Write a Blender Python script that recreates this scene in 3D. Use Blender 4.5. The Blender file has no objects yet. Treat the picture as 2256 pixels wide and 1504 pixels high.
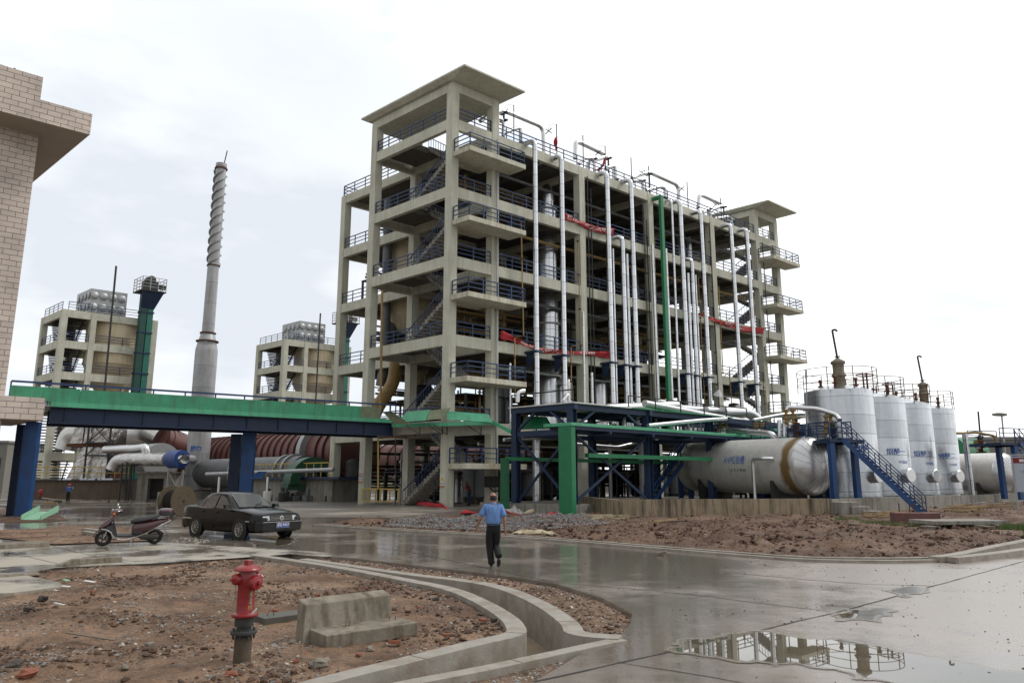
import bpy, math, random
import numpy as np
from mathutils import Vector, Matrix, noise, geometry
R=math.radians
sc=bpy.context.scene
COL=sc.collection
rng=random.Random(7)
# ---------------- camera ----------------
FPX,PITCH,CH=1600.0,R(10.83),2.0
cam=bpy.data.cameras.new('camera'); cam.sensor_width=36; cam.lens=FPX/2256*36; cam.clip_end=5000; cam.clip_start=.05
co=bpy.data.objects.new('camera',cam); COL.objects.link(co); co.location=(0,0,CH); co.rotation_euler=(R(90)+PITCH,0,0); sc.camera=co
# ---------------- light ----------------
SUN_EL,SUN_AZ=52,80     # azimuth from +Y towards +X
w=bpy.data.worlds.new('World'); sc.world=w; w.use_nodes=True
nt=w.node_tree; N=nt.nodes; L=nt.links; N.clear()
out=N.new('ShaderNodeOutputWorld'); bg=N.new('ShaderNodeBackground'); bg.inputs[1].default_value=.10
sky=N.new('ShaderNodeTexSky'); sky.sky_type='NISHITA'; sky.sun_disc=False
sky.sun_elevation=R(SUN_EL); sky.sun_rotation=R(SUN_AZ); sky.dust_density=2.0
tc=N.new('ShaderNodeTexCoord'); mp=N.new('ShaderNodeMapping'); mp.inputs['Scale'].default_value=(1.3,1.3,3.4); mp.inputs['Location'].default_value=(3.1,1.2,.45)
n1=N.new('ShaderNodeTexNoise'); n1.inputs['Scale'].default_value=1.5; n1.inputs['Detail'].default_value=5; n1.inputs['Roughness'].default_value=.5
L.new(tc.outputs['Generated'],mp.inputs[0]); L.new(mp.outputs[0],n1.inputs[0])
cr=N.new('ShaderNodeValToRGB'); e=cr.color_ramp.elements
e[0].position=.30; e[0].color=(8.0,8.5,9.0,1); e[1].position=.50; e[1].color=(11.6,11.7,11.7,1)
L.new(n1.outputs[0],cr.inputs[0])
n2=N.new('ShaderNodeTexNoise'); n2.inputs['Scale'].default_value=2.3; n2.inputs['Detail'].default_value=6
mp2=N.new('ShaderNodeMapping'); mp2.inputs['Scale'].default_value=(1,1,2.2); mp2.inputs['Location'].default_value=(7.7,4.3,2.0)
L.new(tc.outputs['Generated'],mp2.inputs[0]); L.new(mp2.outputs[0],n2.inputs[0])
cr2=N.new('ShaderNodeValToRGB'); cr2.color_ramp.elements[0].position=.60; cr2.color_ramp.elements[1].position=.72
L.new(n2.outputs[0],cr2.inputs[0])
mx=N.new('ShaderNodeMix'); mx.data_type='RGBA'; L.new(cr2.outputs[0],mx.inputs[0]); L.new(cr.outputs[0],mx.inputs[6])
sb=N.new('ShaderNodeVectorMath'); sb.operation='SCALE'; sb.inputs['Scale'].default_value=2.4; L.new(sky.outputs[0],sb.inputs[0]); L.new(sb.outputs[0],mx.inputs[7])
# sky dimmed out of view behind the viewer, to darken the facing facades
dp=N.new('ShaderNodeVectorMath'); dp.operation='DOT_PRODUCT'; dp.inputs[1].default_value=(.35,.92,.15); L.new(tc.outputs['Generated'],dp.inputs[0])
mr=N.new('ShaderNodeMapRange'); mr.inputs[1].default_value=-.5; mr.inputs[2].default_value=.55; mr.inputs[3].default_value=.60; mr.inputs[4].default_value=1.0; L.new(dp.outputs['Value'],mr.inputs[0])
sb2=N.new('ShaderNodeVectorMath'); sb2.operation='SCALE'; L.new(mx.outputs[2],sb2.inputs[0]); L.new(mr.outputs[0],sb2.inputs['Scale'])
# one broad grey-blue cloud bank low in the west, broken up by noise
dq=N.new('ShaderNodeVectorMath'); dq.operation='DOT_PRODUCT'; dq.inputs[1].default_value=(-.40,.88,.26); L.new(tc.outputs['Generated'],dq.inputs[0])
n4=N.new('ShaderNodeTexNoise'); n4.inputs['Scale'].default_value=3.0; n4.inputs['Detail'].default_value=5; L.new(mp.outputs[0],n4.inputs[0])
ma=N.new('ShaderNodeMath'); ma.operation='MULTIPLY_ADD'; L.new(n4.outputs[0],ma.inputs[0]); ma.inputs[1].default_value=.16; L.new(dq.outputs['Value'],ma.inputs[2])
mr6=N.new('ShaderNodeMapRange'); mr6.inputs[1].default_value=.99; mr6.inputs[2].default_value=1.075; mr6.inputs[4].default_value=1; L.new(ma.outputs[0],mr6.inputs[0])
mx6=N.new('ShaderNodeMix'); mx6.data_type='RGBA'; L.new(mr6.outputs[0],mx6.inputs[0]); L.new(sb2.outputs[0],mx6.inputs[6]); mx6.inputs[7].default_value=(6.7,7.1,7.7,1)
L.new(mx6.outputs[2],bg.inputs[0]); L.new(bg.outputs[0],out.inputs[0])
sun=bpy.data.lights.new('sun','SUN'); sun.energy=1.35; sun.angle=R(12); sun.color=(1,.96,.9)
so=bpy.data.objects.new('sun',sun); COL.objects.link(so); so.location=(0,0,60)
sd=Vector((math.sin(R(SUN_AZ))*math.cos(R(SUN_EL)),math.cos(R(SUN_AZ))*math.cos(R(SUN_EL)),math.sin(R(SUN_EL))))
so.rotation_euler=sd.to_track_quat('Z','Y').to_euler()
vs=sc.view_settings; vs.view_transform='Standard'; vs.look='None'; vs.exposure=.26; vs.gamma=1; vs.use_curve_mapping=False
sc.render.engine='CYCLES'
sc.cycles.max_bounces=6; sc.cycles.diffuse_bounces=3; sc.cycles.glossy_bounces=3; sc.cycles.transmission_bounces=3
sc.cycles.use_denoising=True
# ---------------- surveying helpers ----------------
CP,SP=math.cos(PITCH),math.sin(PITCH)
def ray(px,py):
    a=(px-1128)/FPX; b=-(py-752)/FPX
    return (a,CP-b*SP,SP+b*CP)
def G(px,py,z=0.):
    r=ray(px,py); t=(z-CH)/r[2]; return Vector((r[0]*t,r[1]*t,z))
def D(px,py,Y):
    r=ray(px,py); t=Y/r[1]; return Vector((r[0]*t,Y,CH+r[2]*t))
class Fr:
    def __init__(s,o,U,V): s.o=Vector((o[0],o[1])); s.U=Vector(U); s.V=Vector(V)
    def __call__(s,u,v,z):
        p=s.o+s.U*u+s.V*v; return Vector((p.x,p.y,z))
    def inv(s,x,y):
        d=s.U.x*s.V.y-s.U.y*s.V.x; a=x-s.o.x; b=y-s.o.y
        return ((a*s.V.y-b*s.V.x)/d,(s.U.x*b-s.U.y*a)/d)
U2=(-.7492,.6623); V2=(.7672,.6414)
B=Fr((-4.313,48.459),U2,V2)          # frame of the process building: u = depth, v = along the long side
W0=Fr((0,0),(1,0),(0,1))
def F(px,py,u=0.,fr=B):               # ray meets the vertical plane u = const
    r=ray(px,py); n=Vector((-fr.V.y,fr.V.x)); o=fr.o+fr.U*u
    t=n.dot(o)/(n.x*r[0]+n.y*r[1]); p=(r[0]*t,r[1]*t,CH+r[2]*t)
    return fr.inv(p[0],p[1])[1],p[2]
# ---------------- mesh helpers ----------------
WL={}
class M:
    def __init__(s): s.v=[]; s.f=[]; s.mi=[]; s.cur=0
    def add(s,vs,fs):
        n=len(s.v); s.v+= [tuple(x) for x in vs]; s.f+=[tuple(i+n for i in f) for f in fs]; s.mi+=[s.cur]*len(fs)
    def hexa(s,p): s.add(p,[(3,2,1,0),(4,5,6,7),(0,1,5,4),(1,2,6,5),(2,3,7,6),(3,0,4,7)])
    def box(s,fr,u0,u1,v0,v1,z0,z1):
        if (fr.U.x*fr.V.y-fr.U.y*fr.V.x)<0: v0,v1=v1,v0
        s.hexa([fr(u0,v0,z0),fr(u1,v0,z0),fr(u1,v1,z0),fr(u0,v1,z0),fr(u0,v0,z1),fr(u1,v0,z1),fr(u1,v1,z1),fr(u0,v1,z1)])
    def bar(s,p,q,w,h,up=(0,0,1)):
        p=Vector(p);q=Vector(q);d=(q-p).normalized();up=Vector(up)
        if abs(d.dot(up))>.99: up=Vector((U2[0],U2[1],0))
        a=d.cross(up).normalized()*(w/2); b=a.cross(d).normalized()*(h/2)
        s.hexa([p+a-b,q+a-b,q-a-b,p-a-b,p+a+b,q+a+b,q-a+b,p-a+b])
    def tube(s,pts,r,n=8,cap=True,closed=False):
        pts=[Vector(p) for p in pts]; m=len(pts)
        rr=r if isinstance(r,(list,tuple)) else [r]*m
        nrm=None; rings=[]
        for i,p in enumerate(pts):
            if closed: t=(pts[(i+1)%m]-pts[i-1])
            else: t=pts[min(i+1,m-1)]-pts[max(i-1,0)]
            t=t.normalized()
            if nrm is None:
                nrm=t.cross(Vector((0,0,1)))
                if nrm.length<.05: nrm=t.cross(Vector((1,0,0)))
            nrm=(nrm-t*nrm.dot(t)).normalized(); b=t.cross(nrm)
            k=1.0
            if 0<i<m-1:
                c=(pts[i]-pts[i-1]).normalized().dot((pts[i+1]-pts[i]).normalized()); k=1/max(.5,math.sqrt(max(.01,(1+c)/2)))
                k=min(k,1.25)
            rings.append([p+(nrm*math.cos(2*math.pi*j/n)+b*math.sin(2*math.pi*j/n))*rr[i]*(k if k<1.05 else 1.0) for j in range(n)])
        vs=[x for g in rings for x in g]; fs=[]
        for i in range(m if closed else m-1):
            for j in range(n):
                a=i*n+j; b_=i*n+(j+1)%n; c_=((i+1)%m)*n+(j+1)%n; d_=((i+1)%m)*n+j
                fs.append((a,b_,c_,d_))
        if cap and not closed: fs+= [tuple(range(n-1,-1,-1)),tuple((m-1)*n+j for j in range(n))]
        s.add(vs,fs)
    def lathe(s,prof,c,ax=(0,0,1),n=24,a0=0.,a1=2*math.pi,ref=None):
        c=Vector(c);ax=Vector(ax).normalized(); x=Vector(ref) if ref else ax.cross(Vector((0,0,1)))
        if x.length<.05: x=Vector((1,0,0))
        x=(x-ax*x.dot(ax)).normalized(); y=ax.cross(x); full=abs(a1-a0-2*math.pi)<1e-6
        k=n if full else n+1; vs=[];fs=[]
        for (r,t) in prof:
            for j in range(k):
                a=a0+(a1-a0)*j/n; vs.append(c+ax*t+(x*math.cos(a)+y*math.sin(a))*max(r,1e-4))
        for i in range(len(prof)-1):
            for j in range(n):
                a=i*k+j;b=i*k+(j+1)%k
                fs.append((a,b,b+k,a+k))
        s.add(vs,fs)
    def plate(s,poly,vec):
        vec=Vector(vec);p=[Vector(x) for x in poly];n=len(p)
        s.add(p+[x+vec for x in p],[tuple(range(n-1,-1,-1)),tuple(range(n,2*n))]+[(i,(i+1)%n,n+(i+1)%n,n+i) for i in range(n)])
    def strip(s,path,w,z0,z1):
        path=[Vector((p[0],p[1])) for p in path];m=len(path);Lr=[];Rr=[]
        for i in range(m):
            t=(path[min(i+1,m-1)]-path[max(i-1,0)]).normalized();q=Vector((-t.y,t.x))*w/2
            Lr.append(path[i]+q);Rr.append(path[i]-q)
        for i in range(m-1):
            a,b,c,d=Rr[i],Rr[i+1],Lr[i+1],Lr[i]
            vs=[(a.x,a.y,z0),(b.x,b.y,z0),(c.x,c.y,z0),(d.x,d.y,z0),(a.x,a.y,z1),(b.x,b.y,z1),(c.x,c.y,z1),(d.x,d.y,z1)]
            fs=[(3,2,1,0),(4,5,6,7),(0,1,5,4),(2,3,7,6)]
            if i==0: fs.append((3,0,4,7))
            if i==m-2: fs.append((1,2,6,5))
            s.add(vs,fs)
    def build(s,name,mat,parent=None,smooth=False,local=False,label=None,bevel=0):
        me=bpy.data.meshes.new(name); v=np.array(s.v,dtype=float).reshape(-1,3)
        if parent is None:
            if not local:
                o0=Vector((v[:,0].mean(),v[:,1].mean(),v[:,2].min()))
            else: o0=Vector((0,0,0))
        else: o0=Vector((0,0,0)) if local else WL[parent.name]
        v=v-np.array(o0); me.from_pydata(v.tolist(),[],s.f); me.validate()
        uv=me.uv_layers.new(name='UVMap')
        if len(s.f)<20000:
            P=v+np.array(o0)
            for p in me.polygons:
                nn=p.normal
                if abs(nn.z)<.6:
                    t=Vector((-nn.y,nn.x)).normalized()
                    for li in p.loop_indices:
                        q=P[me.loops[li].vertex_index]; uv.data[li].uv=(q[0]*t.x+q[1]*t.y,q[2])
                else:
                    for li in p.loop_indices:
                        q=P[me.loops[li].vertex_index]; uv.data[li].uv=(q[0],q[1])
        mats=mat if isinstance(mat,(list,tuple)) else [mat]
        for m_ in mats: me.materials.append(m_)
        if len(mats)>1 and len(me.polygons)==len(s.mi): me.polygons.foreach_set('material_index',s.mi)
        if smooth:
            me.polygons.foreach_set('use_smooth',[True]*len(me.polygons))
            try: me.set_sharp_from_angle(angle=R(38))
            except Exception: pass
        o=bpy.data.objects.new(name,me); COL.objects.link(o)
        if parent is None: o.location=o0; WL[o.name]=o0.copy()
        else: o.parent=parent; WL[o.name]=o0.copy() if not local else Vector((0,0,0))
        if label: o['label']=label
        if bevel:
            md=o.modifiers.new('bevel','BEVEL'); md.width=bevel; md.segments=2; md.limit_method='ANGLE'
        return o
def thing(name,label,cat,loc=(0,0,0),rotz=0,group=None,scale=1):
    o=bpy.data.objects.new(name,None); COL.objects.link(o); o.location=loc; o.rotation_euler=(0,0,rotz); o.scale=(scale,)*3
    o.empty_display_size=.2; WL[o.name]=Vector(loc); o['label']=label; o['category']=cat
    if group: o['group']=group
    return o
def tag(o,label,cat,group=None):
    o['label']=label; o['category']=cat
    if group: o['group']=group
    return o
def struct(o,kind='structure'): o['kind']=kind; return o
def children(o,allobs): return [c for c in allobs if c.parent is o]
def dup(root,loc,rotz=None,label=None,scale=None):
    allobs=list(bpy.data.objects)
    r=root.copy(); COL.objects.link(r); r.location=loc; WL[r.name]=Vector(loc)
    if rotz is not None: r.rotation_euler=(0,0,rotz)
    if scale: r.scale=scale
    if label: r['label']=label
    for ch in [c for c in allobs if c.parent==root]:
        c=ch.copy(); COL.objects.link(c); c.parent=r
        for g in [x for x in allobs if x.parent==ch]:
            d=g.copy(); COL.objects.link(d); d.parent=c
    return r
def rounded(pts,rad,seg=4):
    pts=[Vector(p) for p in pts]; o=[pts[0]]
    for i in range(1,len(pts)-1):
        a,b,c=pts[i-1],pts[i],pts[i+1]; d1=(a-b);d2=(c-b); r=min(rad,d1.length*.49,d2.length*.49)
        p=b+d1.normalized()*r; q=b+d2.normalized()*r
        for k in range(seg+1):
            t=k/seg; o.append(p*(1-t)**2+b*2*t*(1-t)+q*t*t)
    o.append(pts[-1]); return o
def rail(m,pts,h=1.0,sp=1.4,n=3,r=.028,pr=.032,ends=True):
    pts=[Vector(p) for p in pts]
    for a,b in zip(pts[:-1],pts[1:]):
        Ld=(b-a).length
        if Ld<.05: continue
        k=max(1,round(Ld/sp))
        for i in range(k+1):
            p=a.lerp(b,i/k); m.bar(p,p+Vector((0,0,h)),pr*2,pr*2)
        for j in range(n):
            z=h*(1-j/n); dz=Vector((0,0,z)); m.bar(a+dz,b+dz,r*2,r*2 if j else r*2.6)
def text(body,size,mat,parent,fn,name='lettering',align='CENTER',depth=0.,bold=0.):
    c=bpy.data.curves.new('txt','FONT'); c.body=body; c.size=size; c.align_x=align; c.align_y='CENTER'; c.resolution_u=3; c.offset=bold
    o=bpy.data.objects.new('txt',c); COL.objects.link(o); bpy.context.view_layer.update()
    me=bpy.data.meshes.new_from_object(o.evaluated_get(bpy.context.evaluated_depsgraph_get()))
    bpy.data.objects.remove(o); bpy.data.curves.remove(c)
    wl=WL[parent.name] if parent else Vector((0,0,0))
    for v in me.vertices: v.co=fn(v.co.x,v.co.y)-wl
    me.name=name; me.materials.clear(); me.materials.append(mat)
    q=bpy.data.objects.new(name,me); COL.objects.link(q); q.parent=parent; WL[q.name]=wl
    return q
# ---------------- materials ----------------
MT={}
ALB=.82
def mat(name,col,rough=.7,metal=0.,var=.12,scale=3.,bump=.0,bscale=20.,streak=0.,dirt=None,dirtamt=0.,spec=.5,coat=0.,bands=None,isl=0.,squash=(1,1,1),rvar=0.):
    m=bpy.data.materials.new(name); m.use_nodes=True; t=m.node_tree; n=t.nodes; l=t.links
    b=n['Principled BSDF']; b.inputs['Roughness'].default_value=rough; b.inputs['Metallic'].default_value=metal
    b.inputs['Specular IOR Level'].default_value=spec
    if coat: b.inputs['Coat Weight'].default_value=coat; b.inputs['Coat Roughness'].default_value=.05
    g=n.new('ShaderNodeNewGeometry'); mpn=n.new('ShaderNodeMapping'); mpn.inputs['Scale'].default_value=squash; l.new(g.outputs['Position'],mpn.inputs[0])
    no=n.new('ShaderNodeTexNoise'); no.inputs['Scale'].default_value=scale; no.inputs['Detail'].default_value=6; no.inputs['Roughness'].default_value=.62; l.new(mpn.outputs[0],no.inputs[0])
    mr=n.new('ShaderNodeMapRange'); mr.inputs[1].default_value=.25; mr.inputs[2].default_value=.75; mr.inputs[3].default_value=1-var; mr.inputs[4].default_value=1+var; l.new(no.outputs[0],mr.inputs[0])
    vm=n.new('ShaderNodeVectorMath'); vm.operation='SCALE'; vm.inputs[0].default_value=tuple(c*ALB for c in col[:3]); l.new(mr.outputs[0],vm.inputs['Scale']); last=vm.outputs[0]
    def mix(fac,c2,last):
        x=n.new('ShaderNodeMix'); x.data_type='RGBA'; l.new(fac,x.inputs[0]); l.new(last,x.inputs[6]); x.inputs[7].default_value=(*c2,1); return x.outputs[2]
    if streak:
        m2=n.new('ShaderNodeMapping'); m2.inputs['Scale'].default_value=(2.2,2.2,.16); l.new(g.outputs['Position'],m2.inputs[0])
        n2=n.new('ShaderNodeTexNoise'); n2.inputs['Scale'].default_value=1.6; n2.inputs['Detail'].default_value=7; n2.inputs['Roughness'].default_value=.7; l.new(m2.outputs[0],n2.inputs[0])
        r2=n.new('ShaderNodeMapRange'); r2.inputs[1].default_value=.47; r2.inputs[2].default_value=.66; r2.inputs[4].default_value=streak; l.new(n2.outputs[0],r2.inputs[0])
        last=mix(r2.outputs[0],dirt or (.07,.06,.045),last)
    if dirtamt:
        n3=n.new('ShaderNodeTexNoise'); n3.inputs['Scale'].default_value=scale*.45; n3.inputs['Detail'].default_value=8; n3.inputs['Roughness'].default_value=.7; l.new(g.outputs['Position'],n3.inputs[0])
        r3=n.new('ShaderNodeMapRange'); r3.inputs[1].default_value=.48; r3.inputs[2].default_value=.62; r3.inputs[4].default_value=dirtamt; l.new(n3.outputs[0],r3.inputs[0])
        last=mix(r3.outputs[0],dirt or (.07,.06,.045),last)
    if isl:
        rr=n.new('ShaderNodeMapRange'); rr.inputs[3].default_value=1-isl; rr.inputs[4].default_value=1+isl; l.new(g.outputs['Random Per Island'],rr.inputs[0])
        q=n.new('ShaderNodeVectorMath'); q.operation='SCALE'; l.new(last,q.inputs[0]); l.new(rr.outputs[0],q.inputs['Scale']); last=q.outputs[0]
    if bands:   # thin lap seams along an object's length: (axis vector, spacing, darkness)
        ax,sp,dk=bands
        dt=n.new('ShaderNodeVectorMath'); dt.operation='DOT_PRODUCT'; dt.inputs[1].default_value=ax; l.new(g.outputs['Position'],dt.inputs[0])
        md=n.new('ShaderNodeMath'); md.operation='DIVIDE'; l.new(dt.outputs['Value'],md.inputs[0]); md.inputs[1].default_value=sp
        fr=n.new('ShaderNodeMath'); fr.operation='FRACT'; l.new(md.outputs[0],fr.inputs[0])
        ls=n.new('ShaderNodeMath'); ls.operation='LESS_THAN'; l.new(fr.outputs[0],ls.inputs[0]); ls.inputs[1].default_value=.045
        ml=n.new('ShaderNodeMath'); ml.operation='MULTIPLY'; l.new(ls.outputs[0],ml.inputs[0]); ml.inputs[1].default_value=dk
        last=mix(ml.outputs[0],(.05,.05,.05),last)
        # each cladding sheet a touch different
        fl=n.new('ShaderNodeMath'); fl.operation='FLOOR'; l.new(md.outputs[0],fl.inputs[0])
        wn=n.new('ShaderNodeTexWhiteNoise'); wn.noise_dimensions='1D'; l.new(fl.outputs[0],wn.inputs['W'])
        mr5=n.new('ShaderNodeMapRange'); mr5.inputs[3].default_value=.88; mr5.inputs[4].default_value=1.08; l.new(wn.outputs[0],mr5.inputs[0])
        q=n.new('ShaderNodeVectorMath'); q.operation='SCALE'; l.new(last,q.inputs[0]); l.new(mr5.outputs[0],q.inputs['Scale']); last=q.outputs[0]
    l.new(last,b.inputs['Base Color'])
    if rvar:
        r4=n.new('ShaderNodeMapRange'); r4.inputs[1].default_value=.3; r4.inputs[2].default_value=.7; r4.inputs[3].default_value=max(.02,rough-rvar); r4.inputs[4].default_value=rough+rvar; l.new(no.outputs[0],r4.inputs[0]); l.new(r4.outputs[0],b.inputs['Roughness'])
    if bump:
        nb=n.new('ShaderNodeTexNoise'); nb.inputs['Scale'].default_value=bscale; nb.inputs['Detail'].default_value=6; l.new(mpn.outputs[0],nb.inputs[0])
        bm=n.new('ShaderNodeBump'); bm.inputs['Strength'].default_value=1; bm.inputs['Distance'].default_value=bump; l.new(nb.outputs[0],bm.inputs['Height']); l.new(bm.outputs[0],b.inputs['Normal'])
    MT[name]=m; return m
paint=mat('beige_painted_concrete',(.62,.62,.515),.75,var=.13,scale=.8,streak=.34,dirtamt=.2,dirt=(.22,.185,.13),bump=.01,bscale=9)
balm=mat('rust_streaked_balcony_paint',(.60,.595,.49),.75,var=.14,scale=1.3,streak=.6,dirtamt=.3,dirt=(.27,.19,.10),bump=.01,bscale=9)
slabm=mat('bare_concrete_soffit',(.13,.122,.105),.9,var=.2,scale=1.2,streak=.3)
conc=mat('grey_concrete',(.30,.285,.25),.85,var=.2,scale=2,streak=.75,dirt=(.07,.055,.04),bump=.01,bscale=12)
conc2=mat('pale_smooth_mortar',(.33,.305,.265),.7,var=.18,scale=4,dirtamt=.6,dirt=(.17,.125,.085),bump=.004,bscale=30)
stained=mat('rain_stained_concrete',(.32,.255,.175),.85,var=.25,scale=1.5,streak=.95,dirt=(.045,.035,.025),bump=.012,bscale=10)
blue=mat('blue_railing_paint',(.012,.042,.13),.5,var=.2)
navy=mat('navy_steel_paint',(.007,.028,.08),.55,var=.25,scale=1.4,dirtamt=.25,dirt=(.03,.03,.03))
steelblue=mat('blue_column_paint',(.008,.062,.21),.5,var=.3,scale=1.3,dirtamt=.5,dirt=(.02,.03,.06))
green=mat('green_sheet_paint',(.085,.43,.24),.5,var=.2,scale=.9,streak=.5,dirtamt=.15,dirt=(.07,.15,.10))
dgreen=mat('green_duct_paint',(.018,.21,.085),.5,var=.15,scale=2,bump=.004,bscale=14)
board=mat('faded_board',(.24,.27,.17),.8,var=.25)
silver=mat('aluminium_cladding',(.80,.82,.85),.27,1.,var=.05,scale=5,bands=((0,0,1),1.0,.55),bump=.004,bscale=6)
silverh=mat('aluminium_cladding_plain',(.78,.79,.80),.32,1.,var=.08,scale=3,bump=.006,bscale=5)
crumple=mat('dented_aluminium',(.60,.59,.58),.26,1.,var=.15,scale=2,bump=.16,bscale=1.5)
tankm=mat('tank_aluminium',(.60,.63,.67),.27,1.,var=.10,scale=1.2,bands=((0,0,1),1.25,.4),bump=.02,bscale=1.3,streak=.3,dirt=(.3,.27,.22))
galv=mat('galvanised_grey',(.42,.43,.44),.5,.6,var=.1)
beige=mat('cream_silo_paint',(.66,.56,.38),.65,var=.12,scale=.5,streak=.3,dirt=(.3,.2,.1))
kilnm=mat('oxide_red_paint',(.155,.062,.052),.5,var=.2,scale=.7,dirtamt=.3,dirt=(.07,.02,.015))
kilnd=mat('oxide_red_rings',(.07,.018,.014),.6,var=.2)
drumm=mat('grey_drum',(.16,.17,.18),.6,.3,var=.15,scale=1.5,streak=.3)
ochre=mat('ochre_pipe_paint',(.34,.22,.075),.6,var=.2,scale=3,streak=.4)
yellow=mat('yellow_rail_paint',(.50,.36,.08),.6,var=.2)
rust=mat('rusty_cast_iron',(.12,.045,.018),.85,var=.35,scale=9,bump=.006)
black=mat('black_rubber',(.012,.012,.012),.7,var=.2)
darkm=mat('dark_machinery',(.035,.036,.035),.7,var=.4,scale=2)
red=mat('red_cloth',(.42,.012,.02),.75,var=.18,scale=6,bump=.02,bscale=9)
white=mat('white_paint',(.72,.72,.70),.6,var=.06)
wtext=mat('white_lettering',(.75,.74,.70),.7,var=.05)
btext=mat('blue_lettering',(.02,.11,.42),.6,var=.1)
skin=mat('skin',(.38,.19,.12),.55,var=.08,scale=12)
# ================= process building =================
LV=[27.77,22.58,17.44,11.85,5.95]; Z0=.35
MID=[25.1,19.95,14.55,8.8,3.1]
pb=thing('process_building','huge open concrete frame building five storeys high with stair towers at both ends','building',B(9,20,0))
VC=[(0,.62),(3.72,4.36),(12.9,13.55),(21.75,22.4),(31.2,31.87),(39.4,40.08),(43.25,43.9)]
UC=[(0,.62),(8.75,9.4),(18.45,19.1)]
def column(u,v,z0,z1):
    m=M(); m.box(B,u[0],u[1],v[0],v[1],z0,z1); m.build('column',paint,pb,bevel=.02)
for vi,v in enumerate(VC):
    for ui,u in enumerate(UC):
        if vi in (0,6) and ui==2: continue
        top=30.3 if (vi in (0,1,5,6) and ui<2) else LV[0]-.01
        column(u,v,-.3,top)
def beam(u0,u1,v0,v1,z,d=.8):
    m=M(); m.box(B,u0,u1,v0,v1,z-d,z); m.build('beam',paint,pb)
E_=.035
for li,z in enumerate(LV):
    # beams along v, one run per line, butted between columns
    for ui,u in enumerate(UC):
        for k in range(6):
            if ui==2 and k in (0,5): continue
            v0,v1=VC[k][1],VC[k+1][0]
            if ui==0: a,b=u[0]+E_,u[0]+.38
            elif ui==1: a,b=u[0]+.15,u[0]+.5
            else: a,b=u[1]-.38,u[1]-E_
            if v1-v0>6 or ui==0 or k in (0,5): beam(a,b,v0,v1,z,.8 if ui==0 else .75)
    for vi,v in enumerate(VC):
        for k in range(2):
            if vi in (0,6) and k==1: continue
            u0,u1=UC[k][1],UC[k+1][0]
            if vi in (0,1): a,b=v[0]+E_,v[0]+.38
            elif vi>=5: a,b=v[1]-.38,v[1]-E_
            else: a,b=v[0]+.15,v[0]+.5
            beam(u0,u1,a,b,z,.78)
    # floor slab of the main hall; the roof is the topmost
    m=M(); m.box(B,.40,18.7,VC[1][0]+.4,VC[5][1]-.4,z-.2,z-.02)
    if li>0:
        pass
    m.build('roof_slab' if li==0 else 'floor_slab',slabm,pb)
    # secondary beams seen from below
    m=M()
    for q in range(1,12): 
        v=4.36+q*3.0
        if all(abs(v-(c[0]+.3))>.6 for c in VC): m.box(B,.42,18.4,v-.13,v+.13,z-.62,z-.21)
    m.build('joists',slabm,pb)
# stair towers
def tower(v0,v1,right):
    va,vb=(v0+.62,v1-.64) if not right else (v0+.68,v1-.62)
    for li,z in enumerate(LV):
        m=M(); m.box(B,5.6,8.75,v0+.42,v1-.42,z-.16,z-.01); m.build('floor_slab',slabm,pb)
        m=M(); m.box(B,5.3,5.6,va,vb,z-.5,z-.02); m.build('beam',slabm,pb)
    # half landings that stick out as balconies
    for z in MID:
        m=M(); m.box(B,-1.7,-.002,v0+.12,v1+.95,z-.36,z); m.box(B,.001,1.35,v0+.64,v1-.66,z-.3,z-.004)
        m.build('balcony',balm,pb,bevel=.015)
        m=M(); p=[B(-.06,v0+.2,z),B(-1.62,v0+.2,z),B(-1.62,v1+.87,z),B(-.06,v1+.87,z)]
        rail(m,p,1.0,1.25); m.build('balcony_railing',blue,pb)
    zz=[Z0+.02]+LV[::-1]
    mids=MID[::-1]
    w=(vb-va)/2
    for i in range(5):
        zl,zm,zu=zz[i],mids[i],zz[i+1]
        for (ua,za,ub,zb,s0) in ((5.35,zl,1.4,zm,va+.1),(1.4,zm,5.35,zu,va+w+.05)):
            n=14; m=M()
            for k in range(n):
                u_a=ua+(ub-ua)*k/n; u_b=ua+(ub-ua)*(k+1)/n; z1=za+(zb-za)*(k+1)/n
                m.box(B,min(u_a,u_b),max(u_a,u_b),s0,s0+w-.15,z1-.32,z1)
            fl=m.build('stair_flight',conc,pb)
            m=M(); s=s0+.04
            for k in range(0,n+1,1):
                t=k/n; p=B(ua+(ub-ua)*t,s,za+(zb-za)*t); m.bar(p,p+Vector((0,0,.9)),.03,.03)
            for h in (.9,.12): m.bar(B(ua,s,za+h),B(ub,s,zb+h),.06,.06)
            m.build('handrail',blue,fl)
    for z in LV:
        m=M(); rail(m,[B(.16,va,z),B(.16,vb,z)],.95,1.25); m.build('railing',blue,pb)
        m=M(); q=v0+.14 if not right else v1-.14; rail(m,[B(.65,q,z),B(8.72,q,z)],.95,1.3); m.build('railing',blue,pb)
    # roof with wide bevelled eaves
    oV0,oV1=(v0-.55,v1+.8) if not right else (v0-.4,v1+.85)
    m=M(); m.box(B,.03,9.37,v0+.03,v1-.03,29.9,30.6); m.build('beam',paint,pb)
    m=M(); zt,zb_=31.0,30.62
    m.hexa([B(-.35,v0-.2,zb_),B(9.7,v0-.2,zb_),B(9.7,v1+.3,zb_),B(-.35,v1+.3,zb_),B(-1.83,oV0,zt-.13),B(10.1,oV0,zt-.13),B(10.1,oV1,zt-.13),B(-1.83,oV1,zt-.13)][::1])
    m.box(B,-1.83,10.1,oV0,oV1,zt-.128,zt)
    m.build('tower_roof',paint,pb)
tower(0,4.36,False); tower(39.4,43.9,True)
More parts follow.
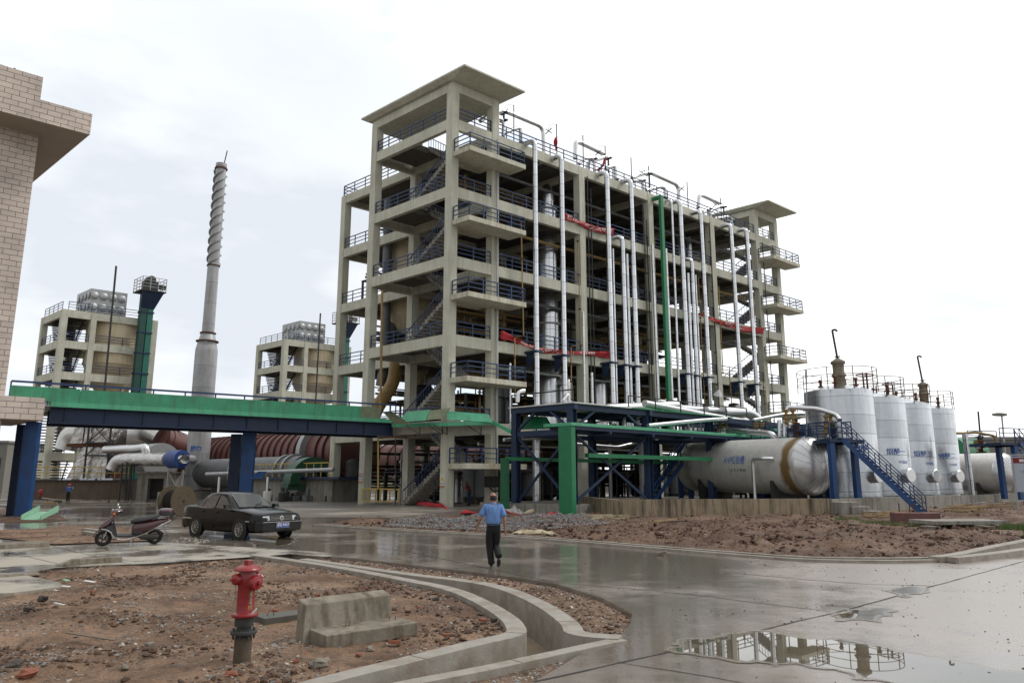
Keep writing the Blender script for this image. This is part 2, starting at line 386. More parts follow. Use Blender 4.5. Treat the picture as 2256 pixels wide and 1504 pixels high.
# railings of floors and roof
for li,z in enumerate(LV):
    for k in range(1,5):
        if li==4: continue
        m=M(); rail(m,[B(.16 if li else .2,VC[k][1] if li else VC[k][0],z),B(.16 if li else .2,VC[k+1][0],z)],1.0,1.5); m.build('railing',blue,pb)
    m=M(); rail(m,[B(9.4,3.86,z),B(18.45 if li else 18.95,3.86,z)],1.0,1.5); m.build('railing',blue,pb)
    m=M(); rail(m,[B(9.4,39.9,z),B(18.45,39.9,z)],1.0,1.5); m.build('railing',blue,pb)
    if li in (1,2,3):
        m=M(); rail(m,[B(18.9,31.9,z),B(18.9,39.4,z)],1.0,1.5); m.build('railing',blue,pb)
m=M(); rail(m,[B(18.95,3.9,LV[0]),B(18.95,39.9,LV[0])],1.0,2.0); m.build('railing',blue,pb)
# drain pipe on the tower column and conduits on the facade columns
for (px,top,bot,r) in ((1095,27.3,1.2,.06),(1296,27.0,1.,.05),(1303,26.,1.,.05),(1419,26.2,1.,.05),(1424.5,25.,1.,.05),(1563,27.,1.,.05),(1677,27.,1.,.05)):
    v,_=F(px,500,-.12); m=M(); m.tube([B(-.12,v,bot),B(-.12,v,top)],r,6)
    for z in (8,14,20,25):
        if z<top: m.box(B,-.14,.03,v-.09,v+.09,z-.05,z+.05)
    tag(m.build('downpipe',galv if px==1095 else darkm),{1095:'grey drainpipe strapped to the right column of the near stair tower',1296:'thin conduit on the facade column right of the second tall silver pipe',1303:'dark riser just right of the thin conduit on the second facade column',1419:'thin dark conduit left of the third facade column',1424.5:'thin dark riser nearest the green vertical duct',1563:'thin dark conduit on the fourth facade column',1677:'thin conduit on the column of the far stair tower'}[px],'drainpipe','drainpipes and conduits on the facade columns')
# lower walls that close parts of the ground floor
def wallbox(fr,u0,u1,v0,v1,z0,z1,mt,name,label,cat='wall'):
    m=M(); m.box(fr,u0,u1,v0,v1,z0,z1); return tag(m.build(name,mt),label,cat)
# warning signs on the columns
for (px,py,u,v,tri) in ((739,1048,18.8,3.70,0),(791.5,1050,9.08,-.02,1),(974,1058,.32,-.02,2)):
    p=B(u,v-.012,0); z=D(px,py,p.y).z; P=B(u,v-.012,z); du=Vector((-U2[0],-U2[1],0))
    t=thing('warning_sign',['white warning sign on the leftmost building column behind the bridge','white prohibition sign with red circle on the tower left column','white sign with yellow warning triangle on the near tower column'][tri],'sign',P,group='safety signs on the columns')
    wv=.21;h=.42
    m=M(); m.plate([P-du*wv+Vector((0,0,-h)),P+du*wv+Vector((0,0,-h)),P+du*wv+Vector((0,0,h)),P-du*wv+Vector((0,0,h))],Vector((-V2[0],-V2[1],0))*.02); m.build('sign_plate',white,t)
    Q=P-Vector((V2[0],V2[1],0))*.025
    m=M(); m.plate([Q-du*wv+Vector((0,0,-h)),Q+du*wv+Vector((0,0,-h)),Q+du*wv+Vector((0,0,-h+.09)),Q-du*wv+Vector((0,0,-h+.09))],Vector((-V2[0],-V2[1],0))*.005); m.build('orange_stripe',mat('orange_stripe',(.6,.2,.03)) if 'orange_stripe' not in MT else MT['orange_stripe'],t)
    if tri==1:
        m=M(); m.tube([Q+du*(.15*math.cos(a))+Vector((0,0,.12+.15*math.sin(a))) for a in np.linspace(0,2*math.pi,17)[:-1]],.018,6,closed=True); m.bar(Q+du*-.1+Vector((0,0,.22)),Q+du*.1+Vector((0,0,.02)),.02,.03); m.build('prohibition_mark',red,t)
    else:
        m=M(); m.plate([Q+du*-.17+Vector((0,0,0)),Q+du*.17+Vector((0,0,0)),Q+Vector((0,0,.3))],Vector((-V2[0],-V2[1],0))*.006)
        m.build('warning_triangle',MT.get('sign_yellow') or mat('sign_yellow',(.75,.5,.02)),t)
        Q2=Q-Vector((V2[0],V2[1],0))*.008; text('!',.26,black,t,lambda x,y:Q2+du*x+Vector((0,0,.1+y)))
    Q3=Q-Vector((V2[0],V2[1],0))*.004
    text(['注意安全','禁止烟火','注意安全'][tri],.1,black,t,lambda x,y:Q3+du*x+Vector((0,0,-.2+y)))
# ---------------- equipment inside the building ----------------
def silo(fr,u,v,r,zt,zc,zb,label,mt=beige,name='silo'):
    c=fr(u,v,0); t=thing(name,label,'silo',c)
    m=M(); m.lathe([(0,zt+.5),(r*.5,zt+.35),(r,zt),(r+.06,zt),(r+.06,zt-.15),(r,zt-.15),(r,zc)],c,n=40); m.build('silo_shell',mt,t,smooth=True)
    m=M(); m.lathe([(r,zc-.005),(r+.07,zc-.01),(r+.07,zc-.16),(r-.02,zc-.17),(.45,zb)],c,n=40); m.build('cone',mt,t,smooth=True)
    m=M(); m.lathe([(.45,zb-.002),(.35,zb-1.6)],c,n=16,); m.build('outlet',mt,t,smooth=True); return t
silo(B,13.8,8.4,3.3,24.8,16.3,10.6,'cream hopper silo inside the left end of the process building')
def vessel(v,u,r,z0,z1,label,cone=True):
    c=B(u,v,0); m=M()
    p=[(0,z1+r*.6),(r*.5,z1+r*.5),(r*.85,z1+.25),(r,z1)]
    m.lathe(p+[(r,z0)],c,n=28); return tag(m.build('distillation_column',silverh,smooth=True),label,'column vessel','silver column vessels in the building')
for (px,py,u,r,z0,z1,lb) in ((1206,560,3.0,.72,5.7,25.2,'tall silver column vessel behind the second tall pipe in the first bay'),):
    v,_=F(px,py,u)
    for i,(a,b,rr) in enumerate(((22.7,25.6,.55),(17.5,21.8,.72),(11.9,16.6,.85),(5.9,10.9,1.15))):
        c=B(u,v,0)
    t=thing('distillation_column',lb,'column vessel',B(u,v,5.9),group='silver column vessels in the building')
    c=B(u,v,0); m=M(); m.lathe([(0,26.9),(.3,26.7),(.55,26.3),(.62,25.8),(.62,24.6),(.8,24.4),(.8,17.4),(.95,17.3),(.95,11.9),(1.3,11.0),(1.3,5.9)],c,n=28); m.build('shell',silver,t,smooth=True)
    m=M(); 
    for z in (24.4,20.9,17.3,14.5,11.9,8.4): m.lathe([(1.0 if z<18 else .84,z),(1.06 if z<18 else .9,z),(1.06 if z<18 else .9,z+.12),(1.0 if z<18 else .84,z+.12)],c,n=28)
    m.build('flange',galv,t,smooth=True)
    m=M(); m.tube(rounded([B(u-.9,v-.1,9.8),B(u-2.1,v-.2,9.8),B(u-2.1,v-.2,6.1)],.9,6),.42,14); m.build('elbow_duct',silverh,t,smooth=True)
k=0
for (px,u,r,z0,z1,lb) in ((1500,3.4,.55,22.6,26.6,'slim silver vessel on the fourth floor right of the green duct'),(1521,3.0,.25,22.6,26.2,'thin silver standpipe beside the slim vessel on the fourth floor'),(1395,4.5,.5,17.5,21.3,'silver vessel standing behind the fourth tall pipe'),(1310,2.5,.8,5.9,10.2,'silver vessel on the pipe rack level in the second bay'),(1500,3.2,.9,5.9,10.4,'silver vessel on the pipe rack level in the third bay'),(1600,3.2,.6,5.9,9.6,'silver vessel on the pipe rack level in the fourth bay'),(1650,4.2,.7,.4,5.0,'grey vessel at ground level near the far tower'),(1010,6.5,.9,.4,4.6,'white vessel at ground level behind the near tower stair')):
    v,_=F(px,600,u); vessel(v,u,r,z0,z1,lb)
# machinery clutter added on the floors to darken the interior, each its own
k=0
where={5.97:'first floor',.33:'ground floor',11.87:'second floor',17.46:'third floor',22.6:'fourth floor'}
kk=0
for z,hh,us in ((.33,4.4,(5,11,16)),(5.97,4.6,(6,13)),(11.87,4.2,(7,14)),(17.46,3.9,(8,15)),(22.6,3.6,(6,13))):
    for bi,vc in enumerate((8.7,17.7,27,35.5)):
        if bi==3 and z>6: continue
        for ui,u in enumerate(us):
            r_=random.Random(kk*7+1); kk+=1
            t=thing('process_unit','added dark cluster of vessels and pipes on the %s, %s bay, %s row'%(where[z],['first','second','third','last'][bi],['front','middle','rear'][ui]),'process unit',B(u,vc,z),group='added dark process units inside the building')
            m=M()
            for q in range(3):
                m=M(); a,b=r_.uniform(-1.8,1.8),r_.uniform(-3.4,3.4); R_=r_.uniform(.5,.95); h=hh*r_.uniform(.5,.85); m.lathe([(R_*.3,.1),(R_,.5),(R_,h),(R_*.6,h+.25),(0,h+.3)],B(u+a,vc+b,z),n=14); m.build('vessel',[darkm,drumm,darkm][kk%3],t,smooth=True)
            m=M()
            for q in range(9):
                a=r_.uniform(-2,2);h=r_.uniform(.8,hh); m.tube([B(u+a,vc-4,z+h),B(u+a,vc+4,z+h)],r_.uniform(.05,.13),6)
            for q in range(12):
                a,b=r_.uniform(-2,2),r_.uniform(-3.8,3.8); m.tube([B(u+a,vc+b,z),B(u+a,vc+b,z+hh*r_.uniform(.6,1))],r_.uniform(.04,.11),6)
            m.build('pipework',[darkm,ochre,galv,darkm][kk%4],t)
            m=M(); m.box(B,u-2.2,u+2.2,vc-3.9,vc+3.9,z+hh*.52,z+hh*.52+.08)
            for b in (-3.8,0,3.8):
                for a in (-2.1,2.1): m.box(B,u+a-.07,u+a+.07,vc+b-.07,vc+b+.07,z,z+hh*.52)
            m.build('platform',darkm,t)
# pipe runs under the floors (visible against the dark)
for i,(z,u,mt,lb) in enumerate(((20.9,1.6,ochre,'ochre pipe under the third floor ceiling'),(15.7,1.8,drumm,'grey pipe under the second floor ceiling'),(10.2,1.5,silverh,'silver pipe under the first floor ceiling'),(4.6,2.2,silverh,'silver pipe under the ground floor ceiling'),(25.9,2.4,drumm,'grey pipe under the roof slab'),(9.6,5.5,ochre,'ochre pipe deep under the first floor ceiling'))):
    m=M(); m.tube([B(u,4.6,z),B(u,39,z)],.13,8); tag(m.build('ceiling_pipe',mt,smooth=True),lb+' running the length of the building','pipe')
# black downpipe and diagonal ochre duct at the left end
m=M(); m.tube(rounded([D(857,440,60),D(852,620,60),D(846,810,60),D(838,850,60)],.5),.42,12); tag(m.build('black_pipe',drumm,smooth=True),'thick dark grey vertical pipe behind the tower left column','pipe')
m=M(); m.tube(rounded([D(872,800,58),D(868,842,58),D(826,905,57),D(812,960,57)],1.0),.52,14)
tag(m.build('diagonal_duct',ochre,smooth=True),'thick ochre duct slanting down behind the bridge railing','duct')
m=M(); m.tube([D(842,640,52.5),D(838,905,52.5)],.09,8); tag(m.build('riser_pipe',ochre,smooth=True),'thin ochre riser pipe left of the tower above the bridge','pipe')
# ================= vertical pipes on the long facade =================
def vpipe(name,px1,py1,px2,py2,wpx,u,label,mt=silver,top='in',bot=None,cat='pipe',grp='vertical pipes on the long facade',br=True):
    v1,z1=F(px1,py1,u); v2,z2=F(px2,py2,u); dist=B(u,v1,0).y*1.0
    r=wpx/2/FPX*dist*1.02
    pts=[]
    if top=='in': pts+=[B(u+2.2,v1-.1,z1-.15-r),B(u,v1,z1-r)]
    elif top=='left': pts+=[B(u+1.6,v1-.6,z1-r),B(u,v1,z1-r)]
    else: pts+=[B(u,v1,z1)]
    zb=bot if bot is not None else z2
    pts+=[B(u,(v1+v2)/2,zb)]
    t=thing(name,label,cat,B(u,v1,zb),group=grp)
    m=M(); m.tube(rounded(pts,max(.5,r*2.4),5),r,14); m.build('pipe_run',mt,t,smooth=True)
    if br and r>.12:
        vm=(v1+v2)/2
        for z in (11.2,):
            if zb<z<z1:
                m=M(); m.plate([B(.03,vm-.1,z),B(u+.05,vm-.1,z),B(u+.05,vm-.1,z-.25),B(.03,vm-.1,z-1.1)],(B(0,.2,0)-B(0,0,0))); m.box(B,u-r-.08,.03,vm-r-.12,vm+r+.12,z,z+.16); m.build('bracket',navy,t)
    return t
PP=[(1178,303,1185,900,12,'leftmost tall silver pipe beside the near tower balconies','in',.6),
(1236,337,1246,885,12,'second tall silver pipe from the near tower','in',6.0),
(1336,373,1352,886,12,'tall silver pipe just right of the upper red banner','in',6.4),
(1389,390,1406,874,11,'fourth tall silver pipe, left of the two conduits','in',6.5),
(1497,436,1520,905,11,'tall silver pipe right of the thin one beside the green duct','in',6.6),
(1542.5,460,1567,905,10,'tall silver pipe ending in an elbow below the lamp','in',6.4),
(1609,489,1638,915,9.5,'tall silver pipe in the last bay, the left of two','in',6.4),
(1643.5,499,1673,915,9.5,'tall silver pipe in the last bay, the right of two','in',6.4)]
for i,(a,b,c,d,wd,lb,tp,bt) in enumerate(PP): vpipe('tall_pipe',a,b,c,d,wd,-.85,lb,top=tp,bot=bt)
for (a,b,c,d,wd,lb,tp) in ((1370.5,516,1382,880,11,'shorter thick silver pipe starting at the upper banner end','left'),
 (1350,548,1358.7,886,5,'thin silver pipe right of the third tall pipe','no'),
 (1380.7,560,1391,880,8,'medium silver pipe hugging the right of the shorter thick pipe','no'),
 (1479,436,1494.4,885,6,'thin tall silver pipe just right of the green duct top','in'),
 (1436.8,539,1451.4,890,6,'thin silver pipe left of the green duct','no'),
 (1466.6,548,1481.7,890,6.5,'thin silver pipe hugging the right of the green duct','no'),
 (1523.4,565.5,1537,900,9,'thick silver pipe with an elbow at the third floor beam','left'),
 (1515,602,1527,900,7.5,'medium silver pipe in the bundle left of the thick elbow pipe','no'),
 (1532,606,1545,900,4.5,'thinnest silver pipe at the right of the bundle','no'),
 (1284.7,687,1287,880,5,'thin silver pipe on the second column below the banner','no'),
 (1303.6,820.6,1306,880,6,'short thin silver pipe on the rack right of the second column','no'),
 (1124,800,1126,960,5,'thin white pipe beside the lowest full balcony of the near tower','no')):
    vpipe('thin_pipe' if wd<7 else 'medium_pipe',a,b,c,d,wd,-.7 if wd>8 else -.55,lb,top=tp,bot=6.3 if a!=1124 else 5.6,br=wd>=8)
v1,z1=F(1451,430,-.75); v2,_=F(1474,881,-.75)
t=thing('green_duct','tall green square duct climbing the facade from the rack to the roof','duct',B(-.75,v1,6.3))
m=M(); m.box(B,-.95,-.7,v1,v1+.36,6.3,z1); m.build('duct_shaft',dgreen,t); m=M(); m.box(B,-.7,.3,v1+.02,v1+.34,z1-.3,z1-.02); m.build('duct_top',dgreen,t)
def thin(pts_px,u,r,label,mt=ochre):
    P=[]
    for (x,y) in pts_px:
        v,z=F(x,y,u); P.append(B(u,v,z))
    t=thing('thin_riser',label,'pipe',P[-1],group='thin ochre risers on the facade')
    m=M(); m.tube(P,r,6); m.build('pipe_run',mt,t,smooth=True)
    m=M()
    for a,b in zip(P[:-1],P[1:]):
        for k in (0,.33,.66,1):
            if abs((b-a).z)>1: q=a.lerp(b,k); m.lathe([(r,-.06),(r*2,-.05),(r*2,.05),(r,.06)],q,n=8)
    m.build('flange',rust,t)
thin([(1148,490),(1153.3,740),(1134,742),(1134.5,880)],-.5,.055,'thin ochre riser with flanges left of the first tall silver pipe')
thin([(1273,531),(1279.6,760),(1258,763),(1258.5,880)],-.5,.055,'thin ochre riser stepping left below the second column')
thin([(1583,630),(1593,822),(1607,826),(1612,890)],-.4,.05,'thin ochre riser in the last bay, stepping right')
thin([(1660,650),(1668,830),(1681,835),(1685,890)],-.4,.05,'thin ochre riser close to the far tower column')
thin([(1538,610),(1553,890)],-.4,.05,'thin ochre riser right of the silver pipe bundle')
# ================= roof pipes =================
RP=[([(1058,267),(1085,250),(1110,244),(1196,280),(1199,325)],1.6,11,'large silver pipe loop on the roof beside the near tower'),
([(1108,300),(1110,262),(1080,262)],1.2,8,'short silver roof pipe hidden behind the near tower column'),
([(1110,293),(1140,282),(1147,283),(1147,300)],1.6,10,'silver roof pipe with a grey valve left of the first tall pipe'),
([(1267,350),(1268,313),(1278,314),(1340,344),(1295,357),(1290,368)],1.8,11,'silver roof pipe loop beside the second red flag'),
([(1276,362),(1285,350),(1308,347),(1311,375)],1.2,8,'small silver roof pipe under the loop by the second flag'),
([(1334,372),(1350,366),(1355,368),(1356,382)],1.6,9,'silver roof pipe with a valve right of the second flag'),
([(1392,395),(1400,388),(1430,379),(1494,408),(1496,437)],1.6,10,'long silver roof pipe with a kink above the third bay'),
([(1395,400),(1415,394),(1418,412)],1.2,9,'short curved silver roof pipe under the kinked one'),
([(1424,420),(1455,411),(1465,414),(1465,430)],1.4,9,'silver roof pipe with a valve above the green duct'),
([(1538,458),(1540,430),(1549,431),(1594,452),(1566,463),(1553,470)],1.6,9,'silver roof pipe loop above the fourth bay'),
([(1548,470),(1562,457),(1566,480)],1.2,8,'small bent silver roof pipe left of the far tower'),
([(1575,482),(1607,477),(1612,484),(1612,492)],1.4,8,'last silver roof pipe before the far tower roof')]
for i,(pts,u,wd,lb) in enumerate(RP):
    P=[]
    for (x,y) in pts: v,z=F(x,y,u); P.append(B(u,v,z))
    P[-1].z=min(P[-1].z,LV[0]+.0) if pts[-1][1]-pts[-2][1]>5 else P[-1].z
    r=wd/2/FPX*P[0].y
    t=thing('roof_pipe',lb,'pipe',P[-1],group='bent silver pipes on the roof')
    m=M(); m.tube(rounded(P,.6,5),r,12); m.build('pipe_run',silverh,t,smooth=True)
    if i in (2,5,8):
        e=P[-1]; m=M(); m.lathe([(.3,.3),(.3,.1),(.18,0),(.25,-.2),(.18,-.4),(.2,-.7)],Vector((e.x,e.y,LV[0]+.7)),n=12); m.lathe([(.02,-.03),(.22,-.03),(.22,.03),(.02,.03)],Vector((e.x+.4,e.y,LV[0]+.3)),(1,.2,.1),12); m.bar(Vector((e.x,e.y,LV[0]+.3)),Vector((e.x+.4,e.y,LV[0]+.3)),.08,.08); m.build('valve',darkm,t)
    else:
        k=P[len(P)//2]; m=M(); m.bar(Vector((k.x,k.y,LV[0])),Vector((k.x,k.y,k.z-r)),.12,.12); m.box(Fr((k.x,k.y),U2,V2),-.35,.35,-.12,.12,k.z-r-.1,k.z-r); m.build('support',navy,t)
# lightning rods with small propellers
for (x,y1,y0,prop,lb) in ((1132,232,293,1,'thin rod with a small cross vane above the first roof pipe'),(1226,274,330,1,'thin rod carrying the limp red flag on the roof'),(1284,298,348,0,'thin plain rod between the roof pipe loops'),(1333,322,370,1,'thin rod with the second red flag'),(1390,347,392,0,'thin plain rod above the fourth tall pipe'),(1428.5,366,420,1,'thin rod with a cross vane above the third bay'),(1513.5,402,455,1,'thin rod with a cross vane above the fourth bay'),(1587,437,490,1,'thin rod nearest the far tower')):
    u=.3; v,z=F(x,y1,u); p=B(u,v,LV[0]); t=thing('lightning_rod',lb,'rod',p,group='thin rods along the roof edge')
    m=M(); m.tube([p,B(u,v,z)],.045,6); m.build('rod',darkm,t)
    if prop:
        q=B(u,v-.9,z-.9); m=M(); m.tube(rounded([B(u,v,z-.05),B(u,v-.5,z-.1),B(u,v-.9,z-.5),q],.3),.015,5); m.bar(q+Vector((-.25,.1,-.22)),q+Vector((.25,-.1,.22)),.07,.05); m.bar(q+Vector((-.25,.1,.22)),q+Vector((.25,-.1,-.22)),.07,.05); m.build('cross_vane',darkm,t)
# flags
def cloth(name,P,mt,label,cat,group=None,thick=.015):
    """P: rows of world points"""
    m=M(); n=len(P[0]); vs=[p for r_ in P for p in r_]
    m.add(vs,[(i*n+j,i*n+j+1,(i+1)*n+j+1,(i+1)*n+j) for i in range(len(P)-1) for j in range(n-1)])
    o=m.build(name,mt,smooth=True); md=o.modifiers.new('solid','SOLIDIFY'); md.thickness=thick
    tag(o,label,cat,group); return o
for (x0,y0,shape,lb) in ((1226,302,[(0,0,0),(-7,17,2),(-2,30,0)],'limp red triangular flag on the left roof rod'),(1333,348,[(0,0,0),(-6,11,-1),(-18,30,-16)],'twisted red streamer flag on the right roof rod')):
    u=.3; rows=[]
    for i in range(9):
        t_=i/8; rowp=[]
        for j in range(5):
            s=j/4
            ex=(shape[1][0]*math.sin(math.pi*min(1,t_*1.2)) if x0<1300 else shape[1][0]*(1-abs(2*t_-1)**2)+shape[2][0]*t_**2)
            base=(0 if x0<1300 else shape[2][2]*t_**2)
            x=x0+ base*.8+ ex*s*(1 if x0<1300 else .45); y=y0+t_*30+s*2*math.sin(t_*5)
            v,z=F(x,y,u); rowp.append(B(u-.12*math.sin(s*6+t_*4),v,z))
        rows.append(rowp)
    cloth('flag',rows,red,lb,'flag',thick=.02)
# ================= red banners =================
def banner(top,bot,u,label,words,lett=[],size=.62,body=None):
    n=36
    def at(path,s):
        s=max(0,min(1,s)); L_=[0]
        for a,b in zip(path[:-1],path[1:]): L_.append(L_[-1]+abs(b[0]-a[0]))
        d=s*L_[-1]
        for k in range(len(path)-1):
            if d<=L_[k+1]+1e-9:
                q=(d-L_[k])/(L_[k+1]-L_[k]); return (path[k][0]+(path[k+1][0]-path[k][0])*q,path[k][1]+(path[k+1][1]-path[k][1])*q)
        return path[-1]
    def S(s,t):
        a=at(top,s);b=at(bot,s); v,z=F(a[0]+(b[0]-a[0])*t,a[1]+(b[1]-a[1])*t,u)
        return B(u-.05*math.sin(t*5+s*14)-.03*math.sin(s*50+t*8),v,z)
    rows=[[S(j/n,i/6) for j in range(n+1)] for i in range(7)]
    o=cloth('banner',rows,red,label,'banner','red slogan banners on the facade')
    Lw=(rows[0][0]-rows[0][-1]).length
    k=len(words); h=(rows[0][n//2]-rows[-1][n//2]).length
    text(words,1.0,wtext,o,lambda x,y,k=k: S(.5+x/(k*1.0)*.93,.5-y*.78)-B(0.02,0,0)+B(-.05,0,0))
    return o
banner([(1244,469),(1270,483),(1300,495),(1330,502),(1352,503)],[(1244,485),(1265,489),(1297,506),(1330,515),(1352,519)],-.14,'red slogan banner tied along the third floor railing between the tall pipes','移坊一次之出号贡')
banner([(1103,727),(1130,740),(1160,756),(1200,768),(1250,772),(1300,774),(1343,774)],[(1103,747),(1125,750),(1160,764),(1195,778),(1250,780),(1300,783),(1343,790)],-.16,'long crumpled red banner sagging along the first floor beam near the tower','  你到么怀大 规了 口福')
banner([(1538,688),(1560,697),(1600,709),(1640,719),(1683,722)],[(1538,692),(1560,703),(1600,719),(1640,731),(1683,735)],-.16,'twisted red banner across the last bay near the far tower','   功 成 ')
# ================= ground =================
def groundmat(name,c1,c2,c3,scale=1.,wet=.5,bump=.03,bs=14):
    m=bpy.data.materials.new(name); m.use_nodes=True; t=m.node_tree; n=t.nodes; l=t.links; b=n['Principled BSDF']
    g=n.new('ShaderNodeNewGeometry')
    def noi(sc_,det=8,ro=.65):
        x=n.new('ShaderNodeTexNoise'); x.inputs['Scale'].default_value=sc_; x.inputs['Detail'].default_value=det; x.inputs['Roughness'].default_value=ro; l.new(g.outputs['Position'],x.inputs[0]); return x.outputs[0]
    def ramp(f,a,b_):
        r=n.new('ShaderNodeMapRange'); r.inputs[1].default_value=a; r.inputs[2].default_value=b_; l.new(f,r.inputs[0]); return r.outputs[0]
    def mix(f,A,Bc):
        x=n.new('ShaderNodeMix'); x.data_type='RGBA'; l.new(f,x.inputs[0])
        for i,c in ((6,A),(7,Bc)):
            if isinstance(c,tuple): x.inputs[i].default_value=(*c,1)
            else: l.new(c,x.inputs[i])
        return x.outputs[2]
    a=noi(.55*scale); c=noi(5*scale,8,.7); f=noi(38*scale,4,.6)
    last=mix(ramp(a,.38,.6),c1,c2); last=mix(ramp(c,.5,.68),last,c3)
    fr=n.new('ShaderNodeMapRange'); fr.inputs[3].default_value=.55; fr.inputs[4].default_value=1.45; fr.inputs[1].default_value=.3; fr.inputs[2].default_value=.7; l.new(f,fr.inputs[0])
    v=n.new('ShaderNodeVectorMath'); v.operation='SCALE'; l.new(last,v.inputs[0]); l.new(fr.outputs[0],v.inputs['Scale']); l.new(v.outputs[0],b.inputs['Base Color'])
    r=n.new('ShaderNodeMapRange'); r.inputs[1].default_value=.35; r.inputs[2].default_value=.6; r.inputs[3].default_value=wet; r.inputs[4].default_value=.95; l.new(a,r.inputs[0]); l.new(r.outputs[0],b.inputs['Roughness'])
    ad=n.new('ShaderNodeMath'); ad.operation='ADD'; l.new(noi(bs,8,.7),ad.inputs[0]); l.new(c,ad.inputs[1])
    bm=n.new('ShaderNodeBump'); bm.inputs['Strength'].default_value=1; bm.inputs['Distance'].default_value=bump; l.new(ad.outputs[0],bm.inputs['Height']); l.new(bm.outputs[0],b.inputs['Normal'])
    MT[name]=m; return m
dirtn=groundmat('wet_red_brown_soil',(.25,.146,.080),(.115,.064,.037),(.045,.028,.018),1.0,.5,.05)
dirtf=groundmat('churned_red_soil',(.160,.088,.050),(.085,.046,.027),(.032,.019,.013),.7,.6,.07,8)
farg=groundmat('distant_ground',(.13,.11,.08),(.10,.085,.06),(.07,.06,.045),.2,.8,.02)
# wet concrete
WC={}
def wetconc(name,base,dark,rlo,rhi,big=.16,dry=(.5,.62),tint=None):
    m=bpy.data.materials.new(name); m.use_nodes=True; t=m.node_tree; n=t.nodes; l=t.links; b=n['Principled BSDF']
    g=n.new('ShaderNodeNewGeometry')
    def noi(sc_,det=6,ro=.6,sq=(1,1,1),loc=(0,0,0)):
        mp_=n.new('ShaderNodeMapping'); mp_.inputs['Scale'].default_value=sq; mp_.inputs['Location'].default_value=loc; l.new(g.outputs['Position'],mp_.inputs[0])
        x=n.new('ShaderNodeTexNoise'); x.inputs['Scale'].default_value=sc_; x.inputs['Detail'].default_value=det; x.inputs['Roughness'].default_value=ro; l.new(mp_.outputs[0],x.inputs[0]); return x.outputs[0]
    a=noi(big,7,.62,(1,1.25,1)); d=noi(1.6,6,.65,(1,1,1),(5,2,0)); f=noi(45,3,.6)
    s=n.new('ShaderNodeMath'); s.operation='MULTIPLY_ADD'; l.new(d,s.inputs[0]); s.inputs[1].default_value=.28; l.new(a,s.inputs[2])
    w_=n.new('ShaderNodeMapRange'); w_.inputs[1].default_value=dry[0]+.14; w_.inputs[2].default_value=dry[1]+.14; l.new(s.outputs[0],w_.inputs[0])
    x=n.new('ShaderNodeMix'); x.data_type='RGBA'; l.new(w_.outputs[0],x.inputs[0]); x.inputs[6].default_value=(*dark,1); x.inputs[7].default_value=(*base,1)
    fr=n.new('ShaderNodeMapRange'); fr.inputs[3].default_value=.85; fr.inputs[4].default_value=1.15; fr.inputs[1].default_value=.3; fr.inputs[2].default_value=.7; l.new(f,fr.inputs[0])
    v=n.new('ShaderNodeVectorMath'); v.operation='SCALE'; l.new(x.outputs[2],v.inputs[0]); l.new(fr.outputs[0],v.inputs['Scale']); l.new(v.outputs[0],b.inputs['Base Color'])
    r=n.new('ShaderNodeMapRange'); r.inputs[3].default_value=rlo; r.inputs[4].default_value=rhi; l.new(w_.outputs[0],r.inputs[0]); l.new(r.outputs[0],b.inputs['Roughness'])
    bm=n.new('ShaderNodeBump'); bm.inputs['Strength'].default_value=1; l.new(d,bm.inputs['Height']); bm.inputs['Distance'].default_value=.006; l.new(bm.outputs[0],b.inputs['Normal'])
    b.inputs['Specular IOR Level'].default_value=.6
    WC[name]=(w_,g)
    MT[name]=m; return m
roadm=wetconc('wet_concrete_road',(.275,.240,.212),(.150,.128,.106),.09,.30,dry=(.44,.60))
apron=wetconc('drying_concrete_apron',(.33,.295,.235),(.16,.14,.115),.10,.55,.35,dry=(.42,.56))
# road colour made paler towards the right, standing in for reflected sky
_w,_g=WC['wet_concrete_road']; _n=roadm.node_tree.nodes; _l=roadm.node_tree.links
_d=_n.new('ShaderNodeVectorMath'); _d.operation='DOT_PRODUCT'; _d.inputs[1].default_value=(.080,-.022,0); _l.new(_g.outputs['Position'],_d.inputs[0])
_c=_n.new('ShaderNodeClamp'); _c.inputs['Min'].default_value=-.06; _c.inputs['Max'].default_value=.075; _l.new(_d.outputs['Value'],_c.inputs[0])
_s=_w.inputs[0].links[0].from_socket; _a=_n.new('ShaderNodeMath'); _a.operation='ADD'; _l.new(_s,_a.inputs[0]); _l.new(_c.outputs[0],_a.inputs[1]); _l.new(_a.outputs[0],_w.inputs[0])
yardm=wetconc('concrete_yard',(.25,.23,.20),(.15,.13,.11),.2,.6,.2)
def water():
    m=bpy.data.materials.new('still_water'); m.use_nodes=True; b=m.node_tree.nodes['Principled BSDF']
    b.inputs['Base Color'].default_value=(.10,.082,.06,1); b.inputs['Roughness'].default_value=.015; b.inputs['Specular IOR Level'].default_value=1.0; b.inputs['IOR'].default_value=1.5; return m
waterm=water()
joint=mat('joint_tar',(.035,.032,.03),.9)
def tess(poly,z=0.):
    poly=[Vector((p[0],p[1],z)) for p in poly]
    return poly,geometry.tessellate_polygon([poly])
def flat(poly,z,name,mt,kind='structure',depth=0.):
    m=M(); P,T=tess(poly,z); m.add(P,[tuple(t) if (P[t[1]]-P[t[0]]).cross(P[t[2]]-P[t[0]]).z>0 else tuple(t)[::-1] for t in T])
    if depth:
        n=len(P); Q=[p-Vector((0,0,depth)) for p in P]; m.add(P+Q,[(i,(i+1)%n,n+(i+1)%n,n+i) for i in range(n)])
    o=m.build(name,mt); o['kind']=kind; return o
m=M(); m.add([(-2500,-300,-.75),(2500,-300,-.75),(2500,3500,-.75),(-2500,3500,-.75)],[(0,1,2,3)]); struct(m.build('ground',farg))
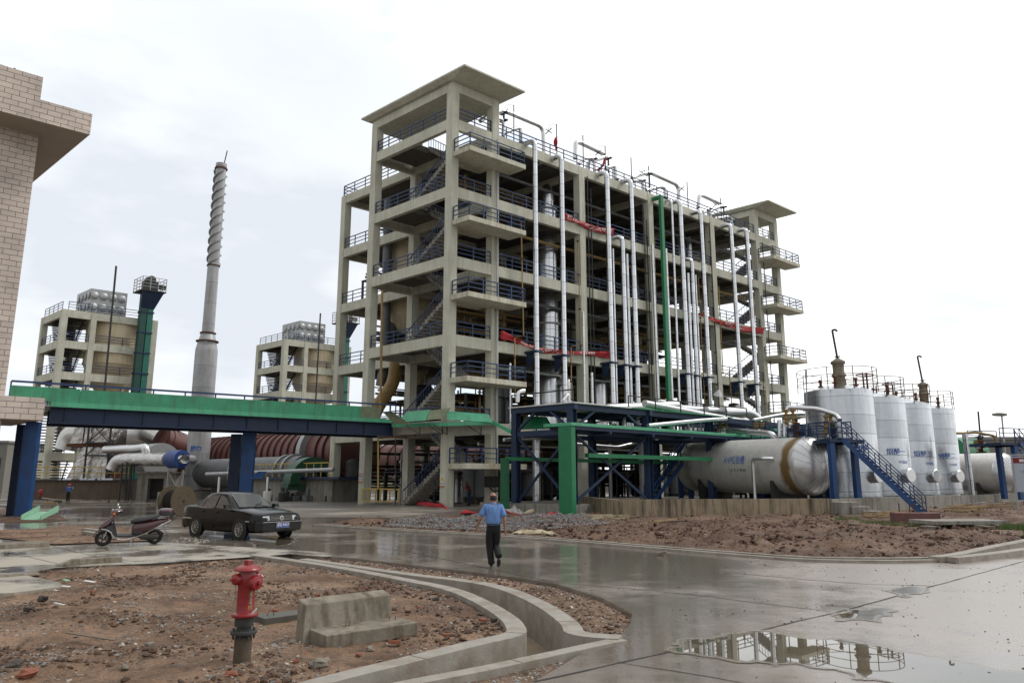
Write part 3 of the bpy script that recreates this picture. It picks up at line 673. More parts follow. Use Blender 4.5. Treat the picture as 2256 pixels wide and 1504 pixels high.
isl=[(1160,1530),(1175,1502),(1215,1478),(1262,1450),(1300,1425),(1345,1408),(1368,1398),(1388,1372),(1393,1352),(1370,1338),(1325,1316),(1300,1308),(1225,1285),(1180,1278),(1130,1271),(1040,1259),(900,1243),(800,1231),(722,1225),(705,1226)]
islG=[G(x,y) for x,y in isl]
left=[(640,1219),(500,1229),(330,1240),(255,1243),(120,1250),(60,1262),(0,1270),(-250,1290)]
leftG=[G(x,y) for x,y in left]
road=islG+leftG+[Vector((-60,12,0)),Vector((-75,40,0)),Vector((-130,75,0)),Vector((-130,135,0)),Vector((90,135,0)),Vector((90,60,0)),Vector((60,3,0)),Vector((40,-6,0)),Vector((-.2,-6,0))]
flat(road,0.,'road',roadm,depth=.16)
# pale drying apron lying over the road near the moped
ap=[(-250,1230),(0,1196),(110,1203),(260,1196),(345,1192),(420,1198),(560,1206),(700,1215),(760,1222),(722,1226),(640,1220),(500,1230),(330,1241),(255,1244),(120,1251),(60,1263),(0,1271),(-250,1291)]
flat([G(x,y) for x,y in ap],.004,'apron',apron)
# joints
def jstrip(px,w=.05,z=.004):
    m=M(); P=[]
    for (a,b) in zip(px[:-1],px[1:]):
        A,C=G(*a),G(*b); k=max(2,int((C-A).length/.35))
        for i in range(k): q=A.lerp(C,i/k); P.append((q.x+rng.uniform(-.012,.012),q.y+rng.uniform(-.012,.012)))
    P.append(G(*px[-1])[:2])
    for i in range(len(P)-1):
        a=Vector(P[i]);b=Vector(P[i+1]);t=(b-a).normalized(); q=Vector((-t.y,t.x))*w*(.5+.5*rng.random())
        m.add([(a.x-q.x,a.y-q.y,z),(b.x-q.x,b.y-q.y,z),(b.x+q.x,b.y+q.y,z),(a.x+q.x,a.y+q.y,z)],[(0,1,2,3)])
    struct(m.build('road_joint',joint))
jstrip([(1175,1501),(1300,1474),(1400,1452),(1500,1430),(1660,1391),(1860,1344),(2000,1306),(2160,1262),(2256,1236)],.022)
jstrip([(1225,1283),(1400,1297),(1560,1313),(1670,1328),(1830,1346)],.014)
jstrip([(1360,1458),(1480,1476),(1680,1512)],.010)
jstrip([(1620,1262),(1760,1275),(1900,1286),(2050,1290)],.02)
jstrip([(10,1214),(120,1240),(160,1252)],.012,.012); jstrip([(118,1204),(220,1228),(300,1246)],.012,.012)
jstrip([(120,1170),(260,1150),(420,1140)],.03); jstrip([(700,1190),(900,1215),(1225,1283)],.02)
# puddles
PUD=[]
def puddle(px,z=.008):
    P=[G(x,y) for x,y in px]; n=len(P); Q=[]
    for i in range(n):
        a,b=P[i],P[(i+1)%n]
        for k in range(10):
            q=a.lerp(b,k/10); s=.11; Q.append(q+Vector((noise.noise(q*3.1)*s*2,noise.noise(q*3.7+Vector((5,5,5)))*s*2.5,0)))
    PUD.append((Q,z)); return None
puddle([(1460,1424),(1560,1400),(1640,1388),(1700,1391),(1760,1400),(1830,1404),(1960,1426),(2080,1452),(2160,1462),(2256,1478),(2330,1500),(2330,1560),(2000,1520),(1900,1498),(1800,1474),(1700,1464),(1610,1454),(1500,1440)])
puddle([(1820,1356),(1900,1338),(1965,1334),(1985,1345),(1940,1362),(1900,1372),(1850,1370)])
puddle([(1940,1300),(2010,1290),(2060,1300),(1990,1316)])
puddle([(540,1186),(600,1180),(660,1186),(640,1200),(560,1206)]); puddle([(440,1180),(520,1176),(535,1188),(470,1192)])
puddle([(0,1216),(20,1214),(46,1218),(30,1224),(0,1226)],.014)
# ---------------- drain channel ----------------
W1=[(560,1221),(640,1232),(760,1250),(900,1277),(1000,1296),(1073,1329),(1123,1361),(1136,1378),(1140,1392),(1110,1402),(1040,1416),(900,1452),(760,1485),(600,1528),(480,1560)]
W2=[(668,1230),(760,1243),(900,1264),(1049,1280),(1123,1297),(1198,1330),(1252,1368),(1262,1382),(1264,1391),(1300,1398),(1366,1402)]
W3=[(1368,1404),(1272,1424),(1148,1451),(1049,1472),(900,1499),(760,1530),(600,1570)]
def smooth(path,it=2):
    for _ in range(it):
        q=[path[0]]
        for a,b in zip(path[:-1],path[1:]): q+=[a*.75+b*.25,a*.25+b*.75]
        q.append(path[-1]); path=q
    return path
W1g,W2g,W3g=[smooth([G(x,y,.03) for x,y in q]) for q in (W1,W2,W3)]
ch=[]
for P,w_,lb in ((W1g,.27,''),(W2g,.27,''),(W3g,.2,'')):
    m=M(); m.strip(P,w_,-.62,.03+(0 if P is not W3g else -.012)); o=m.build('drain_wall',conc2); o['kind']='structure'
flat([Vector((p.x,p.y)) for p in W1g]+[Vector((p.x,p.y)) for p in W3g[::-1]]+[Vector((p.x,p.y)) for p in W2g[::-1]],-.52,'drain_floor',mat('silty_floor',(.26,.20,.13),.8,var=.2,scale=3))
m=M()
for P,w_ in ((W1g,.27),(W2g,.27),(W3g,.2)):
    acc=0
    for a,b in zip(P[:-1],P[1:]):
        acc+=(b-a).length
        if acc>1.9:
            acc=0; t_=(b-a).normalized(); q=Vector((-t_.y,t_.x,0))*w_*.5; e=t_*.006; c_=Vector((a.x,a.y,.032 if w_>.25 else .020)); m.add([c_-q-e,c_-q+e,c_+q+e,c_+q-e],[(0,1,2,3)])
struct(m.build('drain_joint',joint))
# curbs and gutter along the far side of the road
C1=[(690,1158),(880,1171),(1120,1184),(1400,1207),(1700,1232),(1800,1238),(1960,1240),(2060,1238)]
c1=smooth([G(x,y) for x,y in C1]); off=.45
m=M(); m.strip(c1,.16,-.1,.07); struct(m.build('kerb',conc2))
m=M(); m.strip([p+Vector((.12,.42,0)) for p in c1],.16,-.1,.085); struct(m.build('kerb',conc2))
m=M(); m.strip([p+Vector((.05,.2,0)) for p in c1],.22,-.1,.012); struct(m.build('gutter',MT['joint_tar']))
for q in ([(2060,1238),(2110,1232),(2180,1215),(2256,1200),(2340,1180)],[(2100,1240),(2170,1232),(2256,1220),(2340,1205)]):
    m=M(); m.strip(smooth([G(x,y) for x,y in q]),.3,-.1,.14); struct(m.build('kerb',conc2))
m=M(); m.strip(smooth([G(x,y) for x,y in [(2080,1239),(2150,1226),(2256,1211),(2340,1193)]]),.5,-.1,.012); struct(m.build('gutter',MT['joint_tar']))
# ---------------- relief of the dirt areas ----------------
def inpoly(P,x,y):
    c=False;n=len(P);j=n-1
    for i in range(n):
        if (P[i][1]>y)!=(P[j][1]>y) and x<(P[j][0]-P[i][0])*(y-P[i][1])/(P[j][1]-P[i][1])+P[i][0]: c=not c
        j=i
    return c
def dist_edge(A,Bp,pts):
    d=np.full(len(pts),1e9)
    for a,b in zip(A,Bp):
        ab=b-a; L2=max(1e-9,(ab**2).sum()); t=np.clip(((pts-a)@ab)/L2,0,1); q=a+t[:,None]*ab; d=np.minimum(d,np.hypot(*(pts-q).T))
    return d
HF={}
def pudmat():
    m=bpy.data.materials.new('puddle_water'); m.use_nodes=True; n=m.node_tree.nodes; l=m.node_tree.links; b=n['Principled BSDF']
    at=n.new('ShaderNodeAttribute'); at.attribute_name='deep'; g=n.new('ShaderNodeNewGeometry'); no=n.new('ShaderNodeTexNoise'); no.inputs['Scale'].default_value=5; no.inputs['Detail'].default_value=8; no.inputs['Roughness'].default_value=.7; l.new(g.outputs['Position'],no.inputs[0])
    s=n.new('ShaderNodeMath'); s.operation='MULTIPLY_ADD'; l.new(no.outputs[0],s.inputs[0]); s.inputs[1].default_value=.9; l.new(at.outputs['Fac'],s.inputs[2])
    r=n.new('ShaderNodeMapRange'); r.inputs[1].default_value=.58; r.inputs[2].default_value=.78; l.new(s.outputs[0],r.inputs[0])
    rr=n.new('ShaderNodeMapRange'); rr.inputs[3].default_value=.36; rr.inputs[4].default_value=.012; l.new(r.outputs[0],rr.inputs[0]); l.new(rr.outputs[0],b.inputs['Roughness'])
    x=n.new('ShaderNodeMix'); x.data_type='RGBA'; l.new(r.outputs[0],x.inputs[0]); x.inputs[6].default_value=(.22,.19,.155,1); x.inputs[7].default_value=(.10,.085,.062,1); l.new(x.outputs[2],b.inputs['Base Color'])
    sp_=n.new('ShaderNodeMapRange'); sp_.inputs[3].default_value=.6; sp_.inputs[4].default_value=1.0; l.new(r.outputs[0],sp_.inputs[0]); l.new(sp_.outputs[0],b.inputs['Specular IOR Level'])
    tr=n.new('ShaderNodeBsdfTransparent'); mx=n.new('ShaderNodeMixShader'); r2=n.new('ShaderNodeMapRange'); r2.inputs[1].default_value=.42; r2.inputs[2].default_value=.60; l.new(s.outputs[0],r2.inputs[0]); l.new(r2.outputs[0],mx.inputs[0]); l.new(tr.outputs[0],mx.inputs[1]); l.new(b.outputs[0],mx.inputs[2]); l.new(mx.outputs[0],n['Material Output'].inputs[0]); return m
pudm=pudmat()
def make_puddles():
    for Q,z in PUD:
        Pn=np.array([[p.x,p.y] for p in Q]); pts=[]; y=Pn[:,1].min()
        while y<Pn[:,1].max():
            x=Pn[:,0].min()
            while x<Pn[:,0].max():
                if inpoly(Pn,x,y): pts.append((x,y))
                x+=.09
            y+=.09
        if not pts: continue
        pts=np.array(pts); d=dist_edge(Pn,np.roll(Pn,-1,0),pts); pts=pts[d>.04]
        r=geometry.delaunay_2d_cdt([Vector(p) for p in Pn]+[Vector(p) for p in pts],[(i,(i+1)%len(Pn)) for i in range(len(Pn))],[],1,1e-5)
        V2_=np.array([[v.x,v.y] for v in r[0]]); d=dist_edge(Pn,np.roll(Pn,-1,0),V2_); m=M(); m.add([(v[0],v[1],z) for v in V2_],[tuple(f) for f in r[2]]); o=m.build('puddle',pudm); o['kind']='structure'
        a=o.data.attributes.new('deep','FLOAT','POINT'); a.data.foreach_set('value',np.clip(d/.35,0,.6).tolist()[:len(o.data.vertices)])
def height(kind,x,y,d):
    v=Vector((x,y,0))
    if kind=='near':
        h=noise.fractal(v*.55,1,2,5)*.07+noise.fractal(v*3.3,1,2,4)*.035+max(0,noise.noise(v*1.7+Vector((9,1,0))))**2*.10
        return -.045+h*min(1,d/.5)+(-.03 if d<.12 else 0)
    if kind=='strip':
        return -.07+ (noise.fractal(v*2.3,1,2,5)*.05+.02)*min(1,d/.4)
    h=abs(noise.fractal(v*.35,1,2,5))*.28+noise.fractal(v*1.9,.7,2,6)*.17+max(0,noise.noise(v*.9))**2*.25
    return .015+(h+.03)*min(1,d/1.6)
def relief(poly,step,kind,name,mt,grow=1.0):
    Pn=np.array([[p[0],p[1]] for p in poly]); n=len(Pn)
    # densify the boundary
    E=[]
    for i in range(n):
        a,b=Pn[i],Pn[(i+1)%n]; ll=np.hypot(*(b-a)); st=step*(1+0*ll)
        md=np.hypot(*((a+b)/2)); st=max(step,step*grow*md/8)
        k=max(1,int(ll/st)); E+=[a+(b-a)*j/k for j in range(k)]
    E=np.array(E); pts=[]
    y=Pn[:,1].min(); row=0
    while y<Pn[:,1].max():
        st=max(step,step*grow*max(1,y)/8); x=Pn[:,0].min()+(row%2)*st/2
        while x<Pn[:,0].max():
            xx,yy=x+rng.uniform(-.2,.2)*st,y+rng.uniform(-.2,.2)*st
            if abs(xx)<max(3,yy*.85)+2 and inpoly(Pn,xx,yy): pts.append((xx,yy))
            x+=st
        y+=st*.87; row+=1
    pts=np.array(pts); d=dist_edge(E,np.roll(E,-1,0),pts); keep=d>step*.5; pts=pts[keep]; d=d[keep]
    allp=[Vector(p) for p in E]+[Vector(p) for p in pts]; m_=len(E)
    r=geometry.delaunay_2d_cdt(allp,[(i,(i+1)%m_) for i in range(m_)],[],1,1e-5)
    D_=dist_edge(E,np.roll(E,-1,0),np.array([[v.x,v.y] for v in r[0]]))
    vs=[(v.x,v.y,height(kind,v.x,v.y,dd)) for v,dd in zip(r[0],D_)]
    m=M(); m.add(vs,[tuple(f) for f in r[2]]); o=m.build(name,mt,smooth=True)
    me=o.data
    for p in me.polygons: p.use_smooth=True
    o['kind']='structure'; return Pn,(E,)
make_puddles()
def xy(p): return Vector((p[0],p[1]))
bandoff=.13
D1=[xy(p) for p in W1g[2:-1]]+[xy(G(420,1590)),xy(G(0,1640)),xy(G(-300,1560)),xy(G(-300,1292)),xy(G(0,1268)),xy(G(60,1260)),xy(G(120,1248)),xy(G(255,1242)),xy(G(330,1239)),xy(G(500,1228)),xy(G(560,1223))]
pD1,_=relief(D1,.07,'near','dirt',dirtn)
D2=[xy(p) for p in W2g]+[xy(G(x,y)) for x,y in [(1368,1398),(1388,1372),(1393,1352),(1370,1338),(1325,1316),(1300,1308),(1225,1285),(1180,1278),(1130,1271),(1040,1259),(900,1243),(800,1231),(722,1225),(690,1226)]]
pD2,_=relief(D2,.07,'strip','dirt',dirtn)
D3=[xy(p) for p in W3g]+[xy(G(560,1640)),xy(G(1100,1640)),xy(G(1160,1530)),xy(G(1175,1502)),xy(G(1215,1478)),xy(G(1262,1450)),xy(G(1300,1425)),xy(G(1345,1408))]
pD3,_=relief(D3,.06,'strip','dirt',dirtn)
cc=[p+Vector((.14,.52,0)) for p in c1]
D4=[xy(p) for p in cc]+[xy(G(x,y)) for x,y in [(2110,1229),(2180,1211),(2256,1195),(2500,1150),(2700,1120),(2700,1100),(2400,1103),(2200,1106),(2140,1112),(1835,1134),(1370,1138),(1250,1136),(1110,1134),(975,1138),(860,1143),(700,1152)]]
pD4,_=relief(D4,.13,'far','dirt',dirtf,1.2)
D5=[xy(G(x,y)) for x,y in [(95,1165),(140,1158),(330,1163),(350,1178),(330,1192),(120,1200),(20,1188),(-60,1180),(-60,1170)]]
m=M(); pD5,_=relief(D5,.12,'far2' if 0 else 'strip','dirt',dirtn)
for o in bpy.data.objects:
    if o.name.startswith('dirt') and abs(o.location.y-G(200,1175).y)<3 and o.location.x<-8: o.location.z+=.1
D6=[xy(G(x,y)) for x,y in [(-80,1126),(20,1120),(75,1122),(130,1134),(150,1146),(90,1150),(-80,1152)]]
relief(D6,.15,'far','dirt',dirtf)
# ---------------- stones, chips and lumps nobody could count ----------------
def stones(name,label,cat,poly,n,smin,smax,mt,z0,flatn=.6,kind='near',bias=None,piece='rock'):
    ico=[]; 
    t=(1+5**.5)/2
    base=np.array([(-1,t,0),(1,t,0),(-1,-t,0),(1,-t,0),(0,-1,t),(0,1,t),(0,-1,-t),(0,1,-t),(t,0,-1),(t,0,1),(-t,0,-1),(-t,0,1)],float)/1.9
    fc=[(0,11,5),(0,5,1),(0,1,7),(0,7,10),(0,10,11),(1,5,9),(5,11,4),(11,10,2),(10,7,6),(7,1,8),(3,9,4),(3,4,2),(3,2,6),(3,6,8),(3,8,9),(4,9,5),(2,4,11),(6,2,10),(8,6,7),(9,8,1)]
    if piece=='chip':
        base=np.array([(-1,-.6,-.4),(1,-.7,-.4),(.9,.7,-.4),(-1,.6,-.4),(-.9,-.6,.4),(.9,-.6,.4),(1,.6,.4),(-.9,.7,.4)],float); fc=[(3,2,1,0),(4,5,6,7),(0,1,5,4),(1,2,6,5),(2,3,7,6),(3,0,4,7)]
    Pn=np.array([[p[0],p[1]] for p in poly]); E=Pn; lo=Pn.min(0); hi=Pn.max(0); rr=np.random.RandomState(n%991+3)
    pts=[]; tries=0
    while len(pts)<n and tries<n*60:
        tries+=1; x=rr.uniform(lo[0],hi[0]); y=rr.uniform(lo[1],hi[1])
        if abs(x)>max(1,y)*.8+1 : continue
        if bias and rr.rand()>bias(x,y): continue
        if inpoly(Pn,x,y): pts.append((x,y))
    pts=np.array(pts); d=dist_edge(E,np.roll(E,-1,0),pts)
    V=[];Fc=[];k=len(base)
    for i,((x,y),dd) in enumerate(zip(pts,d)):
        s=smin*(smax/smin)**(rr.rand()**2.2)
        A=rr.rand()*6.283; c,s_=math.cos(A),math.sin(A); sc3=s*np.array([rr.uniform(.7,1.3),rr.uniform(.6,1.1),rr.uniform(.35,.9)*flatn])
        q=base*sc3*rr.uniform(.8,1.2,(k,1)); tx,ty=rr.uniform(-.35,.35,2); q[:,2]+=q[:,0]*tx+q[:,1]*ty
        X=q[:,0]*c-q[:,1]*s_+x; Y=q[:,0]*s_+q[:,1]*c+y; Z=q[:,2]+height(kind,x,y,dd)+sc3[2]*.25+z0
        V.append(np.stack([X,Y,Z],1)); Fc+= [tuple(j+i*k for j in f) for f in fc]
    me=bpy.data.meshes.new(name); me.from_pydata(np.concatenate(V).tolist(),[],Fc); me.materials.append(mt)
    o=bpy.data.objects.new(name,me); COL.objects.link(o); o['label']=label; o['category']=cat; o['kind']='stuff'; return o
peb=mat('pale_pebbles',(.25,.225,.19),.7,var=.3,isl=.6); pebd=mat('dark_soil_lumps',(.10,.058,.036),.9,var=.3,isl=.4); brickm=mat('brick_chips',(.24,.075,.042),.85,var=.25,isl=.35)
slate=mat('grey_chips',(.16,.165,.165),.5,var=.2,isl=.45)
mat('dark_clods',(.085,.047,.029),.95,var=.4,scale=6,isl=.5,bump=.01)
clump=lambda x,y: max(.03,min(1,.25+noise.noise(Vector((x*.9,y*.9,3)))*2.6))
clump2=lambda x,y: max(.02,min(1,.1+noise.noise(Vector((x*.6,y*.6,8)))*3))
stones('pebbles','small pale pebbles strewn in the near dirt plot','pebbles',pD1,15000,.005,.026,peb,0,.7,bias=clump)
stones('soil_lumps','dark lumps of soil in the near dirt plot','soil',pD1,6500,.01,.06,pebd,0,.8,bias=clump2)
stones('brick_chips','tiny red brick chips in the near dirt plot','rubble',pD1,800,.006,.028,brickm,0,.6,bias=clump,piece='chip')
stones('grey_chips','flat grey stone chips in the near dirt plot','rubble',pD1,2200,.01,.04,slate,0,.4,bias=clump2,piece='chip')
stones('pebbles','pale pebbles on the strip between drain and road','pebbles',pD2,4200,.008,.026,peb,0,.6,kind='strip')
shard=mat('pale_shards',(.42,.38,.32),.8,var=.2,isl=.4)
stones('shards','pale wood shavings and plaster shards in the near dirt plot','litter',pD1,420,.008,.04,shard,.004,.25,bias=clump,piece='chip')
stones('shards','pale wood shavings on the strip beside the drain','litter',pD2,420,.01,.05,shard,.004,.25,kind='strip',piece='chip')
stones('soil_lumps','dark lumps on the strip between drain and road','soil',pD2,1500,.012,.05,pebd,0,.8,kind='strip')
stones('brick_chips','brick chips on the strip between drain and road','rubble',pD2,260,.01,.035,brickm,0,.6,kind='strip',piece='chip')
stones('pebbles','pale pebbles in the corner below the drain','pebbles',pD3,2600,.006,.024,peb,0,.6,kind='strip')
stones('grey_chips','grey chips in the corner below the drain','rubble',pD3,500,.01,.035,slate,0,.5,kind='strip',piece='chip')
stones('soil_lumps','churned clods of red soil beyond the road','soil',pD4,20000,.015,.07,mat('red_clods',(.115,.062,.040),.95,var=.4,isl=.55),0,.75,kind='far',bias=lambda x,y:.25 if y>34 else 1)
stones('soil_clods','larger dark clods of churned soil beyond the road','soil',pD4,4200,.03,.13,MT['dark_clods'],-.01,.85,kind='far',bias=lambda x,y:(.25 if y>34 else 1)*clump2(x,y))
stones('pebbles','pale stones scattered in the red soil beyond the road','pebbles',pD4,1800,.015,.06,peb,0,.6,kind='far',bias=lambda x,y:.25 if y>34 else 1)
stones('pebbles','stones in the small dirt patch behind the moped','pebbles',pD5,900,.01,.05,peb,.1,.6,kind='strip')
pass
gp=[G(x,y) for x,y in [(820,1152),(900,1148),(1100,1150),(1250,1140),(1330,1142),(1345,1158),(1250,1168),(1120,1176),(960,1170),(850,1163)]]
gpn=np.array([[p.x,p.y] for p in gp])
m=M(); 
stones('gravel_heap','grey crushed stone spread behind the walking man','gravel',gpn,19000,.014,.045,mat('crushed_stone',(.25,.25,.255),.7,var=.3,isl=.6),.10,.8,kind='far')
stones('rubble','pale broken stones beside the moped and the car','rubble',[G(x,y) for x,y in [(375,1192),(400,1181),(455,1186),(470,1192),(430,1198)]],260,.02,.07,peb,.06,.7,kind='strip')
rp=[G(x,y) for x,y in [(1400,1500),(1450,1400),(1240,1284),(900,1240),(700,1200),(900,1185),(1400,1215),(1800,1245),(2060,1245),(2256,1240),(2400,1300),(2400,1560),(1500,1560)]]
height_=height
def height(kind,x,y,d): return .002 if kind=='road' else height_(kind,x,y,d)
stones('grit','tiny stones and dirt crumbs scattered over the wet road','grit',rp,900,.006,.022,pebd,0,.7,kind='road',bias=clump)
# individual bricks and rocks
def rock(s,seed,mt,name='rock',angular=False):
    r_=random.Random(seed); m=M()
    if angular: 
        a,b,c=s,s*.5,s*.27; P=[]
        for (x,y,z) in ((-1,-1,-1),(1,-1,-1),(1,1,-1),(-1,1,-1),(-1,-1,1),(1,-1,1),(1,1,1),(-1,1,1)):
            P.append((x*a*r_.uniform(.8,1),y*b*r_.uniform(.85,1),z*c*r_.uniform(.85,1)+c*.6))
        m.hexa(P); return m.build(name,mt,local=True,bevel=s*.05)
    n,k=7,10; vs=[];fs=[]
    for i in range(n+1):
        th=math.pi*i/n
        for j in range(k):
            ph=2*math.pi*j/k; d=Vector((math.sin(th)*math.cos(ph),math.sin(th)*math.sin(ph),math.cos(th))); q=s*(1+.55*noise.noise(d*1.3+Vector((seed,seed*2,0)))); vs.append((d.x*q*1.2,d.y*q*.9,d.z*q*.62+s*.25))
    for i in range(n):
        for j in range(k): fs.append((i*k+j,i*k+(j+1)%k,(i+1)*k+(j+1)%k,(i+1)*k+j))
    m.add(vs,fs); return m.build(name,mt,local=True)
bm_=mat('broken_brick',(.25,.085,.048),.85,var=.3,scale=8,bump=.006); rm_=mat('broken_rock',(.19,.165,.13),.85,var=.3,scale=6,bump=.01); rk=mat('dark_rock',(.07,.055,.045),.85,var=.35,scale=6,bump=.01)
items=[ # px, py, size, mat, angular, label
(850,1391,.075,0,1,'broken brick by the near drain edge, right of the concrete blocks'),(868,1414,.09,0,1,'long brick piece leaning by the near drain wall'),(790,1440,.05,0,1,'brick stub in front of the concrete blocks'),
(705,1462,.10,1,0,'large pale rock in front of the concrete blocks'),(653,1456,.045,0,0,'small red stone left of the large pale rock'),(508,1490,.07,0,0,'red lump at the bottom edge below the hydrant'),
(815,1430,.06,1,0,'flat beige rock in front of the block slab'),(645,1415,.05,1,0,'grey stone touching the left end of the blocks'),(1080,1478,.095,0,1,'solitary red brick lying below the drain wall'),
(1243,1443,.055,0,1,'brick stub under the right tip of the drain'),(1064,1365,.075,0,1,'brick lying near the inner curve of the drain'),(988,1399,.085,0,1,'red brick beside the corner of the drain walls'),
(923,1337,.055,0,1,'upright brick fragment right of the concrete blocks'),(745,1265,.05,0,1,'orange brick shard behind the blocks'),(795,1293,.05,0,1,'dark red brick behind the top edge of the blocks'),
(700,1310,.07,0,1,'half brick half hidden behind the blocks'),(607,1343,.05,0,1,'brick fragment right of the hydrant shaft'),(65,1342,.075,2,0,'dark rock standing in the left dirt'),(205,1302,.06,0,1,'red brick in the left dirt'),
(330,1418,.07,1,1,'brown block in the middle of the dirt left of the hydrant'),(210,1257,.07,1,1,'brick-like brown block at the apron edge'),(30,1467,.08,2,0,'dark stone near the lower left corner'),(60,1486,.09,0,0,'reddish stone at the lower left corner'),
(95,1320,.10,2,0,'long dark lump below the left slab'),(262,1250,.05,0,1,'brown brick bit right of the apron block'),(275,1470,.05,1,0,'pale stone in the lower left dirt'),(960,1320,.06,2,0,'dark clod inside the drain curve'),(1060,1290,.05,1,0,'pale stone on the inner dirt by the drain curve'),
(1880,1163,.20,1,0,'grey angular rock in the red soil right of the steps'),(2090,1185,.2,1,0,'flat pale stone in the soil by the right kerb'),(1460,1225,.14,1,1,'flat board-like stone near the far kerb'),(108,1160,.09,0,1,'orange brick behind the left dirt patch'),(133,1157,.09,0,1,'orange brick right of the other behind the left dirt patch')]
for i,(x,y,s,k,an,lb) in enumerate(items):
    o=rock(s,i+1,(bm_,rm_,rk)[k],['brick','rock','rock'][k] if an else 'rock',bool(an)); p=G(x,y,-.02); o.location=(p.x,p.y,-.03 if y>1240 else .05); o.rotation_euler=(rng.uniform(-.2,.2),rng.uniform(-.2,.2),rng.uniform(0,6)); tag(o,lb,'brick' if k==0 and an else 'rock','loose bricks and rocks in the dirt')
# litter
for i,(x,y,a,b,mt,lb) in enumerate(((197,1283,.12,.04,white,'white flat scrap in the left dirt'),(145,1294,.07,.03,white,'small white scrap left of the larger one'),(145,1280,.06,.05,mat('pale_green',(.3,.55,.38),.6),'crumpled pale green scrap in the left dirt'),(130,1333,.10,.02,white,'thin white strip in the left dirt'),(200,1405,.35,.03,mat('old_wood',(.16,.12,.08),.85,var=.3),'long wood splinter in the left dirt'),(610,1360,.1,.07,slate,'grey slate piece right of the hydrant'),(562,1345,.035,.02,white,'white scrap caught on the hydrant flange'))):
    m=M(); m.box(W0,-a,a,-b,b,0,.012); o=m.build('scrap',mt,local=True); p=G(x,y,0); o.location=(p.x,p.y,.02); o.rotation_euler=(rng.uniform(-.1,.1),.1,rng.uniform(-.5,.5)); tag(o,lb,'litter')
o.location=G(556,1366,.36) ; o.location=(D(561,1346,8.75)); o.rotation_euler=(.2,-.8,.3)
# grass
def grass(px,n,label):
    P=[G(x,y) for x,y in px]; Pn=np.array([[p.x,p.y] for p in P]); lo,hi=Pn.min(0),Pn.max(0); m=M(); k=0; r_=random.Random(5)
    while k<n:
        x,y=r_.uniform(lo[0],hi[0]),r_.uniform(lo[1],hi[1])
        if not inpoly(Pn,x,y) or noise.noise(Vector((x*.5,y*.5,0)))<-.12: continue
        k+=1; a=r_.random()*6.28; h=r_.uniform(.08,.22); w_=.02; q=Vector((x,y,.03)); d=Vector((math.cos(a),math.sin(a),0)); lean=Vector((r_.uniform(-.1,.1),r_.uniform(-.1,.1),0))
        m.add([q-d*w_,q+d*w_,q+lean+Vector((0,0,h+.12))],[(0,1,2)])
    o=m.build('grass',MT.get('grass_blades') or mat('grass_blades',(.10,.17,.035),.7,var=.4,scale=1.5)); tag(o,label,'grass'); o['kind']='stuff'
grass([(2205,1172),(2256,1163),(2330,1160),(2330,1186),(2256,1192),(2200,1184)],3200,'bright green grass patch at the right edge beyond the kerb')
grass([(1835,1148),(1900,1150),(2050,1158),(2180,1166),(2150,1172),(2000,1168),(1850,1160)],1500,'thin weeds in the soil below the blue stairs')
# ================= raised pad under the building and rack =================
def pad(pts,z,name,mt,label=None):
    m=M(); P,T=tess(pts,z); n=len(P)
    m.add(P+[Vector((p.x,p.y,-.2)) for p in P],[tuple(t) if (P[t[1]]-P[t[0]]).cross(P[t[2]]-P[t[0]]).z>0 else tuple(t)[::-1] for t in T]+[(i,(i+1)%n,n+(i+1)%n,n+i) for i in range(n)])
    o=m.build(name,mt); o['kind']='structure'; return o
padm=wetconc('building_pad_concrete',(.24,.215,.18),(.15,.13,.11),.35,.7,.2)
pad([G(540,1152,.06)[:2],G(700,1150,.06)[:2],G(860,1139,.32)[:2],G(985,1126,.32)[:2],B(-1.7,4.2,0)[:2],B(-1.7,46,0)[:2],B(21,46,0)[:2],B(21,-1.5,0)[:2]],.31,'pavement',padm)
# low plinth of the pipe rack
m=M(); m.box(B,-9.25,-1.75,1.2,44,-.2,.62); struct(m.build('rack_plinth',conc))
# ================= steel pipe rack =================
pr=thing('pipe_rack','blue steel pipe rack with cross braces standing in front of the process building','pipe rack',B(-6.6,1.7,.6))
ZT=6.55
cols=[]
for v in (1.65,8.6,15.5,22.5,29.5,36.5,43):
    for u in (-8.85,-4.4):
        m=M(); m.box(B,u-.2,u+.2,v-.2,v-.17,.6,ZT-.35); m.box(B,u-.2,u+.2,v+.17,v+.2,.6,ZT-.35); m.box(B,u-.02,u+.02,v-.17,v+.17,.6,ZT-.35); m.box(B,u-.3,u+.3,v-.3,v+.3,.6,.64); m.build('rack_column',navy,pr)
    m=M(); m.box(B,-8.62,-4.62,v-.12,v+.12,4.7,5.05); m.build('cross_beam',navy,pr)
    m=M(); m.box(B,-9.2,-4.1,v-.14,v+.14,ZT-.345,ZT-.01); m.build('cross_beam',navy,pr)
for u in (-8.85,-4.4):
    m=M(); m.box(B,u-.14,u+.14,1.87,43.2,ZT-.36,ZT-.012); m.build('long_beam',navy,pr)
    m=M(); m.box(B,u-.1,u+.1,1.87,43.2,4.72,5.02); m.build('long_beam',navy,pr)
vv=(1.65,8.6,15.5,22.5,29.5)
def xbrace(p,q,z0,z1,u=None):
    m=M(); a=Vector((p.x,p.y,z0));b=Vector((q.x,q.y,z1));c=Vector((p.x,p.y,z1));d=Vector((q.x,q.y,z0)); m.bar(a,b,.12,.14); m.bar(c+Vector((0.03,.06,0)),d+Vector((.03,.06,0)),.12,.14); m.build('cross_brace',navy,pr)
xbrace(B(-8.65,1.65,0),B(-4.6,1.65,0),.75,4.7); xbrace(B(-8.85,1.85,0),B(-8.85,8.4,0),.75,4.7)
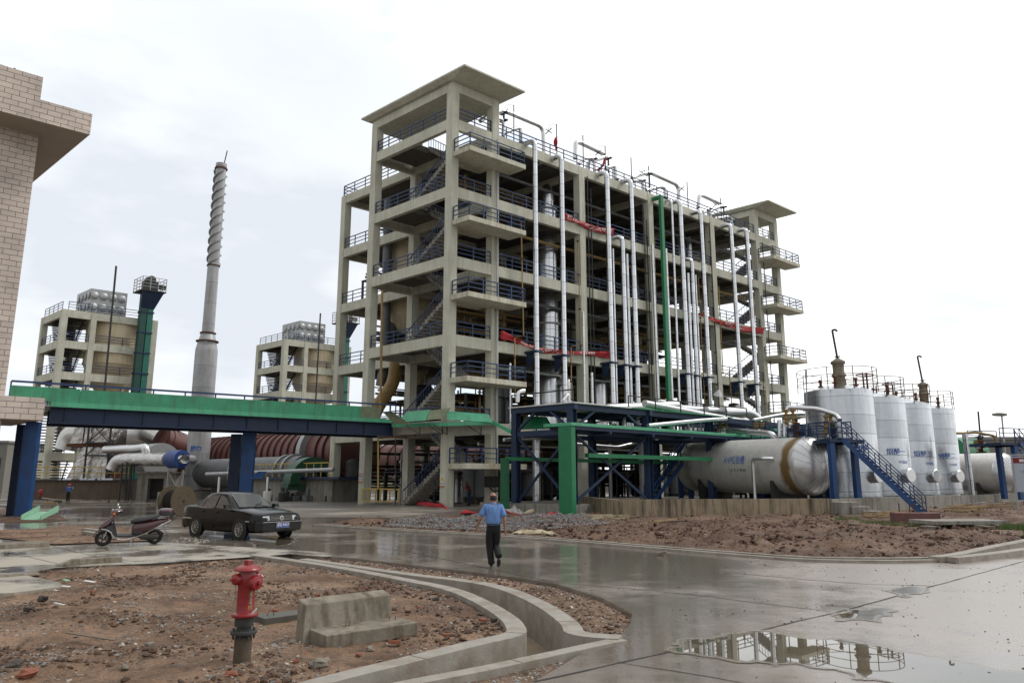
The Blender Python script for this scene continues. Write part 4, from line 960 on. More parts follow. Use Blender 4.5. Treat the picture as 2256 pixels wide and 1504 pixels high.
for (a,b,z0,z1) in ((B(-8.65,1.65,0),B(-7.2,1.65,0),5.1,6.2),(B(-4.6,1.65,0),B(-6.,1.65,0),5.1,6.2),(B(-8.85,1.85,0),B(-8.85,3.6,0),5.1,6.2),(B(-8.85,8.4,0),B(-8.85,6.6,0),5.1,6.2)):
    m=M(); m.bar(Vector((a.x,a.y,z0)),Vector((b.x,b.y,z1)),.14,.14); m.build('knee_brace',navy,pr)
m=M(); m.box(B,-9.25,-4.0,1.4,6.6,ZT,ZT+.07); m.build('deck',MT['white_paint'],pr)
m=M(); m.box(B,-9.2,-4.0,6.62,18,ZT,ZT+.06); m.build('deck',dgreen,pr)
m=M(); rail(m,[B(-4.2,1.5,ZT+.07),B(-9.1,1.5,ZT+.07)],.75,2.2,1,.03); m.build('railing',darkm,pr); m=M(); rail(m,[B(-9.1,6.5,ZT+.07),B(-9.1,20,ZT+.07)],.75,2.6,1,.025); m.build('railing',darkm,pr)
m=M(); 
for k in range(10): m.box(B,-8.7,-4.5,9+k*3.4,9.12+k*3.4,ZT-.2,ZT-.05)
m.build('joists',navy,pr)
# ================= green cable duct =================
gd=thing('green_cable_duct','wide green sheet metal duct that rises from the ground and turns along the pipe rack','duct',G(1252,1137,0))
g0=G(1252,1137,0); gu,gv=B.inv(g0.x,g0.y)
zg=5.05
m=M(); m.box(B,gu-.45,gu+.5,gv-.18,gv+.18,0,zg+.05); m.build('vertical_duct',dgreen,gd,bevel=.03)
m=M(); m.box(B,gu-.5,gu+1.6,gv-.2,gv+36,zg+.05,zg+.24); m.build('horizontal_duct',green,gd,bevel=.02)
m=M(); m.box(B,gu-.42,gu+1.5,gv+.22,gv+35.9,zg-.14,zg+.045); m.build('duct_underside',navy,gd)
for k in range(9):
    m=M(); m.box(B,gu-.55,gu+.9,gv+3+k*4,gv+3.14+k*4,zg-.3,zg-.142); m.build('duct_bracket',navy,gd)
lw=thing('green_cable_duct','narrow green duct bending low behind the pipe rack','duct',B(-3.6,1.4,0))
p0=G(1112,1110,.6); u0,v0=B.inv(p0.x,p0.y)
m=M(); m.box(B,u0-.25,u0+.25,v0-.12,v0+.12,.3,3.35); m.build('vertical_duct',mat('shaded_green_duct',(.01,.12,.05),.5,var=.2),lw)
m=M(); m.box(B,u0-.25,u0+.1,v0+.125,v0+30,3.2,3.42); m.build('horizontal_duct',dgreen,lw)
m=M(); m.box(B,u0-4.2,u0-3.9,2.4,34,3.35,3.6); tag(m.build('green_tray',dgreen),'thin green cable tray crossing below the wide green duct','cable tray')
# green awning behind the rack left
m=M(); P=[D(1142,945,47.2),D(1215,943,45.3),D(1200,918,46.4),D(1160,916,47.6)]; m.plate(P,(.15,.3,0)); tag(m.build('green_hood',dgreen),'dark green sheet hood at the left end of the pipe rack','hood')
# ================= pipes on the rack =================
def rackpipe(px,us,r,label,mt=silverh,n=12,rd=.5):
    P=[]
    for (x,y),u in zip(px,us): v,z=F(x,y,u); P.append(B(u,v,z))
    t=thing('rack_pipe',label,'pipe',P[0],group='silver pipes lying on the rack')
    m=M(); m.tube(rounded(P,rd,5),r,n); m.build('pipe_run',mt,t,smooth=True); return t
rackpipe([(1335,900),(1492,892),(1500,905)],[-6,-6,-6],.33,'thick silver pipe with rounded end lying on the middle of the rack')
rackpipe([(1420,888),(1560,915),(1700,940),(1722,952)],[-8.3]*4,.24,'long silver pipe along the outer edge of the rack')
rackpipe([(1500,899),(1548,903)],[-5.5]*2,.28,'silver pipe stub right of the thick rack pipe')
rackpipe([(1593,907),(1648,908),(1668,922)],[-6.5]*3,.42,'thick grey silver duct with rounded end near the far bay')
rackpipe([(1555,903),(1582,905),(1594,915)],[-6]*3,.3,'short silver pipe with elbow before the thick grey duct')
rackpipe([(1660,925),(1722,913),(1845,908)],[-9,-10,-12],.14,'white pipe running from the rack to the first vertical tank')
rackpipe([(1280,930),(1345,925)],[-3]*2,.12,'grey pipe under the rack deck at the left')
rackpipe([(1428,937),(1540,926),(1600,922)],[-9.4]*3,.14,'grey pipe crossing above the wide green duct')
rackpipe([(1245,976),(1360,985),(1400,975),(1530,966)],[-3]*4,.12,'grey pipe below the wide green duct')
rackpipe([(1110,968),(1240,962)],[-4]*2,.11,'grey pipe crossing behind the blue columns')
rackpipe([(1140,885),(1142,862),(1155,860)],[-5]*3,.13,'small silver pipe elbow on the left corner of the rack')
rackpipe([(1240,882),(1252,866),(1253,884)],[-6.5]*3,.12,'small silver elbow beside the second tall pipe')
for i,(x,y,h,u) in enumerate(((1182,975,2,-3.5),(1408,960,1,-6),(1375,918,1,-6),(1404,918,1,-6),(1445,925,1,-5.5),(1515,925,1,-5))):
    v,z=F(x,y,u); m=M(); m.tube([B(u,v,.7 if h==2 else 4.9),B(u,v,6.5)],.2 if h==2 else .13,10); tag(m.build('riser_stub',silver,smooth=True),['thick silver pipe leg behind the left cross brace','short silver pipe leg between deck and green duct, first','short silver pipe leg right of the green duct portal','short silver pipe leg beside the previous one nearer the far end','short silver pipe leg in the middle of the rack','short silver pipe leg near the grey platform frame'][i],'pipe','pipe legs of the rack')
for i,(x,u) in enumerate(((1182,-3.4),(1416,-5.0),(1345,-2.6))):
    v,z=F(x,1050,u); m=M(); m.tube([B(u,v,.62),B(u,v,4.7)],.26 if i<2 else .12,12); tag(m.build('support_pipe',galv,smooth=True),['grey round post behind the left X brace','grey round post left of the left blue stairs','thin grey post behind the right X brace'][i],'post')
m=M(); v,z=F(1285,1040,-1.9); m.box(B,-2.1,-1.6,v-.4,v+.3,.62,3.5); tag(m.build('cabinet',paint),'tall cream cabinet under the pipe rack right of the green duct leg','cabinet')
# floodlight
lp=F(1582,868,-1.3); t=thing('floodlight','bell shaped white floodlight on a thin mast beside the far column','lamp',B(-1.3,lp[0]-1.2,6.6)); 
m=M(); m.tube([B(-1.3,lp[0]-1.2,6.6),B(-1.3,lp[0]-1.2,lp[1]+.9),B(-1.3,lp[0],lp[1]+.6)],.04,6); m.build('mast',galv,t)
m=M(); m.lathe([(.06,.45),(.14,.3),(.3,.1),(.42,-.15),(.38,-.15),(.1,.25)],B(-1.3,lp[0],lp[1]),(.15,-.3,.9),16); m.build('lamp_shade',white,t,smooth=True)
# ================= valves, ochre manifolds =================
def valve(p,s,label,mt=rust,kind=0):
    t=thing('valve_stack',label,'valve',p,group='rusty valves above the horizontal tanks')
    m=M(); m.lathe([(.34,0),(.34,.1),(.16,.12),(.14,.35),(.3,.4),(.3,.5),(.16,.52),(.22,.75),(.28,.85),(.28,.95),(.1,1.0),(.07,1.25)],p,n=14); m.build('valve_body',mt,t,smooth=True)
    m=M(); m.lathe([(.24*s,1.2),(.27*s,1.23),(.24*s,1.26)],p,n=14); m.bar(p+Vector((-.24*s,0,1.23)),p+Vector((.24*s,0,1.23)),.03,.03); m.lathe([(.14,0),(.17,.15),(.06,.4)],p+Vector((0,0,.98)),n=10); m.build('handwheel',darkm,t)
    return t
# ================= tank farm =================
Tz=.85
TF=Fr((0,0),(1,0),(0,1))
wl=[G(1372,1144),G(1832,1143),G(1930,1139),G(2140,1118),G(2226,1108)]
wl=[Vector((p.x,p.y)) for p in wl]
inner=[Vector((6.0,40.2)),Vector((18.2,41.5))]
A0=Vector((G(1372,1144).x,G(1372,1144).y)); A1=Vector((G(1832,1139).x,G(1832,1139).y)); A2=A1+Vector((.77,.638))*37
pad([A0,A1,A2,A2+Vector((-19,17)),A0+Vector((-2,20))],Tz-.25,'tank_pad',padm)
m=M(); m.strip([A0,A1-Vector((.13,0))],.25,-.2,1.02); tag(m.build('retaining_wall',stained),'long rain-streaked concrete retaining wall below the horizontal tank','wall')
m=M(); m.strip([A1,A1+(A2-A1)*.5],.25,-.2,.98); tag(m.build('retaining_wall',conc),'pale concrete retaining wall behind the blue stairs','wall')
m=M(); m.strip([A1+(A2-A1)*.503,A2],.25,-.2,.95); tag(m.build('retaining_wall',conc),'concrete retaining wall at the right below the third horizontal tank','wall')
m=M(); a=A0+Vector((-.1,.3)); m.strip([a,a+Vector((-2,14))],.25,-.2,1.0); tag(m.build('retaining_wall',stained),'end of the concrete retaining wall turning back beside the pipe rack','wall')
# concrete steps
st=G(1895,1143); t=thing('concrete_steps','four crumbling concrete block steps up to the tank platform','steps',st)
dv=(A2-A1).normalized(); nv=Vector((dv.y,-dv.x))
S0=A1+dv*.4
for k in range(4):
    q=S0+Vector((.55*k+.2,-.45-.12*k)); m=M(); fr=Fr(q,(.98,.2),(-.2,.98)); m.box(fr,-.35,.75,-.5,.6,-.15,.84-.23*k); m.build('step',conc,t,bevel=.03)
# horizontal tanks
def htank(c0,c1,r,label,stain=True,seg=40):
    c0=Vector(c0);c1=Vector(c1);ax=(c1-c0).normalized();Ln=(c1-c0).length
    t=thing('horizontal_tank',label,'tank',Vector((c1.x,c1.y,Tz-.2)),group='horizontal storage tanks')
    m=M(); m.lathe([(r,0),(r,Ln)],c0,ax,seg); m.build('shell',[hsh],t,smooth=True)
    for nm,c,a in (('far_head',c0,-ax),('near_head',c1,ax)):
        m=M(); pr_=[(r*math.cos(q),r*.52*math.sin(q)) for q in np.linspace(0,math.pi/2,12)]; m.lathe([(r+.004,-.02)]+[(x,y) for x,y in pr_],c,a,seg); m.build('tank_head',headm,t,smooth=True)
    for s in (.18,.82):
        c=c0.lerp(c1,s); fr=Fr((c.x,c.y),(ax.y,-ax.x),(ax.x,ax.y)); m=M(); m.hexa([fr(-r*.8,-.15,Tz-.26),fr(r*.8,-.15,Tz-.26),fr(r*.8,.15,Tz-.26),fr(-r*.8,.15,Tz-.26),fr(-r*.86,-.15,c.z-r*.5),fr(r*.86,-.15,c.z-r*.5),fr(r*.86,.15,c.z-r*.5),fr(-r*.86,.15,c.z-r*.5)]); m.build('saddle',darkm,t)
    return t,c0,c1,ax
AX=(Vector((19.3,46.5,0))-Vector((15.15,54.3,0))).normalized()
def tankmat(name,stainx=None):
    m=mat(name,(.74,.73,.71),.42,.45,var=.08,scale=1.2,bump=.008,bscale=3,streak=.25,dirt=(.33,.22,.12)); return m
def stainmat(name,axis,bandpos,bandw):
    m=tankmat(name); n=m.node_tree.nodes; l=m.node_tree.links; b=n['Principled BSDF']
    src=b.inputs['Base Color'].links[0].from_socket
    g=n.new('ShaderNodeNewGeometry'); dt=n.new('ShaderNodeVectorMath'); dt.operation='DOT_PRODUCT'; dt.inputs[1].default_value=axis; l.new(g.outputs['Position'],dt.inputs[0])
    no=n.new('ShaderNodeTexNoise'); no.inputs['Scale'].default_value=1.1; no.inputs['Detail'].default_value=6; l.new(g.outputs['Position'],no.inputs[0])
    ad=n.new('ShaderNodeMath'); ad.operation='MULTIPLY_ADD'; l.new(no.outputs[0],ad.inputs[0]); ad.inputs[1].default_value=.8; l.new(dt.outputs['Value'],ad.inputs[2])
    last=src
    for pos,wd,amt,col in ((bandpos,bandw,.95,(.20,.115,.03)),(bandpos-9.0,.35,.5,(.26,.19,.11))):
        s=n.new('ShaderNodeMath'); s.operation='SUBTRACT'; l.new(ad.outputs[0],s.inputs[0]); s.inputs[1].default_value=pos+.4
        a=n.new('ShaderNodeMath'); a.operation='ABSOLUTE'; l.new(s.outputs[0],a.inputs[0])
        r=n.new('ShaderNodeMapRange'); r.inputs[1].default_value=wd*.5; r.inputs[2].default_value=wd*1.2; r.inputs[3].default_value=amt; r.inputs[4].default_value=0; l.new(a.outputs[0],r.inputs[0])
        x=n.new('ShaderNodeMix'); x.data_type='RGBA'; l.new(r.outputs[0],x.inputs[0]); l.new(last,x.inputs[6]); x.inputs[7].default_value=(*col,1); last=x.outputs[2]
    l.new(last,b.inputs['Base Color']); return m
c0,c1=Vector((13.97,55.7,3.05)),Vector((18.9,46.5,2.9))
bp=c1.x*AX.x+c1.y*AX.y
hsh=stainmat('rust_streaked_tank_shell',(AX.x,AX.y,0),bp-.5,.38); headm=mat('segmented_tank_head',(.66,.66,.67),.34,.9,var=.12,scale=1.5,bump=.01,bscale=2.2)
tA,a0,a1,axA=htank(c0,c1,1.82,'nearest horizontal silver tank with a brown rust band round its near end')
# petal seams on the head
def petals(t,c,ax,r,n=22):
    x=ax.cross(Vector((0,0,1))).normalized(); y=ax.cross(x); m=M()
    for k in range(n):
        a=2*math.pi*k/n; P=[]
        for q in np.linspace(.02,math.pi/2-.12,8): P.append(c+ax*(r*.52*math.sin(q)+.006)+(x*math.cos(a+q*.15)+y*math.sin(a+q*.15))*(r*math.cos(q)+.004))
        m.tube(P,.012,4,cap=False)
    m.build('head_seams',galv,t)
petals(tA,a1,axA,1.82)
hsh=tankmat('tank_shell_plain')
side=Vector((-axA.y,axA.x,0)); side=side if side.x<0 else -side
up=Vector((0,0,1))
# lettering wrapped on the tank side
def wrap(c0,ax,r,pos,ang):
    def fn(x,y):
        a=ang+y/r; return c0+ax*(pos+x)+side*(math.cos(a)*(r+.012))+up*(math.sin(a)*(r+.012))
    return fn
def tankpos(px,py):
    best=None
    for i in range(0,110):
        for j in range(0,40):
            s=i*.1; an=-.6+j*.04; P=c0+axA*s+side*math.cos(an)*1.83+up*math.sin(an)*1.83
            fw=P.y*CP+(P.z-CH)*SP; X=1128+FPX*P.x/fw; Y=752-FPX*(-P.y*SP+(P.z-CH)*CP)/fw
            d=(X-px)**2+(Y-py)**2
            if best is None or d<best[0]: best=(d,s,an)
    return best[1],best[2]
s_,an_=tankpos(1617,1014); s1,_=tankpos(1595,1014); s2,_=tankpos(1640,1014); Lc=abs(s2-s1)/4
text('AHF检验槽',1.0,btext,tA,lambda x,y: wrap(c0,axA,1.82,s_,an_)(x*Lc*.82,y*.62),bold=.004)
text('V119A',1.0,MT['joint_tar'],tA,lambda x,y: wrap(c0,axA,1.82,s_+.35,an_-.36)(x*.55,y*.28))
m=M(); sp,sa=tankpos(1672,1012); q=c0+axA*sp+side*1.85*math.cos(sa)+up*1.85*math.sin(sa); q2=q+side*.5+axA*0.2
pa=D(1688,1008,49.5); m.tube(rounded([q+axA*1.2-side*.0,q+side*.45+axA*1.0+up*.02,q+side*.5+up*0,Vector(((q+side*.5).x,(q+side*.5).y,.7))],.3,4),.12,10); tag(m.build('drain_pipe',silverh,smooth=True),'bent silver drain pipe standing in front of the nearest horizontal tank','pipe')
tB,b0,b1,axB=htank(Vector((18.75,58.8,2.9)),Vector((22.9,51,2.8)),1.75,'second horizontal silver tank half hidden behind the blue platform'); petals(tB,b1,axB,1.75)
rc=(2172-1128)/1600; 
tC,d0,d1,axC=htank(Vector((39.9,73.8,2.75)),Vector((44.0,66,2.7)),1.75,'horizontal silver tank at the right edge beside the notice board'); petals(tC,d1,axC,1.75)
# vertical tanks
VT=[(1857,50.0,868,2.2),(1932,54.6,880,2.2),(1993,58.9,893,2.2),(2048,63.3,905,2.2)]
names=['largest looking vertical silver tank behind the blue stairs, nearest of four','second vertical silver tank from the left with a cage ladder','third vertical silver tank between the second and the last','last vertical silver tank at the right of the row']
words=['98酸一','烟酸一','烟酸二','98酸二']; codes=['V101A','V102A','V102B','V101B']
tanks=[]
for i,(px,Y,py,r) in enumerate(VT):
    top=7.95
    c=D(px,1000,Y); c=Vector((c.x,c.y,0)); t=thing('vertical_tank',names[i],'tank',Vector((c.x,c.y,Tz-.25)),group='vertical acid tanks in a row'); tanks.append((t,c,r,top))
    m=M(); m.lathe([(0,top+.55),(r*.5,top+.38),(r-.02,top+.05),(r,top),(r,Tz+.1),(r-.25,Tz+.05),(r-.25,Tz-.24)],c,n=64); m.build('shell',tankm,t,smooth=True)
    # roof railing
    m=M(); R_=r+.35 if i==0 else r+.05
    for k in range(10):
        a=2*math.pi*k/10+.3; p=c+Vector((math.cos(a)*R_,math.sin(a)*R_,top)); m.tube([p,p+Vector((0,0,1.5))],.03,5)
    for h in (.55,1.0,1.5): m.tube([c+Vector((math.cos(a)*R_,math.sin(a)*R_,top+h)) for a in np.linspace(0,2*math.pi,37)[:-1]],.022,5,closed=True)
    m.build('roof_railing',MT['rusty_cast_iron'],t)
    # manway
    toc=Vector((-c.x,-c.y,0)).normalized(); a=math.atan2(toc.y,toc.x)+R(52); d=Vector((math.cos(a),math.sin(a),0))
    mp_=c+d*(r-.05)+Vector((0,0,2.35)); m=M(); m.lathe([(.0,.48),(.45,.48),(.50,.43),(.50,-.1)],mp_,d,24); m.build('manway',silverh,t,smooth=True)
    aw=math.atan2(toc.y,toc.x)+R(36)
    def fn(x,y,aw=aw,c=c,r=r,z=4.0): a_=aw+x/r; return c+Vector((math.cos(a_)*(r+.015),math.sin(a_)*(r+.015),z+y))
    text(words[i],.52,btext,t,fn,bold=.003); text(codes[i],.3,btext,t,lambda x,y,fn=fn: fn(x+.5,y-.72))
    # roof fittings
    for k in range(3):
        m=M(); a=k*2.1+i; p=c+Vector((math.cos(a)*r*.6,math.sin(a)*r*.6,top)); m.lathe([(.1,0),(.1,.5),(.2,.52),(.2,.6),(.08,.62),(.08,.85),(.16,.9),(.1,1.05)],p,n=10); m.build('roof_nozzle',rust,t,smooth=True)
    if i in (0,3):
        pxv={0:(1849,731,760,792,878),3:(2036,788,830,842,905)}[i]
        p=D(pxv[0],(pxv[3]+pxv[4])/2,Y-.2); z0=D(pxv[0],pxv[4],Y).z; z1=D(pxv[0],pxv[3]+4,Y).z; z2=D(pxv[0],pxv[1],Y).z; q=Vector((p.x,p.y,0)); s=.38 if i==0 else .34
        vt=thing('scrubber','%s grey vent scrubber with a hooked pipe on top of the %s vertical tank'%(('tall','first') if i==0 else ('smaller','last')),'vent',Vector((q.x,q.y,z0)),group='vent scrubbers on the tanks')
        h=z1-z0; m=M(); m.lathe([(s,0),(s*.95,h*.2),(s*.98,h*.55),(s*1.02,h*.57),(s*1.35,h*.6),(s*.98,h*.68),(s*.98,h*.9),(s*1.25,h*.92),(s*1.25,h*.98),(s*.5,h*1.05),(.1,h*1.08)],q+Vector((0,0,z0)),n=20); m.build('scrubber_body',mat('weathered_vent',(.22,.19,.14),.8,var=.35,scale=4) if 'weathered_vent' not in MT else MT['weathered_vent'],vt,smooth=True)
        lean=Vector((-.16,.1,0)); zz=z1+.1
        m=M(); m.tube(rounded([q+Vector((0,0,zz)),q+lean*.9+Vector((0,0,z2-.1)),q+lean+Vector((.0,0,z2+.12)),q+lean+Vector((.25,0,z2+.14)),q+lean+Vector((.34,0,z2+.02))],.12),.07,8); m.lathe([(.08,0),(.18,.02),(.18,.08),(.08,.1)],q+Vector((0,0,zz+.15)),n=10); m.build('hook_pipe',MT['dark_machinery'],vt,smooth=True)
# ladder between tanks
for (px,Y,lb) in ((1921,50.5,'rusty ladder with hoop rising beside the first vertical tank'),(1976,55.3,'thin ladder beside the second vertical tank')):
    p=D(px,1000,Y); p=Vector((p.x,p.y,Tz)); m=M(); d=Vector((.25,.2,0)); 
    for s in (-1,1): m.bar(p+d*s,p+d*s+Vector((0,0,8.6)),.06,.06)
    for k in range(28): m.bar(p-d+Vector((0,0,.3+k*.3)),p+d+Vector((0,0,.3+k*.3)),.03,.03)
    m.tube([p+Vector((.6*math.cos(a),.5*math.sin(a),8.4)) for a in np.linspace(0,2*math.pi,13)[:-1]],.03,5,closed=True); tag(m.build('ladder',rust),lb,'ladder')
# thin white mast left of tank 1, poles and lamp at the right
def pole(px,y1,y2,Y,r,label,mt=galv,cat='pole',name='pole',dx=0):
    a=D(px,y1,Y);b=D(px+dx,y2,Y); m=M(); m.tube([a,b],r,6); return tag(m.build(name,mt),label,cat)
pole(1777,1000,814,49,.04,'thin pale mast with a bent tip left of the first vertical tank')
pole(2163,1000,906,80,.09,'dark utility pole leaning left behind the right tank',darkm,dx=-8)
sl=D(2210,990,75); t=thing('street_lamp','tall lamp post with a flat oval head behind the notice board','street lamp',Vector((sl.x,sl.y,0)))
m=M(); m.tube([Vector((sl.x,sl.y,0)),D(2207,915,75)],.08,6); m.build('post',galv,t); m=M(); q=D(2202,912,75); m.lathe([(0,.15),(.3,.12),(.7,0),(.65,-.12),(0,-.15)],q,(0.1,.05,1),18); m.build('lamp_head',galv,t,smooth=True)
# pipe arch at the right
m=M(); P=[D(x,y,57) for x,y in ((2108,954),(2125,954),(2150,952),(2192,960),(2195,975))]; m.tube(rounded(P,.2),.1,8); tag(m.build('overhead_pipe',ochre,smooth=True),'brown overhead pipe above the right horizontal tank','pipe')
for k,x in enumerate((2124,2129)):
    a=D(x-1,955,56-k*.6); m=M(); m.tube([a,Vector((a.x,a.y,.7))],.13,8); tag(m.build('standpipe',silver,smooth=True),['silver standpipe left of the pair before the right tank','silver standpipe right of the pair before the right tank'][k],'pipe')
# platforms with stairs
def platform(fr,u0,u1,v0,v1,z,label,legs,open_side=None,sides='lrbf'):
    t=thing('access_platform',label,'platform',fr((u0+u1)/2,(v0+v1)/2,Tz-.25),group='blue access platforms')
    m=M(); m.box(fr,u0,u1,v0,v0+.12,z-.18,z); m.box(fr,u0,u1,v1-.12,v1,z-.22,z); m.box(fr,u0,u0+.12,v0+.121,v1-.121,z-.22,z); m.box(fr,u1-.12,u1,v0+.121,v1-.121,z-.22,z); m.box(fr,u0+.12,u1-.12,v0+.12,v1-.12,z-.06,z-.02); m.build('deck',navy,t)
    for (a,b) in legs: m=M(); m.box(fr,a-.17,a+.17,b-.17,b+.17,Tz-.25,z-.225); m.build('leg',steelblue,t)
    S={'f':[fr(u0,v0,z),fr(u1,v0,z)],'b':[fr(u0,v1,z),fr(u1,v1,z)],'l':[fr(u0,v0,z),fr(u0,v1,z)],'r':[fr(u1,v0,z),fr(u1,v1,z)]}
    for s in sides: m=M(); rail(m,S[s],1.05,1.2,3,.025); m.build('railing',blue,t)
    return t
def stairs(p0,p1,wv,n,label,zt):
    """p0 bottom, p1 top, wv = width vector"""
    p0=Vector(p0);p1=Vector(p1);wv=Vector(wv)
    t=thing('steel_stairs',label,'stairs',p0,group='blue steel stairs')
    for s in (0,1): m=M(); m.bar(p0+wv*s,p1+wv*s,.06,.3); m.build('stringer',steelblue,t)
    m=M(); d=(p1-p0); hd=Vector((d.x,d.y,0)).normalized()*.13
    for k in range(n):
        q=p0+d*((k+.5)/n); m.hexa([q-hd+Vector((0,0,-.02))+wv*.03,q+hd+Vector((0,0,-.02))+wv*.03,q+hd+wv*.97+Vector((0,0,-.02)),q-hd+wv*.97+Vector((0,0,-.02)),q-hd+wv*.03+Vector((0,0,.02)),q+hd+wv*.03+Vector((0,0,.02)),q+hd+wv*.97+Vector((0,0,.02)),q-hd+wv*.97+Vector((0,0,.02))])
    m.build('treads',galv,t)
    for s in (0,1):
        m=M(); k=7
        for i in range(k+1): q=p0+wv*s+d*(i/k); m.bar(q,q+Vector((0,0,1.05)),.05,.05)
        for h in (1.05,.6): m.bar(p0+wv*s+Vector((0,0,h)),p1+wv*s+Vector((0,0,h)),.05,.05)
        m.build('handrail',blue,t)
    return t
# platform in front of tank B, top at y~975, x 1830..1890
pz=D(1840,967,44.5).z
fl=Fr((D(1835,1000,44.6).x,44.6),(.95,.3),(-.25,.97))
platform(fl,-.3,2.3,-.2,3.2,pz,'blue steel platform between the nearest horizontal tank and the long stairs',[(-.1,0),(1.95,.4),(1.9,2.9)],sides='lb')
_wf=Fr((c1.x+2.1,c1.y+.9),(.88,.47),(-AX.x,-AX.y)); platform(_wf,0,.9,-.5,8.5,4.7,'blue walkway behind the top of the nearest horizontal tank',[(.45,2),(.45,7)],sides='lr')
tp=fl(.6,-.25,pz); bt=G(2035,1136); stairs(Vector((bt.x,bt.y,.05)),Vector((tp.x,tp.y,pz)),Vector((.62,.75,0)),19,'long blue steel staircase descending right in front of the vertical tanks',pz)
# left stairs (near the rack) up to the left end of the tank
bl=G(1420,1103,.62); tl=D(1520,974,57.5); stairs(Vector((bl.x,bl.y,.62)),tl,Vector((.5,-.75,0)),15,'blue steel staircase rising right to the left end of the nearest tank',tl.z)
platform(Fr((tl.x,tl.y),(.95,.2),(-.2,.95)),0,2.2,-.7,2.6,tl.z,'blue steel platform at the left end of the nearest horizontal tank',[(.1,2.3),(-.0,.2)],sides='br')
m=M(); gp_=tl+Vector((.2,-.6,0))
for dx in (0,.55):
    m.bar(gp_+Vector((dx,0,0)),gp_+Vector((dx,0,2.2)),.05,.05); m.bar(gp_+Vector((dx,.4,0)),gp_+Vector((dx,.4,2.2)),.05,.05)
m.box(Fr((gp_.x,gp_.y),(1,0),(0,1)),-.05,.6,-.05,.45,tl.z+1.75,tl.z+2.3); tag(m.build('control_box',galv),'grey control box on a thin frame at the top of the left blue stairs','control box')
# platform of the right tank
fr2=Fr((D(2238,1000,55).x,55),(.95,.3),(-.25,.97)); pz2=D(2200,975,55).z
platform(fr2,-1.6,1.4,-.2,2.6,pz2,'blue access platform over the right horizontal tank',[(-.1,0),(1.2,2.4)],sides='fb')
p2=fr2(.3,-.25,pz2); stairs(Vector((p2.x+4.6,p2.y+2.5,.2)),p2,Vector((.3,1,0)),14,'blue stairs running out of the picture at the right edge',pz2)
# valves and ochre double pipes above tanks
for i,(x,y,Y,s) in enumerate(((1578,978,56,1),(1755,963,48.3,1.4),(1838,975,46,1),(2162,997,57,1.2))):
    p=D(x,y,Y); valve(p,s,['rusty valve stack on the left end of the nearest horizontal tank','large rusty valve on the brown stained end of the nearest tank','dark blue valve at the platform corner by the long stairs','rusty valve on top of the right horizontal tank'][i],rust if i!=2 else navy)
for i,(x,y0,y1,Y,dxx) in enumerate(((1588,915,945,55,11),(1732,900,935,48,15),(1665,930,950,54,14),(1820,912,962,47,10),(2150,970,985,57,9))):
    t=thing('flanged_pipes','pair of ochre flanged vertical pipes %s'%['above the left end of the nearest tank','hanging from the silver pipe near the first vertical tank','under the outer rack pipe','at the blue platform by the long stairs','above the right horizontal tank'][i],'pipe',D(x,y1,Y),group='ochre flanged pipe pairs')
    for k in (0,1):
        a=D(x+k*dxx,y0,Y); b=D(x+k*dxx,y1,Y); b.y=a.y; m=M(); m.tube([a,b],.11,8)
        for q in (.1,.35,.6,.85): m.lathe([(.11,-.04),(.2,-.04),(.2,.04),(.11,.04)],a.lerp(b,q),n=10)
        m.build('flanged_pipe',ochre,t,smooth=True)
    m=M(); m.lathe([(0,-.18),(.2,-.12),(.25,0),(.2,.12),(0,.18)],D(x+dxx/2,y1,Y),(1,0,0),10); m.build('bowl',silverh,t,smooth=True)
m=M(); m.tube(rounded([D(1732,905,48),D(1735,897,48),D(1800,900,47.5),D(1842,913,46.5),D(1850,925,46)],.3),.15,10); tag(m.build('overhead_pipe',silverh,smooth=True),'silver overhead pipe passing above the platform to the long stairs','pipe')
m=M(); m.tube(rounded([D(1610,990,54),D(1610,948,54),D(1650,951,52),D(1700,955,50),D(1712,970,50)],.3),.2,10); tag(m.build('overhead_pipe',silverh,smooth=True),'silver pipe loop standing on top of the nearest horizontal tank','pipe')
for k,x in enumerate((1717,1728)):
    m=M(); m.tube([D(x,925,49.5),D(x,962,49.5)],.15,8); tag(m.build('standpipe',silver,smooth=True),'%s of two short silver standpipes left of the large rusty valve'%['left','right'][k],'pipe')
for i in range(9):
    x=1625+i*11; p=D(x,968+2*math.sin(i*2.3),60); m=M(); m.lathe([(.12,0),(.12,.25),(.22,.3),(.22,.4),(.1,.45),(.1,.7),(.2,.75),(.05,.9)],p,n=8); m.box(Fr((p.x,p.y),(1,0),(0,1)),-.08,.08,-.08,.08,.6,p.z); tag(m.build('small_valve',[rust,darkm,galv][i%3]),'small rusty valve in the row behind the nearest horizontal tank','valve','row of small valves behind the tank')
# notice board
nb=G(2243,1118,0); q=D(2243,1040,47); t=thing('notice_board','large notice board with red header at the right edge of the yard','notice board',Vector((q.x,q.y,0)))
rx=Vector((.93,-.37,0)); c_=Vector((q.x,q.y,0)); zt=D(2243,1005,47).z; zb=D(2243,1083,47).z; n_=Vector((-.37,-.93,0)); hw=.95
def nbq(x,z,o=0): return c_+rx*x+n_*o+Vector((0,0,z))
c_=c_+rx*.75
m=M(); m.plate([nbq(-hw,zb),nbq(hw,zb),nbq(hw,zt),nbq(-hw,zt)],-n_*.05); m.build('panel',mat('pale_blue_panel',(.45,.50,.58),.6,var=.05),t)
m=M(); m.plate([nbq(-hw,zt-.42,.01),nbq(hw,zt-.42,.01),nbq(hw,zt-.08,.01),nbq(-hw,zt-.08,.01)],n_*.006); m.build('header',mat('dark_red_header',(.22,.02,.025),.7),t)
